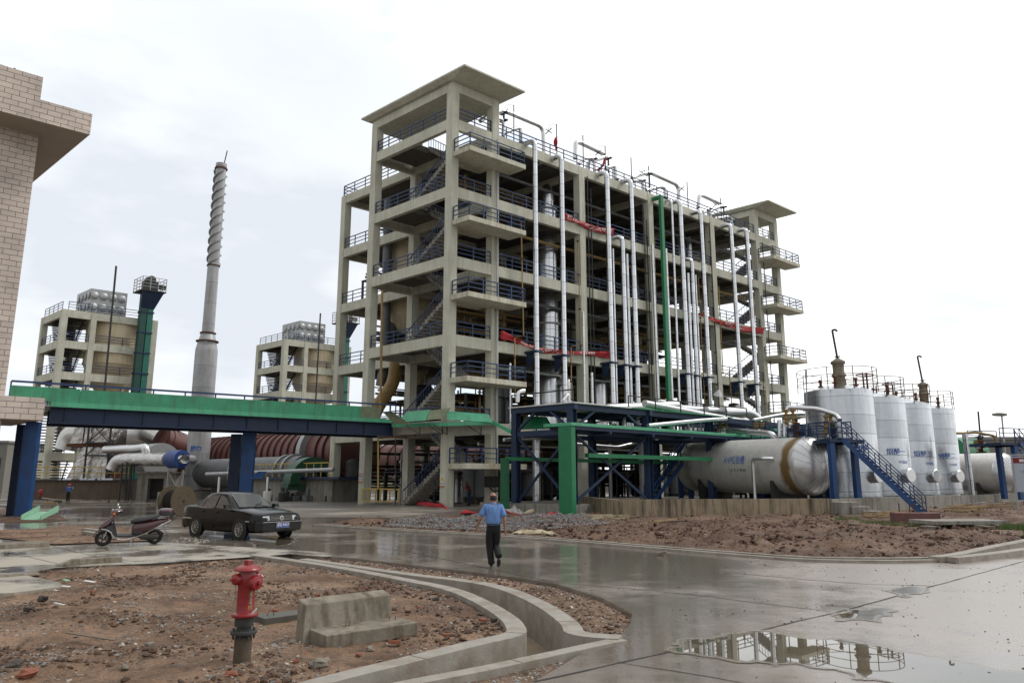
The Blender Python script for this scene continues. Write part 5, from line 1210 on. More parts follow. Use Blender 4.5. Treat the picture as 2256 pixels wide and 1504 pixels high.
m=M(); m.plate([nbq(-hw*.65,zt-.35,.02),nbq(hw*.6,zt-.35,.02),nbq(hw*.6,zt-.17,.02),nbq(-hw*.65,zt-.17,.02)],n_*.006); m.build('title_plate',white,t)
text('安全告知牌',.15,black,t,lambda x,y: nbq(x-.02,zt-.26+y,.035))
for k,s in enumerate(('注意事项','一 进入厂区戴安全帽','二 严禁烟火','三 当心腐蚀','四 穿防护服')): text(s,.15,MT['joint_tar'],t,lambda x,y,k=k: nbq(x,zt-.68-k*.27+y,.016))
m=M(); 
for s in (-1,1): m.bar(nbq(s*(hw+.05),0),nbq(s*(hw+.05),zt+.15),.1,.1)
m.bar(nbq(-hw,zt+.1),nbq(hw,zt+.1),.08,.08); m.build('frame',galv,t)
# things lying by the right kerb
m=M(); q=G(1990,1162,0); m.box(Fr((q.x,q.y),(.95,-.15),(.2,.95)),-.3,1.6,0,.8,-.1,.62); tag(m.build('red_block',mat('pink_red_panel',(.19,.085,.08),.85,var=.25,scale=2,streak=.4)),'faded pink red block below the foot of the long blue stairs','block')
m=M()
for x in (1980,2013,2003):
    q=G(x,1158); m.tube([Vector((q.x,q.y-.15,0)),Vector((q.x+.02,q.y-.15,1.0))],.025,5)
tag(m.build('rebar',rust),'rusty rebar ends sticking up before the pink block','rebar')
m=M(); q=G(2130,1170); m.box(Fr((q.x,q.y),(.98,.1),(-.1,.98)),-1.6,1.7,-.3,1.3,.28,.42); o=tag(m.build('loose_slab',conc),'grey slab lying flat on the soil near the right kerb','slab')
m=M(); q=G(2130,1176); 
for s in (-1.1,1.2): m.box(Fr((q.x,q.y),(.98,.1),(-.1,.98)),s-.2,s+.2,.2,.9,-.05,.275)
tag(m.build('block_support',rm_ ),'two rough blocks under the flat grey slab','block')
def debris(px,n,mt,label,cat,L0,L1,zz=.1,seed=1):
    P=[G(x,y) for x,y in px]; Pn=[(p.x,p.y) for p in P]; xs=[p[0] for p in Pn]; ys=[p[1] for p in Pn]; r_=random.Random(seed); m=M(); k=0
    while k<n:
        x,y=r_.uniform(min(xs),max(xs)),r_.uniform(min(ys),max(ys))
        if not inpoly(Pn,x,y): continue
        k+=1; a=r_.uniform(-.6,.6); l_=r_.uniform(L0,L1); d=Vector((math.cos(a),math.sin(a),r_.uniform(-.12,.12)))*l_/2; p=Vector((x,y,zz+r_.uniform(0,.25))); m.bar(p-d,p+d,r_.uniform(.03,.12),.03)
    o=tag(m.build('debris',mt),label,cat); o['kind']='stuff'
wood=mat('scrap_wood',(.33,.23,.12),.8,var=.35,scale=4,isl=.5); pale=mat('pale_scraps',(.50,.44,.40),.8,var=.2,isl=.4); straw=mat('torn_sacking',(.42,.36,.24),.9,var=.2,isl=.3)
debris([(1905,1140),(1990,1138),(2000,1152),(1930,1150)],150,wood,'scattered light wood offcuts below the vertical tanks','wood scraps',.3,1.1)
debris([(2060,1122),(2200,1112),(2230,1118),(2120,1140)],160,wood,'heap of wood and sheet scraps along the right wall','wood scraps',.4,1.8)
debris([(2140,1116),(2220,1110),(2225,1118),(2160,1124)],70,pale,'pinkish plastic scraps on the wood heap at the right','scraps',.3,1.4,.2,4)
debris([(1290,1146),(1375,1143),(1390,1152),(1300,1156)],70,straw,'torn pale sacking beside the end of the retaining wall','sacking',.2,1.0,.05,2)
m=M(); m.bar(G(1405,1153,.1),G(1490,1143,.25),.09,.06); tag(m.build('plank',wood),'thin plank propped on the soil before the retaining wall','plank')
m=M(); m.bar(G(1400,1150,.12),G(1545,1146,.12),.3,.03); tag(m.build('plank',darkm),'dark board lying behind the thin plank at the wall foot','plank')
# ================= left brick building =================
C0=Fr((-26.3,37.5),U2,V2)
def brickmat():
    m=bpy.data.materials.new('split_face_tiles'); m.use_nodes=True; n=m.node_tree.nodes; l=m.node_tree.links; b=n['Principled BSDF']
    uv=n.new('ShaderNodeUVMap'); uv.uv_map='UVMap'; br=n.new('ShaderNodeTexBrick'); l.new(uv.outputs[0],br.inputs[0])
    br.inputs['Color1'].default_value=(.68,.58,.51,1); br.inputs['Color2'].default_value=(.60,.51,.445,1); br.inputs['Mortar'].default_value=(.24,.20,.19,1)
    br.inputs['Scale'].default_value=1; br.inputs['Mortar Size'].default_value=.014; br.inputs['Brick Width'].default_value=.66; br.inputs['Row Height'].default_value=.30; br.inputs['Bias'].default_value=-.1
    wv=n.new('ShaderNodeTexWave'); wv.bands_direction='Y'; wv.inputs['Scale'].default_value=2.9; l.new(uv.outputs[0],wv.inputs[0])
    mx=n.new('ShaderNodeMix'); mx.data_type='RGBA'; mx.blend_type='MULTIPLY'; mx.inputs[0].default_value=.28; l.new(br.outputs[0],mx.inputs[6]); l.new(wv.outputs[0],mx.inputs[7])
    no=n.new('ShaderNodeTexNoise'); no.inputs['Scale'].default_value=.6; no.inputs['Detail'].default_value=6; g=n.new('ShaderNodeNewGeometry'); l.new(g.outputs['Position'],no.inputs[0])
    mr=n.new('ShaderNodeMapRange'); mr.inputs[1].default_value=.3; mr.inputs[2].default_value=.7; mr.inputs[3].default_value=.78; mr.inputs[4].default_value=1.12; l.new(no.outputs[0],mr.inputs[0])
    v=n.new('ShaderNodeVectorMath'); v.operation='SCALE'; l.new(mx.outputs[2],v.inputs[0]); l.new(mr.outputs[0],v.inputs['Scale']); l.new(v.outputs[0],b.inputs['Base Color']); b.inputs['Roughness'].default_value=.85
    bm=n.new('ShaderNodeBump'); bm.inputs['Distance'].default_value=.03; l.new(br.outputs['Fac'],bm.inputs['Height']); bm.invert=True; l.new(bm.outputs[0],b.inputs['Normal']); return m
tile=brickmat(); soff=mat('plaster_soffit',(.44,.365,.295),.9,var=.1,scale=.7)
bb=thing('tiled_building','pale tiled building with a deep overhanging roof at the left edge','building',C0(0,0,0))
m=M(); m.box(C0,0,14,-30,0,-.3,20.8); m.build('wall',tile,bb)
m=M(); m.box(C0,-1.96,14,-30,1.87,20.82,22.05); m.build('roof_fascia',tile,bb)
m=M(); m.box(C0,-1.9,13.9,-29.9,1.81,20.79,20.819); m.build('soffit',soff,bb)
m=M(); m.box(C0,-1.955,12,-30,-.6,22.051,23.35); m.build('parapet',tile,bb)
m=M(); m.tube([C0(-1.5,-1.8,23.5),C0(-1.5,-6,23.7)],.05,6); m.tube([C0(-1.5,-1.8,23.35),C0(-1.5,-1.8,23.6)],.05,6); m.build('roof_wire',darkm,bb)
m=M(); a,_=F(98,900,-.5,C0); m.box(C0,-.5,5,-9,a,5.1,6.27); m.build('entrance_canopy',tile,bb)
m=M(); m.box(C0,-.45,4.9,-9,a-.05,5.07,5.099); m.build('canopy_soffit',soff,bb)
# ================= elevated conveyor bridge =================
P0=Vector((-28.0,37.6)); P1=Vector((-8.35,51.15)); bd=(P1-P0).normalized(); BF=Fr(P0,bd,(-bd.y,bd.x)); BL=(P1-P0).length
bp_=lambda px,v=0: (lambda r:(lambda t:BF.inv(r[0]*t,r[1]*t)[0])(((BF.V.x*(P0.x+BF.V.x*v)+BF.V.y*(P0.y+BF.V.y*v)))/(BF.V.x*r[0]+BF.V.y*r[1])))(ray(px,940))
br_=thing('conveyor_bridge','long elevated footbridge with green sides joining the tiled building and the near stair tower','bridge',Vector((P0.x,P0.y,0)))
ua=bp_(12)
def seg(name,u0,u1,v0,v1,z0,z1,mt): m=M(); m.box(BF,u0,u1,v0,v1,z0,z1); return m.build(name,mt,br_)
for v in (0,2.6):
    seg('girder',ua+1.9,BL,v,v+.04,5.12,5.86,navy); seg('girder_flange',ua+1.9,BL,v-.14,v+.18,5.05,5.119,navy); seg('girder_flange',ua+1.9,BL,v-.14,v+.18,5.861,5.91,navy)
for k in range(12): m=M(); m.box(BF,ua+2.6+k*1.95,ua+2.66+k*1.95,-.12,-.002,5.12,5.86); m.build('stiffener',navy,br_)
seg('deck',ua,BL,-.4,3.1,5.93,6.0,galv)
pan=[ua,ua+3.2]+[ua+3.2+k*3.3 for k in range(1,7)]; pan=[p for p in pan if p<BL-1.0]+[BL-1.2]
for i,(a,b) in enumerate(zip(pan[:-1],pan[1:])):
    m=M(); m.hexa([BF(a,-.46,6.2),BF(b-.015,-.46,6.2),BF(b-.015,-.42,6.2),BF(a,-.42,6.2),BF(a,-.62,6.93-.02*(i%2)),BF(b-.015,-.62,6.93),BF(b-.015,-.58,6.93),BF(a,-.58,6.93-.02*(i%2))]); m.build('side_panel',green if i!=6 else board,br_)
seg('edge_channel',ua+1.9,BL,-.5,-.42,5.92,6.19,green)
seg('edge_channel',ua+1.9,BL,3.12,3.2,5.92,6.9,dgreen)
m=M(); rail(m,[BF(ua,-.36,6.0),BF(BL,-.36,6.0)],1.18,1.7,1,.04); m.build('railing',blue,br_); m=M(); rail(m,[BF(ua,3.0,6.0),BF(BL,3.0,6.0)],1.15,1.7,1,.03); m.build('railing',blue,br_)
def bent(u,w=.75):
    for v in (.0,2.6):
        m=M(); m.box(BF,u-w/2,u+w/2,v-.06,v-.035,-.1,5.05); 
        m.box(BF,u-w/2,u-w/2+.03,v-.3,v-.061,-.1,5.05); m.box(BF,u-w/2,u-w/2+.03,v-.034,v+.24,-.1,5.05); m.box(BF,u+w/2-.03,u+w/2,v-.034,v+.24,-.1,5.05); m.box(BF,u-w/2+.03,u+w/2-.03,v+.2,v+.22,-.1,5.05); m.build('bent_leg',steelblue,br_)
    m=M(); m.box(BF,u-.2,u+.2,.25,2.5,4.3,4.6); m.build('bent_beam',navy,br_)
u_l=bp_(52,0)
for v,(x0,x1) in ((0,(37,68)),(2.2,(18,40))):
    pass
m=M(); 
for (x0,x1,Y,mt_) in ((33,62,38.6,steelblue),(14,30,40.4,navy)):
    a=D(x0+10,1040,Y);b=D(x1+10,1040,Y); fr=Fr((a.x,a.y),(1,0),(0,1)); wdt=b.x-a.x
    m=M(); m.box(fr,0,wdt,0,.3,-.1,5.05); m.build('bent_leg',mt_,br_)
uu=bp_(541,0)
for (x0,x1,Y,mt_) in ((529,556,47.1,steelblue),(503,526,48.8,navy)):
    a=D(x0,1040,Y);b=D(x1,1040,Y); fr=Fr((a.x,a.y),(1,0),(0,1)); m=M(); m.box(fr,0,b.x-a.x,0,.35,-.1,5.05); m.build('bent_leg',mt_,br_)
m=M(); a=D(527,1035,47.4); m.box(Fr((a.x,a.y),(1,0),(0,1)),-.12,.06,.1,1.6,2.4,2.8); m.build('tie',navy,br_)
m=M(); P=[D(553,1053,46.6),D(574,1053,46.6),D(588,1038,46.9),D(568,1038,46.9)]; m.plate(P,(0,.05,.0)); tag(m.build('tilted_sheet',steelblue),'tilted blue sheet fixed to the middle bridge leg','sheet')
# green walkway edge wrapping the tower
wk=thing('walkway_edge','green sheet edged walkway wrapping round the near stair tower at first floor level','walkway',B(0,-1,5.6))
pw=[BF(BL-.3,-.5,5.75),D(985,934,47.2),D(1088,931,47.9),D(1126,951,46.6)]
for a,b in zip(pw[:-1],pw[1:]):
    m=M(); m.bar(a,b,.06,.24); m.build('edge_channel',green,wk)
m=M(); m.plate([pw[0],pw[1],pw[2],B(-.05,4.3,5.85),B(-.05,-.05,5.85),B(6,-.05,5.85)],(0,0,.03)); m.build('walkway_plate',galv,wk)
for (q,mt_) in (([(868,934),(905,934),(868,910),(845,909)],board),([(868,930),(938,926),(948,902),(900,906)],green),([(940,925),(975,922),(992,898),(948,904)],board),([(985,924),(1083,930),(1076,912),(985,905)],green)):
    Y=[47.8]*4; P=[D(q[0][0],q[0][1],48.4 if q[0][0]<900 else 47.6),D(q[1][0],q[1][1],47.6),D(q[2][0],q[2][1],47.9),D(q[3][0],q[3][1],48.5 if q[0][0]<900 else 47.9)]
    m=M(); m.plate(P,(0.02,.05,0)); m.build('sheet_panel',mt_,wk)
for x in (925,975,985,1060):
    a=D(x,940,48.0); m=M(); m.bar(a,a+Vector((0,.0,-.5)),.05,.05); m.bar(a+Vector((0,0,-.5)),a+Vector((-.9,-.2,.1)),.05,.05); m.build('bracket',darkm,wk)
# yellow gate and poles left of the tower stairs
t=thing('yellow_gate','low yellow pipe gate between the two left columns of the tower','gate',D(830,1100,50.6))
def yb(x0,y0,x1,y1,Y0=51,Y1=51,r=.04): m=M(); m.bar(D(x0,y0,Y0),D(x1,y1,Y1),r*2,r*2); return m
for (a) in ((797,1076,838,1076),(797,1104,838,1104),(798,1076,797,1105),(811,1076,811,1104),(828,1076,827,1104),(838,1074,837,1106),(838,1076,880,1078),(841,1104,880,1104),(859,1077,858,1104),(879,1077,878,1105)): yb(*a).build('gate_bar',yellow,t)
pole(833,1075,964,50.8,.06,'yellow pole rising from the yellow gate',yellow); pole(871,1112,966,49.5,.05,'dark slim post with a foot plate right of the yellow pole',darkm)
m=M(); m.bar(D(836,965,50.6),D(890,961,50),.05,.08); tag(m.build('crossbar',rust),'rusty thin bar at the top of the yellow pole','bar')
pole(775,1090,740,400 if 0 else 62,.03,'thin dark wire rod',darkm) if 0 else None
# ================= plants far behind: two silo buildings =================
def silobuilding(o,k,label,lab2):
    f=Fr(o,U2,V2); t=thing('silo_building',label,'building',f(3,5,0),group='silo buildings behind the bridge')
    f=Fr(o,U2,(V2[0]*.90,V2[1]*.90)); Z=[23,19.1,15.2,11.3,5.3]; W_=12.3; Dp=8.2; V_=[(0,.75),(3.6,4.3),(11.55,12.3)]; U_=[(0,.75),(7.45,8.2)]
    for v in V_:
        for u in U_: m=M(); m.box(f,u[0],u[1],v[0],v[1],-.3,22.99); m.build('column',paint,t)
    for z in Z:
        for (a,b,c,d) in ((.06,.45,.75,3.6),(.06,.45,4.3,11.55),(7.75,8.14,.75,3.6),(7.75,8.14,4.3,11.55),(.75,7.45,.06,.45),(.75,7.45,3.7,4.1),(.75,7.45,11.85,12.24)):
            m=M(); m.box(f,a,b,c,d,z-.95,z); m.build('beam',paint,t)
        m=M(); m.box(f,4.6,7.5,.5,3.7,z-.2,z-.02); m.build('floor_slab',slabm,t)
        m=M(); rail(m,[f(.2,4.3,z),f(.2,11.5,z)],1.05,1.5,3,.03); rail(m,[f(.2,.75,z),f(.2,3.6,z)],1.05,1.4,3,.03); rail(m,[f(.75,.2,z),f(7.45,.2,z)],1.05,1.5,3,.03); m.build('railing',blue,t)
    for za,zb in zip([0]+Z[::-1][:-1],Z[::-1]):
        m=M(); n=16
        for q in range(n):
            a=q/n; m.box(f,4.4-3.4*a-.2,4.4-3.4*a+.15,.9,3.5,za+(zb-za)*a-.08,za+(zb-za)*a+.05); m.box(f,6.9-2.0*a-.15,6.9-2.0*a+.12,.9,3.5,za+(zb-za)*(1-a)-.08,za+(zb-za)*(1-a)+.05)
        m.bar(f(4.4,1.0,za),f(1,1.0,zb),.06,.3); m.bar(f(4.4,3.2,za),f(1,3.2,zb),.06,.3); m.build('stair_flight',darkm,t)
    # horizontal louvre-like pipes low left
    m=M(); m.box(f,.4,7.8,.4,11.9,22.6,22.95); m.build('roof_slab',slabm,t)
    silo(f,3.6,8.0,3.3,22.5,17.0,11.0,'cream hopper silo inside the %s silo building'%lab2)
    # panel water tank on the roof
    w_=thing('water_tank','stainless panel water tank on the roof of the %s silo building'%lab2,'water tank',f(4.5,6.2,23.3),group='panel water tanks')
    m=M(); m.box(f,2.2,7.2,3.9,8.7,23.5,26.6); m.build('tank_body',galv,w_)
    m=M(); 
    for a in range(4):
        for b in range(2):
            for fc in (0,1):
                if fc==0: c=f(2.2,4.5+a*1.2,24.2+b*1.5); nn=f(-1,0,0)-f(0,0,0)
                else: c=f(2.8+a*1.25,3.9,24.2+b*1.5); nn=f(0,-1,0)-f(0,0,0)
                m=M(); m.lathe([(.55,0),(.42,.10),(.2,.15),(0,.16)],c,nn,10); m.build('pressed_panel',galv,w_,smooth=True)
    m=M(); 
    for q in range(4): m=M(); m.box(f,2.4+q*1.4,2.6+q*1.4,3.9,8.6,22.96,23.49); m.build('skid',darkm,w_)
    e=thing('bucket_elevator','green bucket elevator with a railed head platform beside the %s silo building'%lab2,'elevator',f(-.7,9.9,0),group='green bucket elevators')
    m=M(); m.box(f,-1.3,-.5,9.3,10.1,0,26.3); m.build('up_leg',mat('dark_green_casing',(.012,.07,.055),.5,var=.3) if 'dark_green_casing' not in MT else MT['dark_green_casing'],e)
    m=M(); m.box(f,-1.25,-.55,10.25,11.0,0,26.3); m.build('down_leg',mat('teal_casing',(.02,.16,.12),.5,var=.2) if 'teal_casing' not in MT else MT['teal_casing'],e)
    m=M(); 
    for q in range(9): m=M(); m.box(f,-1.36,-.45,9.2,11.1,2+q*2.7,2.18+q*2.7); m.build('joint_flange',navy,e)
    m=M(); m.box(f,-2.4,.5,8.7,12.0,26.35,26.5); m.build('head_platform',darkm,e)
    m=M(); m.plate([f(-1.3,9.25,24.2),f(-1.3,11.05,24.2),f(-2.2,11.8,26.34),f(-2.2,8.9,26.34)],f(.12,0,0)-f(0,0,0)); m.plate([f(-.5,11.06,24.2),f(-1.28,11.06,24.2),f(-2.05,11.8,26.34),f(.3,11.8,26.34)],f(0,-.1,0)-f(0,0,0)); m.build('platform_struts',navy,e)
    m=M(); rail(m,[f(-2.35,8.75,26.5),f(-2.35,11.95,26.5),f(.45,11.95,26.5),f(.45,8.75,26.5),f(-2.35,8.75,26.5)],1.7,.9,4,.025); m.build('platform_railing',galv,e)
    m=M(); m.box(f,-1.5,-.4,9.4,11.2,26.52,27.9); m.lathe([(0,-.6),(.55,-.6),(.55,.6),(0,.6)],f(-.9,10.3,28.1),f(1,0,0)-f(0,0,0),14); m.lathe([(0,-.5),(.35,-.5),(.35,.5),(0,.5)],f(-.9,11.9,27.4),f(0,1,0)-f(0,0,0),12); m.build('drive_head',darkm,e,smooth=True)
    r=thing('lightning_rod','tall thin rod standing before the %s silo building'%lab2,'rod',f(-3,7.2,0)); return f
cc_=D(112,900,88); f1=silobuilding((cc_.x,88),0,'left silo building with dark zigzag stairs behind the green bridge','left')
cc2=D(618,900,107.5); f2=silobuilding((cc2.x,107.5),1,'right silo building further away beyond the chimney','right')
for nm,(x0,y0,x1,y1,Y) in {'left':(229,900,256,586,80),'right':(694,900,706,690,100)}.items():
    o=[q for q in bpy.data.objects if q.name.startswith('lightning_rod') and nm in q['label'] and 'silo' in q['label']][0]
    a=D(x0,y0,Y);b=D(x1,y1,Y); o.location=(a.x,a.y,0); WL[o.name]=Vector((a.x,a.y,0)); m=M(); m.tube([Vector((a.x,a.y,0)),b],.11,6); m.build('rod',darkm,o)
# ================= chimney =================
cb=D(432,1060,80); cx,cy=cb.x,80.
c=Vector((cx,cy,0)); topz=D(495,362,80).z
t=thing('chimney','tall grey steel chimney with helical strakes on its upper half and a thin tip rod','chimney',c)
zz=lambda y: D(455,y,80).z
z1,z2,z3=zz(776),zz(735),zz(586)
m=M(); m.lathe([(1.18,.9),(1.18,z1),(1.16,z1+.3),(.74,z2),(.66,z2+.1),(.62,z3),(.56,topz-.4),(.62,topz-.35),(.62,topz),(.5,topz),(.5,topz-.5)],c,n=40); m.build('shaft',mat('chimney_paint',(.42,.43,.445),.5,.25,var=.12,scale=1.2,streak=.4,dirt=(.18,.12,.08),bands=((0,0,1),2.4,.3)),t,smooth=True)
for k in range(3):
    m=M(); n=120; L_=[];Rr=[]
    for i in range(n+1):
        a=2*math.pi*(k/3+i/n*3.6); z=z3+(topz-.9-z3)*i/n; L_.append(c+Vector((math.cos(a)*.58,math.sin(a)*.58,z))); Rr.append(c+Vector((math.cos(a)*.80,math.sin(a)*.80,z+.03)))
    m.add([*L_,*Rr],[(i,i+1,n+2+i,n+1+i) for i in range(n)]); o=m.build('helical_strake',galv,t,smooth=True); md=o.modifiers.new('s','SOLIDIFY'); md.thickness=.05
for z,r in ((z3,.72),(z2+.05,.86),(z2-.9,1.2),(topz-.6,.72)): m=M(); m.lathe([(r-.2,z-.06),(r,z-.06),(r,z+.06),(r-.2,z+.06)],c,n=32); m.build('flange',rust,t)
m=M()
m.lathe([(1.15,.9),(1.5,.9),(1.5,1.0),(1.15,1.0)],c,n=32); m.build('flange',rust,t)
m=M(); m.tube([c+Vector((.3,0,topz)),c+Vector((.55,0,topz+1.7))],.06,6); m.build('tip_rod',darkm,t)
m=M(); m.lathe([(2.0,-.2),(2.0,.9),(0,.9)],c,n=32); m.build('foundation',conc,t)
m=M(); m.lathe([(.0,.08),(.32,.05),(.34,-.2)],c+Vector((.75,-.93,3.4)),(.62,-.78,0),14); m.build('port',darkm,t)
aw=math.atan2(-cy,-cx)
text('烟囱',1.0,btext,t,lambda x,y: c+Vector((math.cos(aw-.25+x*.62/1.19)*1.195,math.sin(aw-.25+x*.62/1.19)*1.195,zz(990)+y*.66)),bold=.03)
# ================= kilns, ducts and furnace group =================
ax=Vector((U2[0],U2[1],0)); 
k0=Vector((-17.2+3.2,70.2-2.8,4.55)); t=thing('rotary_kiln','long rusty red ribbed drum behind the blue bridge legs','kiln',Vector((k0.x,k0.y,0)))
m=M(); m.lathe([(0,0),(2.25,0),(2.25,38),(0,38)],k0,ax,40); m.build('shell',kilnm,t,smooth=True)
for k in range(31):
    if k in (4,5): continue
    m=M(); s=1.2*k; m.lathe([(2.24,s),(2.42,s),(2.42,s+.14),(2.24,s+.14)],k0,ax,40); m.build('rib',kilnd,t)
m=M(); m.lathe([(2.25,5.4),(2.85,5.45),(2.85,6.1),(2.25,6.15)],k0,ax,44); m.build('tyre_ring',galv,t)
for s in (14,24,34): 
    m=M();     q=k0+ax*s; m.box(Fr((q.x,q.y),U2,V2),-.6,.6,-2,2,-.2,2.3); m.build('pier',conc,t)
g0_=D(700,1030,66); g0_.z=2.75; t=thing('rotary_cooler','smaller grey drum lying in front of the red ribbed drum','drum',Vector((g0_.x,g0_.y,0)))
m=M(); m.lathe([(0,0),(1.5,0),(1.5,19),(0,19)],D(640,1030,70)*0+Vector((g0_.x,g0_.y,g0_.z))+ax*2,ax,32); m.build('shell',drumm,t,smooth=True)
for s in (3.4,4.6,13.0): m=M(); m.lathe([(1.5,s),(1.68,s),(1.68,s+.25),(1.5,s+.25)],Vector((g0_.x,g0_.y,g0_.z)),ax,32); m.build('tyre_ring',galv,t)
q=D(686,1000,64.0); q.z=3.0; t=thing('gear_cover','dark green curved gear cover before the big drum','gear cover',Vector((q.x,q.y,2.0)))
m=M(); m.lathe([(1.4,-.6),(2.3,-.55),(2.3,.55),(1.4,.6)],Vector((q.x,q.y,1.7)),ax,28,a0=math.pi,a1=2*math.pi,ref=(V2[0],V2[1],0)); m.box(Fr((q.x,q.y),U2,V2),-.6,.6,-2.3,2.3,1.2,1.75); m.build('cover',mat('gear_green',(.02,.09,.05),.5,var=.2),t,smooth=True)
# plinth and railing in front
fp=Fr((D(745,1090,61).x,61.),U2,V2)
m=M(); m.box(fp,0,16,-.6,2.6,-.2,2.1); tag(m.build('machine_plinth',conc),'stained concrete plinth carrying the grey drum','plinth')
m=M(); m.box(fp,-1.5,16.3,-1.0,3.0,2.11,2.3); tag(m.build('service_deck',navy),'dark blue service deck edge on the plinth before the drums','deck')
m=M(); rail(m,[fp(16,-.95,2.3),fp(0,-.95,2.3)],1.15,1.1,2,.035,.035); tag(m.build('yellow_railing',yellow),'yellow railing along the service deck before the drums','railing')
m=M(); a=D(455,1044,66);b=D(735,1034,56); m.tube([a,b],.16,10); tag(m.build('service_pipe',galv,smooth=True),'low silver pipe crossing in front of the concrete plinth','pipe')
for i,(x,y,h) in enumerate(((588,1108,1.7),(481,1100,2.4))): m=M(); q=D(x,1090,62); m.tube([Vector((q.x,q.y,0)),Vector((q.x,q.y,2.3))],.12,8); tag(m.build('pipe_prop',silverh),['white prop under the low silver pipe right of the chimney' ,'white prop close to the blue bridge legs'][1-i],'prop')
for i in range(26):
    s=rng.random(); x=470+rng.random()*270; Y=60+rng.random()*6; q=D(x,1070,Y); h=rng.uniform(.5,1.5); m=M(); r=rng.uniform(.12,.35)
    if i%2: m.lathe([(r,0),(r,h*.7),(r*.5,h*.8),(r*.4,h)],Vector((q.x,q.y,0)),n=10)
    else: m.box(Fr((q.x,q.y),U2,V2),-r,r,-r,r,0,h*.6); m.box(Fr((q.x,q.y),U2,V2),-r*.4,r*.4,-r*.4,r*.4,h*.6+.002,h)
    tag(m.build('pump_unit',[darkm,darkm,drumm][i%3]),'dark pump or motor among the machinery below the drums','pump','pumps and motors below the drums')
# big silver duct and red cone
d0=D(165,957,85); d1_=D(345,962,80)
t=thing('flue_duct','fat dented silver flue duct running below the bridge at the left','duct',d0)
m=M(); P=[D(150,990,88),D(160,958,88),D(185,955,87.5),D(250,956,86),D(330,957,84),D(352,966,84)]; m.tube(rounded(P,2.0,6),1.45,28); m.build('duct_run',mat('flue_aluminium',(.66,.65,.63),.28,1.,var=.1,scale=1.2,bump=.05,bscale=.8),t,smooth=True)
m=M(); m.tube([D(348,963,84),D(385,983,86.5),D(425,1000,90)],[1.5,1.7,2.2],28); tag(m.build('red_cone',kilnm,smooth=True),'rusty red conical duct linking the fat silver duct and the ribbed drum','duct')
m=M()
for s in np.linspace(0,1,6):
    a=D(348,963,84).lerp(D(400,990,88),s); m.lathe([(1.52+s*.25,-.05),(1.62+s*.25,-.05),(1.62+s*.25,.05),(1.52+s*.25,.05)],a,(D(400,990,88)-D(348,963,84)),28)
tag(m.build('cone_ribs',kilnd),'dark ribs around the red conical duct','ribs')
# furnace tower (dented cladding)
t=thing('furnace_casing','dented aluminium clad furnace tower with cross bracing at the far left','furnace',D(205,1090,78))
f0=Fr((D(186,1000,78).x,78),(.97,.1),(-.1,.97))
m=M(); m.hexa([f0(-1.6,0,2.2),f0(2.6,0,2.2),f0(2.6,4,2.2),f0(-1.6,4,2.2),f0(-.3,.2,5.5),f0(2.5,.2,5.5),f0(2.5,4,5.5),f0(-.3,4,5.5)]); m.hexa([f0(-.2,-.1,5.9),f0(2.6,-.1,5.9),f0(2.6,4,5.9),f0(-.2,4,5.9),f0(.0,-.1,9.2),f0(2.6,-.1,9.2),f0(2.6,4,9.2),f0(0,4,9.2)]); m.build('cladding',crumple,t)
m=M(); m.hexa([f0(-1.8,.3,5.9),f0(-.5,.3,5.9),f0(-.5,3,5.9),f0(-1.8,3,5.9),f0(-1.2,.3,8.5),f0(-.5,.3,8.5),f0(-.5,3,8.5),f0(-1.2,3,8.5)]); m.build('side_cladding',crumple,t)
m=M(); xs=(.4,2.7)
for x in xs: m.bar(f0(x,-.5,2.2),f0(x,-.5,8.3),.16,.16)
for z in (8.2,5.9,4.6): m.bar(f0(.2,-.5,z),f0(2.9,-.5,z),.16,.16)
m.bar(f0(.4,-.5,5.9),f0(2.7,-.5,8.2),.09,.09); m.bar(f0(.4,-.48,8.2),f0(2.7,-.48,5.9),.09,.09); m.bar(f0(.4,-.5,4.6),f0(1.5,-.5,5.8),.09,.09); m.bar(f0(2.7,-.5,4.6),f0(1.6,-.5,5.8),.09,.09); m.bar(f0(.4,-.5,8.2),f0(-.1,-.3,9.6),.12,.12); m.bar(f0(2.7,-.5,8.2),f0(2.4,-.3,9.6),.12,.12); m.build('brace_frame',darkm,t)
m=M(); m.box(f0,-2.0,2.4,.1,3.8,5.55,5.85); m.build('rusty_belt',rust,t)
m=M(); m.box(f0,-4,5.2,-1.5,4,-.2,2.05); tag(m.build('furnace_plinth',mat('sooty_concrete',(.14,.105,.08),.9,var=.35,scale=.8,streak=.6)),'sooty brown concrete base under the dented furnace tower','plinth')
m=M(); m.box(f0,-4.2,5.6,-1.9,-1.0,2.06,2.16); tag(m.build('furnace_deck',navy),'thin blue walkway edge on the furnace base','deck')
m=M(); rail(m,[f0(-4.1,-1.85,2.16),f0(5.5,-1.85,2.16)],1.2,1.3,2,.035,.035); tag(m.build('yellow_railing',yellow),'yellow railing on the furnace base at the far left','railing')
m=M(); m.box(f0,2.9,3.7,.5,1.5,2.2,4.9); tag(m.build('red_column',kilnm),'red brown box column right of the dented furnace','column')
m=M(); m.box(f0,-5.2,-4.3,-1.6,-.6,0,2.6); tag(m.build('grey_cabinet',galv),'pale grey cabinet leaning at the left of the furnace base','cabinet')
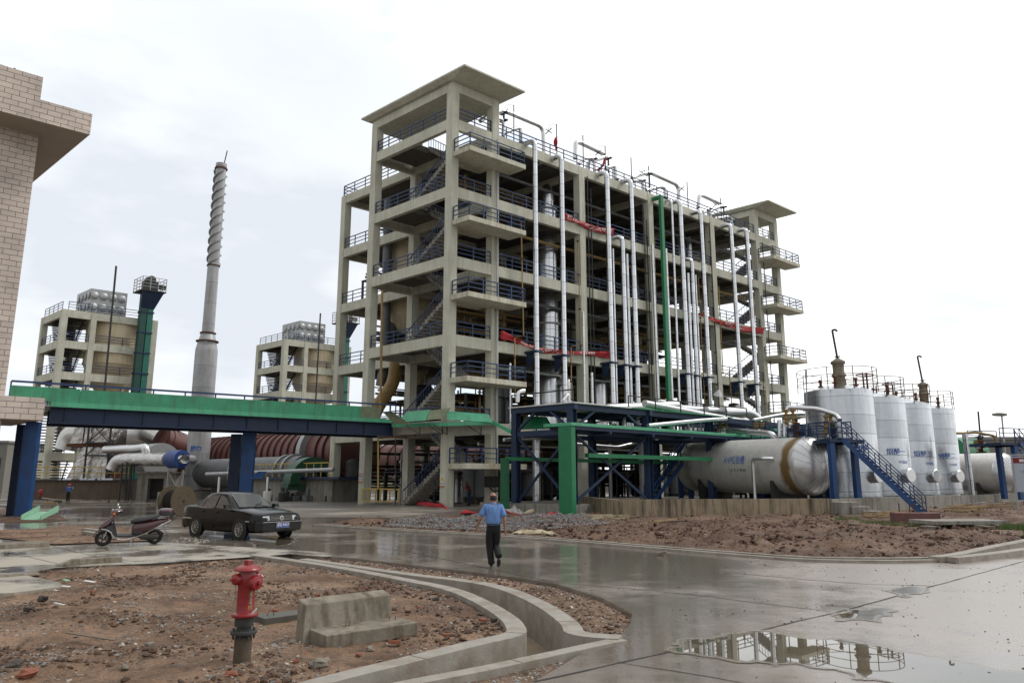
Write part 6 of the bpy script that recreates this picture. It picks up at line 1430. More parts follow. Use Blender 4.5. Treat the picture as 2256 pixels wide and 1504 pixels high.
# small horizontal ducts
m=M(); m.tube(rounded([D(232,990,77),D(300,988,75),D(320,985,74.5),D(322,998,74.5)],.6),.42,14); tag(m.build('thin_duct',silverh,smooth=True),'thin silver duct sloping up to an elbow under the fat duct','duct')
m=M(); m.tube(rounded([D(248,1035,75),D(258,1015,75),D(275,1012,74.5),D(368,1012,72)],1.0),[.8]*7+[.68]*1 if 0 else .66,18); tag(m.build('feed_duct',crumple,smooth=True),'silver horizontal duct leading to the blue fan housing','duct')
q=D(335,1016,76.5); m=M(); m.lathe([(0,-.05),(1.9,0),(1.9,2.4),(0,2.45)],Vector((q.x+1,q.y,q.z)),(-.75,.66,0),30); tag(m.build('round_drum',galv,smooth=True),'round grey drum behind the silver feed duct','drum')
q=D(390,1011,70.5); axf=Vector((.85,-.5,0)).normalized(); t=thing('blue_fan','blue round fan housing left of the chimney foot','fan',Vector((q.x,q.y,0)))
m=M(); m.lathe([(.5,-1.0),(.86,-.85),(.86,.8),(.5,.82)],q,axf,28); m.build('housing',mat('fan_blue',(.02,.06,.24),.45,var=.2),t,smooth=True)
m=M(); m.tube([q+axf*.7,q+axf*1.2,D(424,1011,78.9)],.42,18); m.build('inlet',galv,t,smooth=True); m=M(); fq=Fr((q.x,q.y),(1,0),(0,1)); 
for x in (-.7,.7): m.bar(fq(x,0,0),fq(x,0,q.z-1),.14,.14); 
m.bar(fq(-.7,0,.4),fq(.7,0,q.z-1.2),.07,.07); m.bar(fq(.7,0,.4),fq(-.7,0,q.z-1.2),.07,.07); m.build('stand',galv,t)
# little concrete house with a dark opening
hh=Fr((D(300,1090,74).x,74),(.98,.15),(-.15,.98)); t=thing('concrete_hut','small concrete hut with a dark doorway under the ducts','hut',hh(1.8,1,0))
m=M(); m.box(hh,0,1.0,0,2.5,-.1,2.7); m.box(hh,2.5,3.6,0,2.5,-.1,2.7); m.box(hh,1.001,2.499,0,2.5,2.2,2.7); m.box(hh,1.001,2.499,1.2,2.5,-.1,2.199); m.build('hut_wall',conc,t); m=M(); m.box(hh,1.05,2.45,.9,1.1,-.1,2.2); m.build('doorway',darkm,t); m=M(); m.box(hh,-.2,3.8,-.2,2.7,2.71,2.9); m.build('hut_roof',conc,t)
m=M()
for i,x in enumerate((270,280,290,296)):
    a=D(x,1020,73.5); m.bar(a,Vector((a.x+.2*(i%2),a.y,0)),.12,.12)
tag(m.build('duct_trestle',darkm),'dark trestle legs under the silver feed duct','trestle')
m=M(); ww=Fr((D(350,1085,60).x,60),U2,V2); m.box(ww,-3.5,0,-.1,.15,-.1,1.1); tag(m.build('low_wall',conc),'low concrete wall behind the cable reel','wall')
# overhead dark pipeline far behind
m=M(); a=D(330,940,95);b=D(900,958,95); m.tube([a,b],.28,8); m.tube([a+Vector((0,1,.8)),b+Vector((0,1,.8))],.05,5); tag(m.build('pipeline',darkm),'dark overhead pipeline far behind the chimney','pipeline')
for x in (379,): 
    q=D(x,950,94.5); m=M(); m.box(Fr((q.x,q.y),(1,0),(0,1)),-.25,.25,0,.5,0,q.z); tag(m.build('pipeline_post',steelblue),'blue post of the far overhead pipeline','post')
# distant low buildings on the horizon
def far(px0,px1,py,Y,mt_,label,dep=10):
    a=D(px0,1050,Y);b=D(px1,1050,Y);z=D((px0+px1)/2,py,Y).z; f=Fr((a.x,a.y),(1,0),(0,1)); t=thing('distant_building',label,'building',f((b.x-a.x)/2,dep/2,0),group='low buildings on the horizon')
    m=M(); m.box(f,0,b.x-a.x,0,dep,-.7,z); m.build('wall',mt_,t); m=M(); m.box(f,-.3,b.x-a.x+.3,-.3,dep+.3,z+.002,z+.35); m.build('roof',mat('far_roof',(.25,.24,.22)) if 'far_roof' not in MT else MT['far_roof'],t)
    m=M(); n=max(2,int((b.x-a.x)/4))
    for k in range(n): m.box(f,(k+.3)*(b.x-a.x)/n,(k+.7)*(b.x-a.x)/n,-.03,-.001,z*.35,z*.7)
    m.build('window_band',darkm,t)
greyw=mat('grey_far_wall',(.22,.21,.19),.9,var=.1,scale=.2); creamw=mat('cream_far_wall',(.40,.36,.27),.9,var=.1,scale=.2)
far(2140,2330,968,95,greyw,'long grey building behind the right tank and lamp')
far(12,30,990,120,creamw,'cream building at the far left behind the blue leg'); far(-60,8,975,118,greyw,'pale tall block at the left edge')
far(60,330,1066,135,greyw,'low grey building on the horizon left'); far(700,1000,1048,150,creamw,'low cream building seen through the ground floor'); far(1000,1420,1040,160,greyw,'low grey building behind the process building'); far(1290,1310,1030,100,creamw,'cream pump house seen right of the X brace'); far(1420,1780,1046,140,creamw,'low cream building seen below the far tower')
for i,(x,Y) in enumerate(((1300,88),(1340,84),(1440,90),(1560,92),(1620,95),(1700,86),(1100,85),(1160,88))):
    p=D(x,1050,Y); t=thing('process_unit','open pipe frame behind the process building, %s'%['left of centre','seen through the braces','centre','right of centre','near the far tower','behind the tanks','behind the near tower','behind the green hood'][i],'pipe frame',Vector((p.x,p.y,0)),group='pipe frames behind the building')
    m=M(); f=Fr((p.x,p.y),U2,V2)
    for a in (-2,2):
        for b in (-1.5,1.5): m.bar(f(a,b,0),f(a,b,5),.2,.2)
    for z in (2.4,4.6):
        for b in (-1.5,1.5): m.bar(f(-2.4,b,z),f(2.4,b,z),.18,.2)
    m.build('frame',navy,t); m=M()
    for k in range(5): m.tube([f(-2.4,-1.2+k*.6,2.65+(k%2)*2.2),f(2.4,-1.2+k*.6,2.65+(k%2)*2.2)],.13,6); m.tube([f(-1.8+k*.8,-.9,.2),f(-1.8+k*.8,-.9,4.8)],.09,6)
    m.build('pipes',[ochre,galv,silverh][i%3],t)
q=D(2090,995,75); m=M(); m.lathe([(0,0),(1.6,.2),(1.6,6),(0,6.2)],q,(.8,.6,0),24); tag(m.build('green_tank',dgreen,smooth=True),'dark green horizontal drum far behind the last vertical tank','tank')

k2=B(19.5,31,0); k2.z=4.6; t=thing('rotary_kiln','second rusty red ribbed drum glimpsed between the ground floor columns','kiln',Vector((k2.x,k2.y,0)))
m=M(); m.lathe([(0,0),(2.2,0),(2.2,34),(0,34)],k2,ax,32); m.build('shell',kilnm,t,smooth=True)
for k in range(0,28,2): m=M(); s=1.2*k; m.lathe([(2.19,s),(2.36,s),(2.36,s+.14),(2.19,s+.14)],k2,ax,32); m.build('rib',kilnd,t)
# ================= fire hydrant =================
hy=G(533,1452,0); hx,hyy=hy.x,hy.y; H0=Vector((hx,hyy,0))
HS=.93; t=thing('fire_hydrant','red fire hydrant on a grey flanged pipe standing in the dirt','fire hydrant',H0)
hred=mat('hydrant_red',(.27,.010,.014),.42,var=.14,scale=7,dirtamt=.18,dirt=(.10,.02,.015),bump=.002,bscale=40,coat=.2)
hgrey=mat('hydrant_grey',(.045,.046,.044),.75,var=.3,scale=9,bump=.002,bscale=60)
z=lambda s: s
m=M(); m.lathe([(.098,-.1),(.096,.23),(.090,.25)],H0,n=28); m.build('riser_pipe',mat('muddy_pipe',(.085,.065,.045),.9,var=.3,scale=10),t,smooth=True)
m=M(); m.lathe([(.078,.24),(.078,.275),(.142,.278),(.146,.285),(.146,.31),(.142,.318),(.080,.32),(.080,.36),(.105,.365),(.107,.375),(.107,.455),(.10,.46),(.10,.47)],H0,n=32)
m.build('lower_flange',hgrey,t,smooth=True)
m=M()
for k in range(8):
    a=2*math.pi*k/8; q=H0+Vector((math.cos(a)*.12,math.sin(a)*.12,0)); m.lathe([(.0,.232),(.011,.232),(.011,.34),(.0,.34)],q,n=6)
m.build('flange_bolts',hgrey,t)
m=M(); m.lathe([(.10,.465),(.140,.467),(.146,.475),(.146,.497),(.140,.505),(.102,.515),(.098,.53),(.098,.80),(.108,.84),(.112,.88),(.106,.93),(.094,.955),(.094,.975)],H0,n=40); m.build('barrel',hred,t,smooth=True)
m=M(); m.lathe([(.094,.972),(.148,.974),(.155,.982),(.152,.992),(.12,1.018),(.08,1.035),(.052,1.04),(.05,1.045)],H0,n=40); m.build('bonnet',hred,t,smooth=True)
m=M(); m.lathe([(.05,1.04),(.048,1.085),(.043,1.092),(0,1.093)],H0,n=5); m.build('operating_nut',hred,t)
def outlet(ang,zc,r,ln,nm):
    d=Vector((math.cos(ang),math.sin(ang),0)); c=H0+Vector((0,0,zc)); m=M(); m.lathe([(r*.8,.05),(r*.8,ln-.05)],c,d,24); cp=None
    o=m.build('outlet',hred,t,smooth=True); m=M(); m.lathe([(r*.82,ln-.06),(r,ln-.055),(r*1.05,ln-.045),(r*1.05,ln),(r*.95,ln+.015),(r*.35,ln+.02),(r*.3,ln+.022)],c,d,28); m.build('cap',hred,o,smooth=True)
    m=M(); m.lathe([(.022,ln+.015),(.022,ln+.05),(0,ln+.052)],c,d,5); m.build('cap_nut',hred,o)
    m=M(); m.lathe([(r*.84,ln-.075),(r*.9,ln-.07),(r*.9,ln-.062),(r*.84,ln-.06)],c,d,24); m.build('brass_ring',mat('brass_ring',(.45,.30,.08),.4,.6) if 'brass_ring' not in MT else MT['brass_ring'],o)
ca=math.atan2(-hyy,-hx)
outlet(ca+R(52)-R(8),.845,.078,.155,'front'); outlet(ca-R(62),.885,.06,.15,'side'); outlet(ca+R(120),.89,.06,.14,'rear')
m=M()
for (x,zt_) in ((-.118,.80),(.085,.745)):
    for k in range(7): q=H0+Vector((x+.003*(-1)**k,-.085 if x>0 else -.03,zt_-.022*k)); m.tube([q+Vector((.006*math.cos(a),.004*(k%2)*math.sin(a),.013*math.sin(a))) for a in np.linspace(0,2*math.pi,9)[:-1]],.0028,4,closed=True)
m.build('chain',galv,t)
for i,ch_ in enumerate('消火栓'):
    aw=ca+R(33); fn=lambda x,y,i=i: H0+Vector((math.cos(aw+x/.098)*.0995,math.sin(aw+x/.098)*.0995,.715-.072*i+y))
    text(ch_,.066,MT['brass_ring'],t,fn,bold=.0006)
# ================= kerb blocks =================
blk=mat('weathered_block_concrete',(.235,.205,.16),.9,var=.35,scale=3.5,streak=.9,dirtamt=.35,dirt=(.06,.043,.026),bump=.006,bscale=22)
p0=G(718,1425,-.02); p1=G(921,1392,-.02); d=(p1-p0).normalized(); Lk=(p1-p0).length; wv=(G(656,1406,-.02)-p0); wv=(wv-d*wv.dot(d)*1.0); wv=wv.normalized()
fb=Fr((p0.x,p0.y),(d.x,d.y),(wv.x,wv.y))
m=M(); m.hexa([fb(0,0,-.06),fb(Lk,0,-.06),fb(Lk,.52,-.06),fb(0.0,.52,-.06),fb(.0,0,.115),fb(Lk,0,.11),fb(Lk-.06,.52,.125),fb(0,.52,.13)]); tag(m.build('kerb_block',blk,bevel=.012),'flat concrete slab lying in front of the leaning block','concrete block','dumped concrete blocks by the hydrant')
m=M(); m.hexa([fb(-.12,.40,-.08),fb(Lk-.14,.42,-.08),fb(Lk-.14,.66,-.08),fb(-.12,.60,-.08),fb(-.02,.55,.41),fb(Lk-.08,.57,.41),fb(Lk-.11,.75,.47),fb(-.05,.73,.47)]); tag(m.build('kerb_block',blk,bevel=.012),'long concrete block leaning back on edge behind the flat slab','concrete block','dumped concrete blocks by the hydrant')
m=M()
for s in (.42,.47,Lk-.28,Lk-.18): m.tube([fb(s,.30,.1),fb(s+.03,.33,.17)],.006,5)
tag(m.build('lifting_loop',rust),'short rusty wire stubs sticking out of the flat slab','wire')
q0=G(583,1372,0); fq=Fr((q0.x,q0.y),(d.x,d.y),(wv.x,wv.y)); m=M(); m.box(fq,0,.9,0,.4,-.15,.06); tag(m.build('pit_cover',mat('dark_wet_slab',(.09,.085,.07),.6,var=.3)),'dark wet slab half buried left of the leaning block','slab')
m=M(); m.tube([fq(.12,.2,.06),fq(.13,.2,.11),fq(.17,.2,.13),fq(.21,.2,.11),fq(.22,.2,.06)],.006,5); tag(m.build('wire_loop',rust),'rusty wire loop on the half buried slab right of the hydrant','wire')
def kb(px0,px1,h,wd,label,bev=False):
    a=G(*px0);b=G(*px1);dd=(b-a).normalized();ww=Vector((-dd.y,dd.x,0)); f=Fr((a.x,a.y),(dd.x,dd.y),(ww.x,ww.y)); L_=(b-a).length; m=M()
    m.hexa([f(0,0,.004),f(L_,0,.004),f(L_,wd,.004),f(0,wd,.004),f(.35 if bev else .02,.03,h),f(L_,.03,h),f(L_,wd,h),f(.35 if bev else .02,wd,h)]); return tag(m.build('kerb_block',blk,bevel=.012),label,'concrete block')
kb((124,1247),(269,1238),.13,.32,'long kerb block with a slanting left end lying on the pale concrete near the dirt',True)
kb((-30,1211),(110,1204),.13,1.1,'thick pale slab at the left edge beside the small dirt patch')
kb((-60,1277),(88,1266),.05,.3,'low cracked slab edge at the left border of the dirt')
m=M(); a=G(-40,1300);b=G(140,1290); m.plate([G(-60,1322,-.08),G(30,1316,-.08),G(90,1309,-.08),G(138,1300,-.08),G(128,1292,-.08),G(100,1286,-.08),G(60,1277,-.08),G(-60,1280,-.08)],(0,0,.09)); struct(m.build('path',apron))
m=M(); q=G(230,1180); 
for k in range(2): a=G(185,1172+k*7); b=G(255,1183+k*8); m.bar(a+Vector((0,0,.12)),b+Vector((0,0,.12)),.22,.1)
tag(m.build('loose_kerb',conc2),'two pale kerb pieces lying behind the moped','kerb')
# ================= cable reel =================
rl=G(401,1137); t=thing('cable_reel','big wooden cable reel wound with black cable behind the black car','cable reel',rl)
axr=Vector((.90,-.43,0)).normalized(); c=Vector((rl.x,rl.y,.86)); wd_=mat('reel_wood',(.10,.075,.045),.85,var=.4,scale=5,squash=(1,1,6))
for s in (0,-1.02):
    m=M(); m.lathe([(0,-.05),(.85,-.05),(.86,-.03),(.86,.03),(.85,.05),(.08,.05),(.0,.06)],c+axr*s,axr,36); o=m.build('flange_disc',wd_,t)
m=M(); m.lathe([(.55,-.97),(.58,-.96)]+[(.60+.012*(k%2),-.95+k*.036) for k in range(25)]+[(.55,-.05)],c,axr,32); m.build('cable_winding',black,t,smooth=True)
m=M(); 
for k in range(4): a=k*1.57+.6; q=c+axr*.05+Vector((-axr.y,axr.x,0))*-.38*math.cos(a)+Vector((0,0,.38*math.sin(a))); m.lathe([(.0,.03),(.03,.025),(.03,0)],q,axr,8)
m.lathe([(.0,.055),(.08,.052),(.08,.0)],c+axr*.03,axr,12); m.build('bolts',darkm,t)
# ================= black saloon car =================
cpos=(G(533,1186.8)+G(637.6,1184.5)+G(443,1177.6)*2)/4; 
fw_=G(585,1185.5); rw=G(443,1177.6)
car=thing('saloon_car','black saloon car parked on the wet road behind the moped','car',Vector((-9.95,27.35,0)),rotz=math.atan2(-.60,.80),scale=1.12)
carp=mat('car_black_paint',(.006,.006,.006),.2,var=.1,coat=.08,spec=.22); glass=mat('car_glass',(.03,.035,.04),.04,var=.02,spec=1.0,coat=1.0); chrome=mat('chrome',(.8,.8,.8),.15,1.,var=.02); plast=mat('black_plastic',(.009,.009,.010),.5,var=.1); lens=mat('headlamp_lens',(.45,.48,.5),.08,.4,var=.1,coat=1.)
def cb_(name,m,mt,par=None,**k): return m.build(name,mt,par or car,local=True,**k)
st=[(-2.19,.42,.70,.66,.72),(-2.16,.30,.86,.76,.90),(-2.08,.24,.955,.80,.99),(-1.75,.22,.975,.83,1.02),(-1.35,.20,.965,.84,1.0),(-.9,.19,.94,.845,.95),(0,.19,.925,.845,.94),(.8,.19,.905,.845,.93),(1.3,.20,.86,.84,.905),(1.75,.21,.805,.82,.85),(2.02,.22,.765,.79,.795),(2.12,.24,.72,.75,.74),(2.17,.32,.62,.70,.63)]
m=M(); rings=[]
for (x,zb,zs,w_,zt) in st:
    h=[(0,zb),(w_*.8,zb),(w_*.97,zb+.07),(w_,zb+(zs-zb)*.35),(w_*1.01,zb+(zs-zb)*.6),(w_*.975,zs-.06),(w_*.93,zs-.012),(w_*.82,zs+(zt-zs)*.5),(w_*.4,zt-.004),(0,zt)]
    ring=[Vector((x,y,z_)) for y,z_ in h]+[Vector((x,-y,z_)) for y,z_ in h[-2:0:-1]]; rings.append(ring)
n=len(rings[0]); m.add([p for r_ in rings for p in r_],[(i*n+j,(i+1)*n+j,(i+1)*n+(j+1)%n,i*n+(j+1)%n) for i in range(len(st)-1) for j in range(n)]+[tuple(range(n)),tuple((len(st)-1)*n+j for j in range(n-1,-1,-1))])
cb_('body',m,carp,smooth=True)
gs=[(.86,.915,.68),(.80,.95,.67),(.14,1.345,.575),(-.02,1.385,.56),(-.45,1.415,.55),(-.85,1.39,.555),(-1.02,1.35,.565),(-1.50,1.03,.66),(-1.56,.98,.67)]
m=M(); vs=[]
for (x,zt,wt) in gs:
    h=[(.775,.88),(wt+.02,zt-.045),(wt-.05,zt-.004),(0,zt+.012)]
    vs+=[Vector((x,y,z_)) for y,z_ in h]+[Vector((x,-y,z_)) for y,z_ in h[-2::-1]]
n=7; m.add(vs,[(i*n+j,i*n+j+1,(i+1)*n+j+1,(i+1)*n+j) for i in range(len(gs)-1) for j in range(n-1)]); cb_('roof',m,carp,smooth=True)
def wpt(x,f,off=.012):      # point on the side of the greenhouse: f 0..1 from belt to roof
    for a,b in zip(gs[:-1],gs[1:]):
        if b[0]<=x<=a[0]:
            q=(a[0]-x)/(a[0]-b[0]); zt=a[1]+(b[1]-a[1])*q; wt=a[2]+(b[2]-a[2])*q; break
    return lambda s: Vector((x,s*(.775+(wt+.02-.775)*f+off),.88+(zt-.045-.88)*f))
for s in (1,-1):
    for nm,pts in (('front_window',[(.66,.12),(.12,.90),(-.22,.93),(-.22,.10)]),('rear_window',[(-.30,.10),(-.30,.93),(-.86,.92),(-1.02,.10)]),('quarter_window',[(-1.07,.12),(-.92,.88),(-1.0,.88),(-1.32,.14)])):
        m=M(); P=[wpt(x,f)(s) for x,f in pts]; m.add(P,[(0,1,2,3)]); cb_(nm,m,glass)
    m=M(); m.bar(wpt(.72,.06,.016)(s),wpt(-1.40,.06,.016)(s),.012,.02); cb_('window_trim',m,chrome)
    m=M(); m.bar(Vector((1.75,s*.835,.56)),Vector((-2.05,s*.83,.58)),.02,.035); cb_('side_moulding',m,chrome)
    m=M(); 
    for x in (.72,-.26,-1.0): m.bar(Vector((x,s*.856,.28)),Vector((x-.02,s*.80,.9)),.006,.012)
    cb_('door_seams',m,plast)
    m=M(); m.box(W0,-.12,.04,s*.85-.02,s*.85+.02,.80,.83); m.box(W0,-.95,-.79,s*.845-.02,s*.845+.02,.81,.84); cb_('door_handles',m,chrome if 0 else plast)
    m=M(); m.hexa([Vector((x,y,z_)) for x,y,z_ in ((.52,s*.80,.93),(.70,s*.80,.93),(.70,s*.98,.93),(.54,s*.98,.93),(.50,s*.80,1.03),(.66,s*.80,1.05),(.64,s*.98,1.05),(.50,s*.98,1.04))]); cb_('door_mirror',m,carp,bevel=.015)
m=M(); m.add([Vector((.815,-.60,.945)),Vector((.815,.60,.945)),Vector((.165,.50,1.338)),Vector((.165,-.50,1.338))],[(0,1,2,3)]); 
for v_ in range(4): pass
nrm=Vector((.52,0,.85)); m.v=[tuple(Vector(p)+nrm*.02) for p in m.v]; cb_('windscreen',m,mat('windscreen_glass',(.40,.42,.44),.06,.75,var=.02))  # pale metallic colour stands in for bright sky reflected in the windscreen
m=M(); m.add([Vector((-1.49,-.58,1.05)),Vector((-1.49,.58,1.05)),Vector((-1.06,.50,1.345)),Vector((-1.06,-.50,1.345))],[(3,2,1,0)]); m.v=[tuple(Vector(p)+Vector((-.5,0,.8))*.02) for p in m.v]; cb_('rear_screen',m,glass)
m=M(); m.bar(Vector((.86,-.1,.955)),Vector((.62,.35,1.10)),.015,.015); m.bar(Vector((.86,.45,.955)),Vector((.72,.05,1.04)),.015,.015); cb_('wipers',m,plast)
m=M(); m.hexa([Vector(p) for p in ((2.0,-.80,.25),(2.24,-.70,.27),(2.24,.70,.27),(2.0,.80,.25),(2.0,-.82,.56),(2.27,-.72,.55),(2.27,.72,.55),(2.0,.82,.56))]); cb_('front_bumper',m,plast,bevel=.03)
m=M(); m.bar(Vector((2.275,-.70,.545)),Vector((2.275,.70,.545)),.012,.02); cb_('bumper_trim',m,chrome)
m=M(); m.hexa([Vector(p) for p in ((-2.0,-.80,.25),(-2.0,.80,.25),(-2.26,.72,.27),(-2.26,-.72,.27),(-2.0,-.82,.56),(-2.0,.82,.56),(-2.28,.74,.55),(-2.28,-.74,.55))][::1]); cb_('rear_bumper',m,plast,bevel=.03)
m=M(); m.box(W0,2.10,2.185,-.40,.40,.575,.72); cb_('grille',m,plast)
m=M()
for z_ in (.605,.645,.69): m.bar(Vector((2.19,-.40,z_)),Vector((2.19,.40,z_)),.008,.012)
cb_('grille_bars',m,chrome)
for s in (1,-1): m=M(); m.hexa([Vector(p) for p in ((2.06,s*.41,.58),(2.19,s*.41,.58),(2.13,s*.70,.59),(2.0,s*.72,.59),(2.04,s*.41,.72),(2.165,s*.41,.72),(2.10,s*.69,.715),(1.98,s*.71,.715))]); cb_('headlight',m,lens,bevel=.012)
m=M(); m.lathe([(.062,-.01),(.070,0),(.070,.012),(.058,.014),(.056,.008),(0,.008)],Vector((2.19,0,.65)),(1,0,0),20); em=cb_('round_emblem',m,chrome)
def carfn(cx_,cy_,cz_): return lambda x,y: Vector((cx_,cy_+x,cz_+y))
def ltext(body,size,mt,par,fn,bold=0): 
    WL[par.name]=Vector((0,0,0)); return text(body,size,mt,par,fn,bold=bold)
ltext('V',.06,plast,em,carfn(2.206,0,.674)); ltext('W',.062,plast,em,carfn(2.206,0,.632))
m=M(); m.box(W0,2.265,2.285,-.22,.22,.375,.515); pl_=cb_('number_plate',m,mat('plate_blue',(.02,.07,.36),.4)); 
m=M(); m.box(W0,2.262,2.280,-.23,.23,.365,.525); cb_('plate_frame',m,chrome,pl_) if 0 else cb_('plate_frame',m,galv)
ltext('湘E·9957',.115,wtext,pl_,carfn(2.289,0,.445),bold=.002)
for x in (1.27,-1.20):
    for s in (1,-1):
        m=M(); m.lathe([(.375,0),(.375,.012),(0,.013)],Vector((x,s*.842,.30)),(0,s,0),32); cb_('wheel_arch',m,black)
        wh=thing('x','x y z w','x',(0,0,0)); bpy.data.objects.remove(wh)
        m=M(); m.lathe([(.20,-.17),(.27,-.175),(.298,-.15),(.302,-.03),(.298,.0),(.275,.02),(.205,.022)],Vector((x,s*.845,.302)),(0,s,0),36); ty=cb_('wheel',m,black,smooth=True); WL[ty.name]=Vector((0,0,0))
        m=M(); m.lathe([(.205,.02),(.20,.03),(.185,.022),(.17,.0)],Vector((x,s*.845,.302)),(0,s,0),32)
        for k in range(9):
            a=2*math.pi*k/9; c_=Vector((x,s*.857,.302)); m.bar(c_+Vector((math.cos(a)*.05,0,math.sin(a)*.05)),c_+Vector((math.cos(a)*.188,0,math.sin(a)*.188)),.055 if 0 else .03,.02,up=(0,1,0))
        m.lathe([(.06,.0),(.06,.03),(.0,.036)],Vector((x,s*.845,.302)),(0,s,0),16); cb_('rim',m,MT['hub_silver'] if 'hub_silver' in MT else mat('hub_silver',(.38,.36,.33),.35,.7),ty,smooth=False)
# ================= moped =================
fwp=G(221,1203);rwp=G(343,1198); hd=(fwp-rwp); hd.z=0; ang=math.atan2(hd.y,hd.x); scl=hd.length/1.25*.93
mid=(fwp+rwp)/2
mo=thing('moped','maroon moped with a top box leaning on its stand beside the small dirt patch','moped',Vector((mid.x,mid.y,.006)),rotz=ang,scale=scl)
maroon=mat('maroon_plastic',(.055,.005,.011),.25,var=.15,coat=.8); seatm=mat('black_seat',(.018,.018,.018),.6,var=.2); orange=mat('indicator_orange',(.7,.16,.01),.3,coat=.5); gplast=mat('grey_plastic',(.045,.045,.048),.6,var=.15)
def mb(name,m,mt,par=None,**k): return m.build(name,mt,par or mo,local=True,**k)
def loft(m,sec):  # list of rings
    n=len(sec[0]); m.add([p for r_ in sec for p in r_],[(i*n+j,i*n+(j+1)%n,(i+1)*n+(j+1)%n,(i+1)*n+j) for i in range(len(sec)-1) for j in range(n)]+[tuple(range(n-1,-1,-1)),tuple((len(sec)-1)*n+j for j in range(n))])
def ell(c,a,b,ax='x',n=12,tilt=0):
    r_=[]
    for j in range(n):
        t_=2*math.pi*j/n
        if ax=='x': r_.append(Vector((c[0]+tilt*math.sin(t_)*b,c[1]+math.cos(t_)*a,c[2]+math.sin(t_)*b)))
        else: r_.append(Vector((c[0]+math.cos(t_)*a,c[1]+math.sin(t_)*b,c[2])))
    return r_
for x,nm in ((.625,'front_wheel'),(-.625,'rear_wheel')):
    m=M(); R0=.205; m.tube([Vector((x+math.cos(a)*(R0-.045),0,R0+math.sin(a)*(R0-.045))) for a in np.linspace(0,2*math.pi,29)[:-1]],.045,8,closed=True); o=mb(nm,m,black,smooth=True); WL[o.name]=Vector((0,0,0))
    m=M(); m.tube([Vector((x+math.cos(a)*.13,0,R0+math.sin(a)*.13)) for a in np.linspace(0,2*math.pi,25)[:-1]],.016,6,closed=True)
    for k in range(5): a=k*1.257; m.bar(Vector((x,0,R0)),Vector((x+math.cos(a)*.13,0,R0+math.sin(a)*.13)),.03,.03)
    m.lathe([(0,-.05),(.045,-.05),(.045,.05),(0,.05)],Vector((x,0,R0)),(0,1,0),12); mb('rim',m,MT['dark_machinery'],o)
m=M(); n=9; L_=[]
for i in range(n):
    a=R(10+i*16); L_.append([Vector((.625+math.cos(a)*.245,y,.215+math.sin(a)*.245+z_)) for y,z_ in ((-.07,-.03),(-.06,.0),(0,.012),(.06,0),(.07,-.03))])
m.add([p for r_ in L_ for p in r_],[(i*5+j,i*5+j+1,(i+1)*5+j+1,(i+1)*5+j) for i in range(n-1) for j in range(4)]); mb('front_mudguard',m,gplast,smooth=True)
m=M(); m.tube([Vector((.63,.075,.215)),Vector((.52,.05,.52))],.022,8); m.tube([Vector((.63,-.075,.215)),Vector((.52,-.05,.52))],.022,8); m.tube([Vector((.54,0,.45)),Vector((.42,0,.86))],.03,8); mb('front_fork',m,galv,smooth=True)
m=M(); loft(m,[ell((.76,0,.48),.07,.03),ell((.66,0,.54),.16,.08),ell((.54,0,.62),.20,.10),ell((.46,0,.72),.20,.09),ell((.41,0,.82),.12,.06)]); mb('front_shield',m,maroon,smooth=True)
m=M(); m.plate([Vector((.47,-.16,.76)),Vector((.47,.16,.76)),Vector((.34,.15,.32)),Vector((.34,-.15,.32))],(-.03,0,.0)); m.plate([Vector((.60,-.15,.52)),Vector((.40,-.165,.60)),Vector((.31,-.15,.30)),Vector((.38,-.15,.26))],(0,.30,0)); mb('leg_shield',m,gplast,bevel=.01)
m=M(); m.hexa([Vector(p) for p in ((-.12,-.15,.22),(.37,-.15,.25),(.37,.15,.25),(-.12,.15,.22),(-.12,-.16,.28),(.37,-.16,.30),(.37,.16,.30),(-.12,.16,.28))]); mb('footboard',m,gplast,bevel=.015)
m=M(); loft(m,[ell((-.06,0,.42),.13,.21),ell((-.2,0,.44),.165,.21),ell((-.45,0,.50),.17,.17),ell((-.72,0,.59),.12,.11),ell((-.90,0,.66),.06,.04)]); mb('rear_body',m,maroon,smooth=True)
m=M(); loft(m,[ell((-.05,0,.38),.13,.16),ell((-.16,0,.36),.155,.15),ell((-.30,0,.36),.155,.11)]); mb('under_seat_panel',m,gplast,smooth=True)
m=M(); loft(m,[ell((.0,0,.62),.10,.05),ell((-.10,0,.65),.15,.075),ell((-.32,0,.68),.16,.075),ell((-.52,0,.73),.16,.07),ell((-.68,0,.77),.12,.04)]); mb('seat',m,seatm,smooth=True)
m=M(); m.tube([Vector((-.5,.1,.68)),Vector((-.75,.1,.76)),Vector((-.95,.08,.76)),Vector((-.95,-.08,.76)),Vector((-.75,-.1,.76)),Vector((-.5,-.1,.68))],.012,6); mb('luggage_rack',m,galv)
m=M(); loft(m,[ell((-.86,0,.78),.15,.11,'z'),ell((-.86,0,.80),.18,.15,'z'),ell((-.86,0,.885),.19,.16,'z')]); bx=mb('top_box',m,gplast,smooth=True); WL[bx.name]=Vector((0,0,0))
m=M(); loft(m,[ell((-.86,0,.89),.195,.165,'z'),ell((-.86,0,.93),.19,.16,'z'),ell((-.86,0,.965),.14,.12,'z'),ell((-.86,0,.972),.05,.05,'z')]); mb('box_lid',m,maroon,bx,smooth=True)
m=M(); loft(m,[ell((.50,0,.86),.06,.05),ell((.45,0,.88),.14,.085),ell((.34,0,.91),.15,.075),ell((.24,0,.92),.08,.04)]); mb('handlebar_cowl',m,maroon,smooth=True)
m=M(); m.lathe([(0,.03),(.05,.02),(.06,-.01)],Vector((.46,0,.93)),(1,0,0),14); mb('headlight',m,lens,smooth=True)
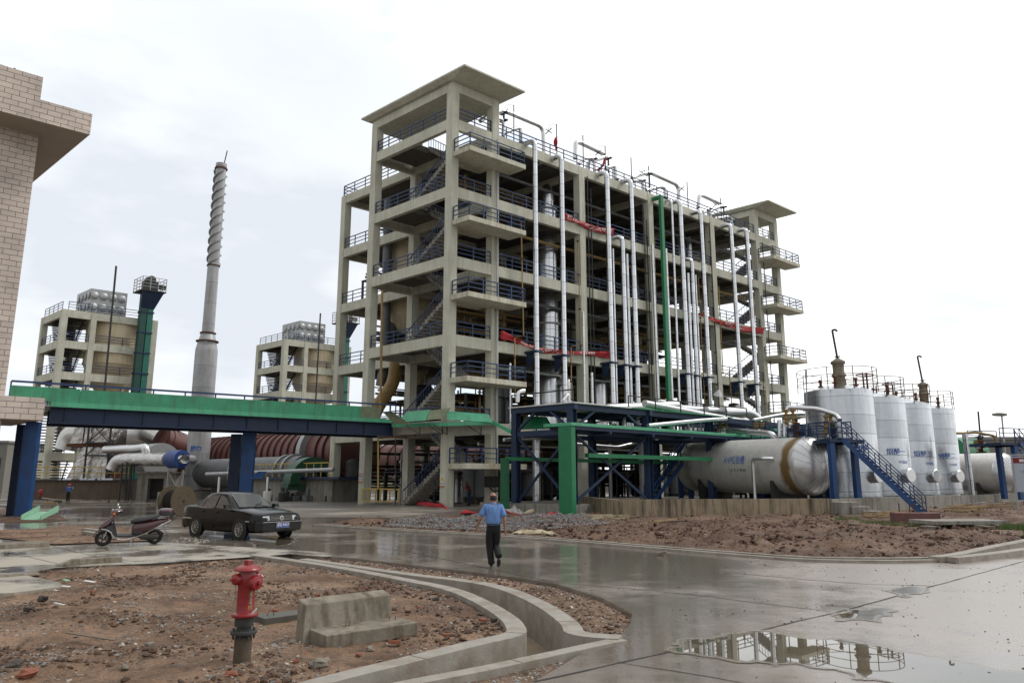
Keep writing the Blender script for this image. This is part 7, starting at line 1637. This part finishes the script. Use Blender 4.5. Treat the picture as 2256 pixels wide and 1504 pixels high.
for s in (1,-1):
    m=M(); m.lathe([(0,.03),(.03,.02),(.035,-.02)],Vector((.44,s*.14,.86)),(.6,s*.75,0),10); mb('indicator',m,orange,smooth=True)
    m=M(); m.tube([Vector((.34,s*.10,.90)),Vector((.28,s*.24,.94)),Vector((.22,s*.34,.92))],.016,7); m.tube([Vector((.36,s*.2,.925)),Vector((.34,s*.33,.91))],.006,5); mb('handlebar',m,black)
    m=M(); m.tube([Vector((.31,s*.18,.98)),Vector((.33,s*.26,1.03))],.006,5); m.lathe([(0,-.008),(.04,-.008),(.042,.008),(0,.008)],Vector((.335,s*.29,1.045)),(1,0,.2),14); mb('mirror',m,chrome)
    m=M(); m.tube(rounded([Vector((.70,s*.08,.47)),Vector((.52,s*.20,.45)),Vector((.33,s*.20,.20)),Vector((.10,s*.20,.17)),Vector((-.3,s*.20,.30)),Vector((-.75,s*.19,.55)),Vector((-.98,s*.12,.66))],.12),.013,7); mb('crash_bar',m,chrome,smooth=True)
m=M(); loft(m,[ell((-.25,.10,.22),.05,.06),ell((-.5,.10,.21),.07,.09),ell((-.72,.10,.215),.05,.06)]); mb('engine',m,darkm,smooth=True)
m=M(); m.tube([Vector((-.2,-.1,.2)),Vector((-.4,-.12,.19)),Vector((-.85,-.13,.26))],[.02,.045,.05],10); mb('exhaust',m,rust,smooth=True)
m=M(); m.plate([Vector((-.80,-.06,.52)),Vector((-.80,.06,.52)),Vector((-.93,.07,.24)),Vector((-.93,-.07,.24))],(-.012,0,0)); mb('mudflap',m,black)
m=M(); m.tube([Vector((-.05,.1,.22)),Vector((-.02,.22,.0))],.012,6); m.tube([Vector((-.1,-.1,.22)),Vector((-.12,-.14,.05))],.012,6); mb('stand',m,galv)
m=M(); m.lathe([(0,.03),(.05,.02),(.05,-.03)],Vector((-.90,0,.655)),(-1,0,.1),12); mb('tail_light',m,MT['hydrant_red'],smooth=True)
mo.rotation_euler=(R(-6),0,ang)
# ================= people =================
def skinned(name,nodes,edges,mt,parent,sub=2,extra=None):
    keys=list(nodes); idx={k:i for i,k in enumerate(keys)}
    me=bpy.data.meshes.new('sk'); me.from_pydata([nodes[k][0] for k in keys],[(idx[a],idx[b]) for a,b in edges],[])
    o=bpy.data.objects.new('sk',me); COL.objects.link(o); sm=o.modifiers.new('skin','SKIN'); sm.use_smooth_shade=True
    for i,k in enumerate(keys):
        r_=nodes[k][1]; r_=(r_,r_) if not isinstance(r_,tuple) else r_; me.skin_vertices[0].data[i].radius=r_; me.skin_vertices[0].data[i].use_root=(i==0)
    sb_=o.modifiers.new('s','SUBSURF'); sb_.levels=sub; sb_.render_levels=sub
    bpy.context.view_layer.update(); m2=bpy.data.meshes.new_from_object(o.evaluated_get(bpy.context.evaluated_depsgraph_get())); bpy.data.objects.remove(o); bpy.data.meshes.remove(me)
    if extra:
        v=[tuple(x.co) for x in m2.vertices]; f=[tuple(p.vertices) for p in m2.polygons]; m=M(); m.v=v; m.f=f; m.mi=[0]*len(f); extra(m); m2=bpy.data.meshes.new(name); m2.from_pydata(m.v,[],m.f)
    for p in m2.polygons: p.use_smooth=True
    m2.name=name; m2.materials.clear(); m2.materials.append(mt); q=bpy.data.objects.new(name,m2); COL.objects.link(q); q.parent=parent; WL[q.name]=Vector((0,0,0)); return q
def headgeo(c,yaw,s=1.0,tilt=0):
    """ellipsoid head with brow, nose, chin, ears; face along local +y turned by yaw"""
    def f(m):
        n,k=14,18; vs=[]
        for i in range(n+1):
            th=math.pi*i/n
            for j in range(k):
                ph=2*math.pi*j/k; d=Vector((math.sin(th)*math.cos(ph),math.sin(th)*math.sin(ph),math.cos(th)))
                r_=Vector((d.x*.077,d.y*.097,d.z*.118)); 
                if d.z<0: r_.x*=1+.22*d.z; r_.y*=1+.10*d.z
                fy=max(0,d.y)
                if abs(d.x)<.22 and d.y>.8 and -.28<d.z<.15: r_.y+=.020*(1-abs(d.x)/.22)*(1-abs(d.z+.1)/.3)
                if d.y>.6 and .05<d.z<.28 and .15<abs(d.x)<.6: r_.y-=.006
                if d.y>.5 and d.z<-.75: r_.y+=.012
                vs.append(r_*s)
        ca_,sa_=math.cos(yaw),math.sin(yaw)
        T=lambda p: Vector((c[0]+p.x*ca_-p.y*sa_,c[1]+p.x*sa_+p.y*ca_,c[2]+p.z))
        m.add([T(p) for p in vs],[(i*k+j,i*k+(j+1)%k,(i+1)*k+(j+1)%k,(i+1)*k+j) for i in range(n) for j in range(k)])
        for sx in (1,-1):
            b=Vector((sx*.078*s,-.008,.0)); q=[]
            for j in range(8):
                a=2*math.pi*j/8; q.append(b+Vector((sx*.004,.016*math.cos(a)-.004,.030*math.sin(a))))
            q2=[p+Vector((sx*.014,-.006,0)) for p in q]; m.add([T(p) for p in q+q2],[(j,(j+1)%8,8+(j+1)%8,8+j) for j in range(8)]+[tuple(range(8,16))])
        return T
    return f
def hairgeo(c,yaw,bald,s=1.0):
    m=M(); n,k=14,28; vs=[];keep={}
    ca_,sa_=math.cos(yaw),math.sin(yaw)
    for i in range(n+1):
        th=math.pi*i/n
        for j in range(k):
            ph=2*math.pi*j/k; d=Vector((math.sin(th)*math.cos(ph),math.sin(th)*math.sin(ph),math.cos(th)))
            ok=(d.y<.35 and d.z>-.55 and d.y<.1+.5*max(0,d.z)+ (0 if abs(d.x)<.7 else .12)) if not bald else (d.y<.25 and -.62<d.z<.62-.35*(1 if abs(d.x)<.3 and d.y<0 else 0)*0)
            if bald and d.z>.45+.12*abs(d.x): ok=False
            p=Vector((d.x*.083,d.y*.104,d.z*.122)); 
            if d.z<0: p.x*=1+.2*d.z
            p+=d*.002*noise.noise(d*9); keep[(i,j)]=ok; vs.append(Vector((c[0]+p.x*ca_-p.y*sa_,c[1]+p.x*sa_+p.y*ca_,c[2]+p.z)))
    fs=[(i*k+j,i*k+(j+1)%k,(i+1)*k+(j+1)%k,(i+1)*k+j) for i in range(n) for j in range(k) if all(keep[q] for q in ((i,j),(i,(j+1)%k),(i+1,(j+1)%k),(i+1,j)))]
    m.add(vs,fs); return m
hairm=mat('dark_hair',(.015,.012,.011),.7,var=.2,scale=60)
def hand(N,E,wrist,key,d,side,curl=.5):
    """palm and five fingers from a wrist node; d = pointing direction, side = thumb side"""
    d=Vector(d).normalized(); sd_=Vector(side).normalized(); nrm=d.cross(sd_).normalized(); w_=Vector(N[wrist][0])
    p=w_+d*.05; N[key+'p']=(tuple(p),(.028,.016)); E.append((wrist,key+'p')); q=w_+d*.085; N[key+'q']=(tuple(q),(.030,.014)); E.append((key+'p',key+'q'))
    for k,(o,l_) in enumerate(((.026,.062),(.009,.072),(-.009,.066),(-.026,.050))):
        a=q+sd_*o+d*.012; b=a+d*l_*.5+nrm*l_*.18*curl; c_=b+d*l_*.4+nrm*l_*.42*curl
        N[key+'f%da'%k]=(tuple(a),.0095); N[key+'f%db'%k]=(tuple(b),.0088); N[key+'f%dc'%k]=(tuple(c_),.0075); E+= [(key+'q',key+'f%da'%k),(key+'f%da'%k,key+'f%db'%k),(key+'f%db'%k,key+'f%dc'%k)]
    a=p+sd_*.030; b=a+sd_*.022+d*.028; c_=b+d*.026+sd_*.004; N[key+'ta']=(tuple(a),.012); N[key+'tb']=(tuple(b),.0105); N[key+'tc']=(tuple(c_),.0085); E+=[(key+'p',key+'ta'),(key+'ta',key+'tb'),(key+'tb',key+'tc')]
def person(name,label,loc,yaw,shirt,trous,shoe,J,sleeve=.55,headyaw=0,bald=False,hat=None,scale=1.0,group=None):
    t=thing(name,label,'person',loc,rotz=yaw,scale=scale,group=group)
    V=lambda k: Vector(J[k])
    N={'pel':(J['pel'],(.13,.10)),'waist':(J['waist'],(.125,.095)),'chest':(J['chest'],(.15,.105)),'neck0':(J['neck'],(.062,.062)),'neck1':(tuple((V('neck')*.4+V('head')*.6)),(.052,.056))}
    E=[('pel','waist'),('waist','chest'),('chest','neck0'),('neck0','neck1')]
    for s in 'LR':
        N['sh'+s]=(J['sh'+s],.052); N['el'+s]=(J['el'+s],.036); N['fm'+s]=(tuple(V('el'+s)*.6+V('wr'+s)*.4),.037); N['wr'+s]=(J['wr'+s],(.024,.020)); E+= [('chest','sh'+s),('sh'+s,'el'+s),('el'+s,'fm'+s),('fm'+s,'wr'+s)]
        N['hp'+s]=(J['hp'+s],.085); N['kn'+s]=(J['kn'+s],.055); N['an'+s]=(J['an'+s],.036); E+=[('pel','hp'+s),('hp'+s,'kn'+s),('kn'+s,'an'+s)]
        dd=V('wr'+s)-V('el'+s); hand(N,E,'wr'+s,'h'+s,dd,J['th'+s])
    hg=headgeo(J['head'],headyaw)
    body=skinned('body',N,E,skin,t,2,extra=lambda m: hg(m))
    if hat is None: hairgeo(J['head'],headyaw,bald).build('hair',hairm,t,local=True,smooth=True)
    else:
        m=M(); c=Vector(J['head']); m.lathe([(.16,.035),(.135,.045),(.12,.06),(.115,.10),(.08,.145),(0,.16)],c,n=24); m.build('helmet',hat,t,local=True,smooth=True); hairgeo(J['head'],headyaw,True).build('hair',hairm,t,local=True,smooth=True)
    S={'w00':(tuple(V('pel')+Vector((0,0,.015))),(.165,.14)),'w0':(tuple(V('pel')+Vector((0,0,.075))),(.185,.15)),'w1':(J['waist'],(.20,.155)),'c0':(tuple(V('waist')*.45+V('chest')*.55),(.19,.14)),'c1':(J['chest'],(.185,.125)),'n':(tuple(V('neck')+Vector((0,0,-.01))),(.075,.075))}
    F_=[('w00','w0'),('w0','w1'),('w1','c0'),('c0','c1'),('c1','n')]
    for s in 'LR':
        S['s'+s]=(tuple(V('sh'+s)),.080); e=V('sh'+s).lerp(V('el'+s),sleeve*.9); f_=V('sh'+s).lerp(V('el'+s),sleeve*1.75); S['e'+s]=(tuple(e),.082); S['f'+s]=(tuple(f_),.092); F_+=[('c1','s'+s),('s'+s,'e'+s),('e'+s,'f'+s)]
    skinned('shirt',S,F_,shirt,t,2)
    P={'pt':(tuple(V('pel')+Vector((0,0,.13))),(.15,.12)),'p':(tuple(V('pel')+Vector((0,0,.04))),(.17,.14)),'p2':(tuple(V('pel')+Vector((0,0,-.06))),(.18,.15))}; Q=[('pt','p'),('p','p2')]
    for s in 'LR':
        P['h'+s]=(J['hp'+s],(.115,.125)); P['m'+s]=(tuple(V('hp'+s).lerp(V('kn'+s),.5)),.108); P['k'+s]=(J['kn'+s],.088); P['c'+s]=(tuple(V('kn'+s).lerp(V('an'+s),.5)),.085); P['a'+s]=(tuple(V('kn'+s).lerp(V('an'+s),.98)),.086); P['b'+s]=(tuple(V('kn'+s).lerp(V('an'+s),1.14)),.082); Q+=[('p2','h'+s),('h'+s,'m'+s),('m'+s,'k'+s),('k'+s,'c'+s),('c'+s,'a'+s),('a'+s,'b'+s)]
    skinned('trousers',P,Q,trous,t,2)
    for s in 'LR':
        a=V('an'+s); h=V('heel'+s); b=V('ball'+s); e=V('toe'+s)
        skinned('shoe',{'h':(tuple(h),(.042,.045)),'a':(tuple(h.lerp(b,.45)+ (a-h.lerp(b,.45))*.25),(.045,.046)),'b':(tuple(b),(.050,.032)),'t':(tuple(e),(.038,.022))},[('h','a'),('a','b'),('b','t')],shoe,t,2)
    return t
def folds(m,amp=.02):
    n=m.node_tree.nodes; l=m.node_tree.links; b=n['Principled BSDF']; tc_=n.new('ShaderNodeTexCoord'); mp_=n.new('ShaderNodeMapping'); mp_.inputs['Scale'].default_value=(9,9,1.8); mp_.inputs['Rotation'].default_value=(0,.25,0); l.new(tc_.outputs['Object'],mp_.inputs[0])
    no=n.new('ShaderNodeTexNoise'); no.inputs['Scale'].default_value=1.2; no.inputs['Detail'].default_value=2; l.new(mp_.outputs[0],no.inputs[0]); bm=n.new('ShaderNodeBump'); bm.inputs['Distance'].default_value=amp; l.new(no.outputs[0],bm.inputs['Height']); l.new(bm.outputs[0],b.inputs['Normal']); return m
blueshirt=folds(mat('sky_blue_shirt',(.13,.26,.56),.8,var=.06,scale=8),.06); blacktr=folds(mat('black_trousers',(.005,.005,.006),.85,var=.2,scale=5),.03); shoem=mat('black_leather_shoes',(.01,.01,.01),.35,var=.1)
JM={'pel':(.0,0,.90),'waist':(.0,-.01,1.03),'chest':(-.005,.005,1.25),'neck':(-.01,.03,1.41),'head':(-.015,.055,1.545),
 'shL':(-.19,.01,1.345),'elL':(-.295,-.035,1.11),'wrL':(-.38,.06,.90),'thL':(.5,.85,0),'shR':(.175,.005,1.34),'elR':(.245,-.03,1.09),'wrR':(.262,.03,.85),'thR':(-.3,.9,0),
 'hpL':(-.085,0,.84),'knL':(-.095,.05,.47),'anL':(-.045,.01,.10),'hpR':(.085,0,.84),'knR':(.045,.13,.47),'anR':(.125,-.14,.27),
 'heelL':(-.045,-.045,.055),'ballL':(-.055,.10,.035),'toeL':(-.06,.175,.028),'heelR':(.135,-.185,.215),'ballR':(.125,-.12,.085),'toeR':(.12,-.07,.03)}
mp0=G(1087,1249); person('person','man in sky blue shirt and black trousers walking away on the wet road',Vector((mp0.x,mp0.y,.0)),R(0),blueshirt,blacktr,shoem,JM,headyaw=R(22),bald=True,scale=1.03)
m=M(); 
bt_=bpy.data.objects['person']; m.tube([Vector((math.cos(a)*.166,math.sin(a)*.137,.965)) for a in np.linspace(0,2*math.pi,25)[:-1]],.014,6,closed=True); m.build('belt',shoem,bt_,local=True,smooth=True)
m=M(); m.tube([Vector((-.01+math.cos(a)*.068,.03+math.sin(a)*.066,1.425)) for a in np.linspace(0,2*math.pi,21)[:-1]],.016,6,closed=True); m.build('collar',blueshirt,bt_,local=True,smooth=True)
JS=dict(JM); JS.update({'knR':(.09,.03,.47),'anR':(.09,.0,.10),'heelR':(.09,-.05,.055),'ballR':(.10,.09,.035),'toeR':(.11,.16,.028),'knL':(-.10,.03,.47),'anL':(-.10,0,.10),'heelL':(-.10,-.05,.055),'ballL':(-.11,.09,.035),'toeL':(-.12,.16,.028)})
JW=dict(JS); JW.update({'elR':(.27,.14,1.16),'wrR':(.22,.32,1.30),'thR':(0,0,1),'elL':(-.27,.05,1.10),'wrL':(-.15,.25,1.12),'thL':(0,0,1)})
q=D(150,1095,71.5); person('person','worker in a red hard hat and blue shirt beside the sooty furnace base',Vector((q.x,q.y,0)),R(8),mat('work_blue_shirt',(.04,.10,.32),.85),blacktr,shoem,JW,hat=mat('red_helmet',(.45,.02,.02),.35),headyaw=.2,sleeve=.6)
JI=dict(JW); 
for k in ('neck','chest','head','shL','shR','elL','elR','wrL','wrR'):
    x,y,z_=JI[k]; JI[k]=(x,y+(z_-1.0)*.35,z_-(z_-1.0)*.10)
q=B(2.6,3.1,0); qq=D(1034,1098,51.0); person('person','person in a dark red jacket bending forward under the near stair tower',Vector((qq.x,qq.y,.31)),R(100),mat('dark_red_jacket',(.16,.01,.02),.8),mat('dark_blue_trousers',(.01,.02,.06),.85),shoem,JI,headyaw=0,sleeve=.65)
# ================= small things on the ground =================
def heapcloth(px,label,mt,h=.12,n=7,w_=.25,seed=3,cat='cloth',name='red_cloth',thk=.02):
    r_=random.Random(seed); P=smooth([G(a_,b_,c_) for a_,b_,c_ in px],1); rows=[]
    for i,p in enumerate(P):
        t_=(P[min(i+1,len(P)-1)]-P[max(i-1,0)]).normalized(); q=Vector((-t_.y,t_.x,0)); e=.35+.65*min(1,min(i,len(P)-1-i)/1.5)
        rows.append([p+q*w_*.8*e*(j/n-.5)*2*(1+.3*math.sin(i*1.7))+Vector((r_.uniform(-.04,.04),r_.uniform(-.05,.05),.02+h*.75*e*max(0,math.sin(math.pi*j/n))*(.35+.9*r_.random())+.03*math.sin(i*2.1+j*1.3))) for j in range(n+1)])
    return cloth(name,rows,mt,label,cat,thick=thk)
heapcloth([(889,1112,.3),(897,1106,.3),(906,1104,.3),(914,1108,.3),(925,1112,.3),(940,1115,.3),(960,1116,.3),(978,1117,.3)],'crumpled red banner lying on the pad edge behind the gravel',red,.35,7,.35,3)
heapcloth([(976,1118,.28),(984,1126,.15),(995,1132,.1),(1020,1132,.1),(1050,1130,.1)],'end of the fallen red banner trailing down from the pad',red,.2,7,.28,5)
heapcloth([(1178,1138,.1),(1200,1139,.1),(1222,1135,.1),(1240,1136,.1)],'red hose lying beside the foot of the green duct',red,.2,6,.16,8,'hose','red_hose')
m=M(); m.tube([G(1109,1122,.3),G(1125,1130,.2),G(1145,1134,.12),G(1150,1134,.1)],.05,6); tag(m.build('red_strap',red,smooth=True),'narrow red strap over the white bag','strap')
heapcloth([(1118,1133,.05),(1127,1128,.1),(1138,1131,.05),(1145,1136,.05)],'white plastic bag behind the walking man',mat('white_plastic',(.55,.54,.52),.5,var=.1),.5,8,.5,9,'bag','white_bag')
heapcloth([(1138,1178,.06),(1150,1174,.06),(1163,1176,.06),(1180,1178,.06),(1200,1176,.06),(1222,1180,.06)],'torn pale sacking along the far kerb',straw,.16,8,.28,12,'sacking','sacking')
m=M(); q=G(892,1146); m.box(Fr((q.x,q.y),(1,0),(0,1)),-.22,.22,-.1,.15,0,.24); tag(m.build('pink_block',mat('pink_foam',(.42,.16,.12),.8)),'small pink block left of the gravel','block')
m=M(); q=G(1165,1136); m.lathe([(0,-.3),(.13,-.28),(.16,0),(.13,.3),(0,.32)],Vector((q.x,q.y,.18)),(.8,.2,.3),12); tag(m.build('cream_bundle',straw,smooth=True),'cream cylindrical bundle before the rack plinth','bundle')
# pale green tray
q=G(78,1148); f=Fr((q.x,q.y),(.95,.1),(-.1,.95)); t=thing('green_tray','upturned pale green metal tray at the foot of the left bridge leg','tray',Vector((q.x,q.y,.05)))
pg=MT['pale_green']; m=M(); m.hexa([f(-.75,0,.05),f(.25,0,.05),f(.55,1.1,.42),f(-.45,1.1,.42),f(-.75,0,.08),f(.25,0,.08),f(.55,1.1,.45),f(-.45,1.1,.45)]); m.build('tray_base',pg,t)
for s in (-.75,.22): m=M(); m.hexa([f(s,0,.09),f(s+.04,0,.09),f(s+.34,1.1,.46),f(s+.3,1.1,.46),f(s,0,.3),f(s+.04,0,.3),f(s+.34,1.1,.75),f(s+.3,1.1,.75)]); m.build('tray_side',pg,t)
# small red hydrant far left
q=G(87,1103); t=thing('fire_hydrant','small distant red hydrant standing before the far kerb at the left','fire hydrant',Vector((q.x,q.y,0))); 
m=M(); m.lathe([(.1,0),(.1,.45)],Vector((q.x,q.y,0)),n=12); m.build('riser_pipe',hgrey,t); m=M(); m.lathe([(.16,.45),(.16,.5),(.12,.52),(.13,1.0),(.2,1.02),(.12,1.1),(.05,1.12),(.05,1.2),(0,1.2)],Vector((q.x,q.y,0)),n=14); m.lathe([(.1,0),(.1,.28),(0,.3)],Vector((q.x,q.y,.8)),(1,-.3,0),10); m.lathe([(.1,0),(.1,.28),(0,.3)],Vector((q.x,q.y,.8)),(-1,-.3,0),10); m.build('barrel',MT['hydrant_red'],t,smooth=True)
m=M(); m.tube([Vector((q.x+.2,q.y,.3)),Vector((q.x+1.2,q.y+1,.08)),Vector((q.x+3.5,q.y+3,.04))],.04,6); tag(m.build('hose',mat('pale_hose',(.5,.47,.35),.7),smooth=True),'pale hose running from the small distant hydrant','hose')
# kerb lines across the far yard
for i,(a,b) in enumerate((((-200,1106),(560,1101)),((-200,1118),(360,1112)))):
    m=M(); p=G(*a);r_=G(*b); m.bar(p+Vector((0,0,.05)),r_+Vector((0,0,.05)),.22,.16); struct(m.build('kerb',conc))
for i,(x,y,lb) in enumerate(((112,1111,'scrap wood on the far left yard'),(128,1106,'dark clod on the far left yard'),(240,1106,'small dark brick on the yard kerb'))):
    q=G(x,y); m=M(); m.box(Fr((q.x,q.y),(.9,.3),(-.3,.9)),-.5+.2*i,.5-.2*i,-.12,.12,0,.2); tag(m.build('yard_scrap',[wood,darkm,rk][i]),lb,'scrap')
# white barrel by the plinth
q=D(589,1090,57); m=M(); m.lathe([(0,0),(.3,0),(.31,.85),(.28,.9),(0,.9)],Vector((q.x,q.y,.3)),n=18); tag(m.build('barrel',white,smooth=True),'pale blue-white barrel by the concrete plinth right of the bridge leg','barrel')
q=B(.66,4.4,0); m=M(); c=B(-.05,3.6,1.9); m.box(Fr((c.x,c.y),U2,V2),-.5,.0,-.5,.3,1.55,2.3); tag(m.build('junction_box',darkm),'dark junction box on the near tower right column','box')
m=M(); m.tube(rounded([B(-.3,3.3,1.6),B(-.4,3.5,1.3),B(-.3,4.6,1.35),B(-.3,4.7,.4)],.3),.045,6); tag(m.build('black_cable',black,smooth=True),'black cable looping down from the junction box','cable')
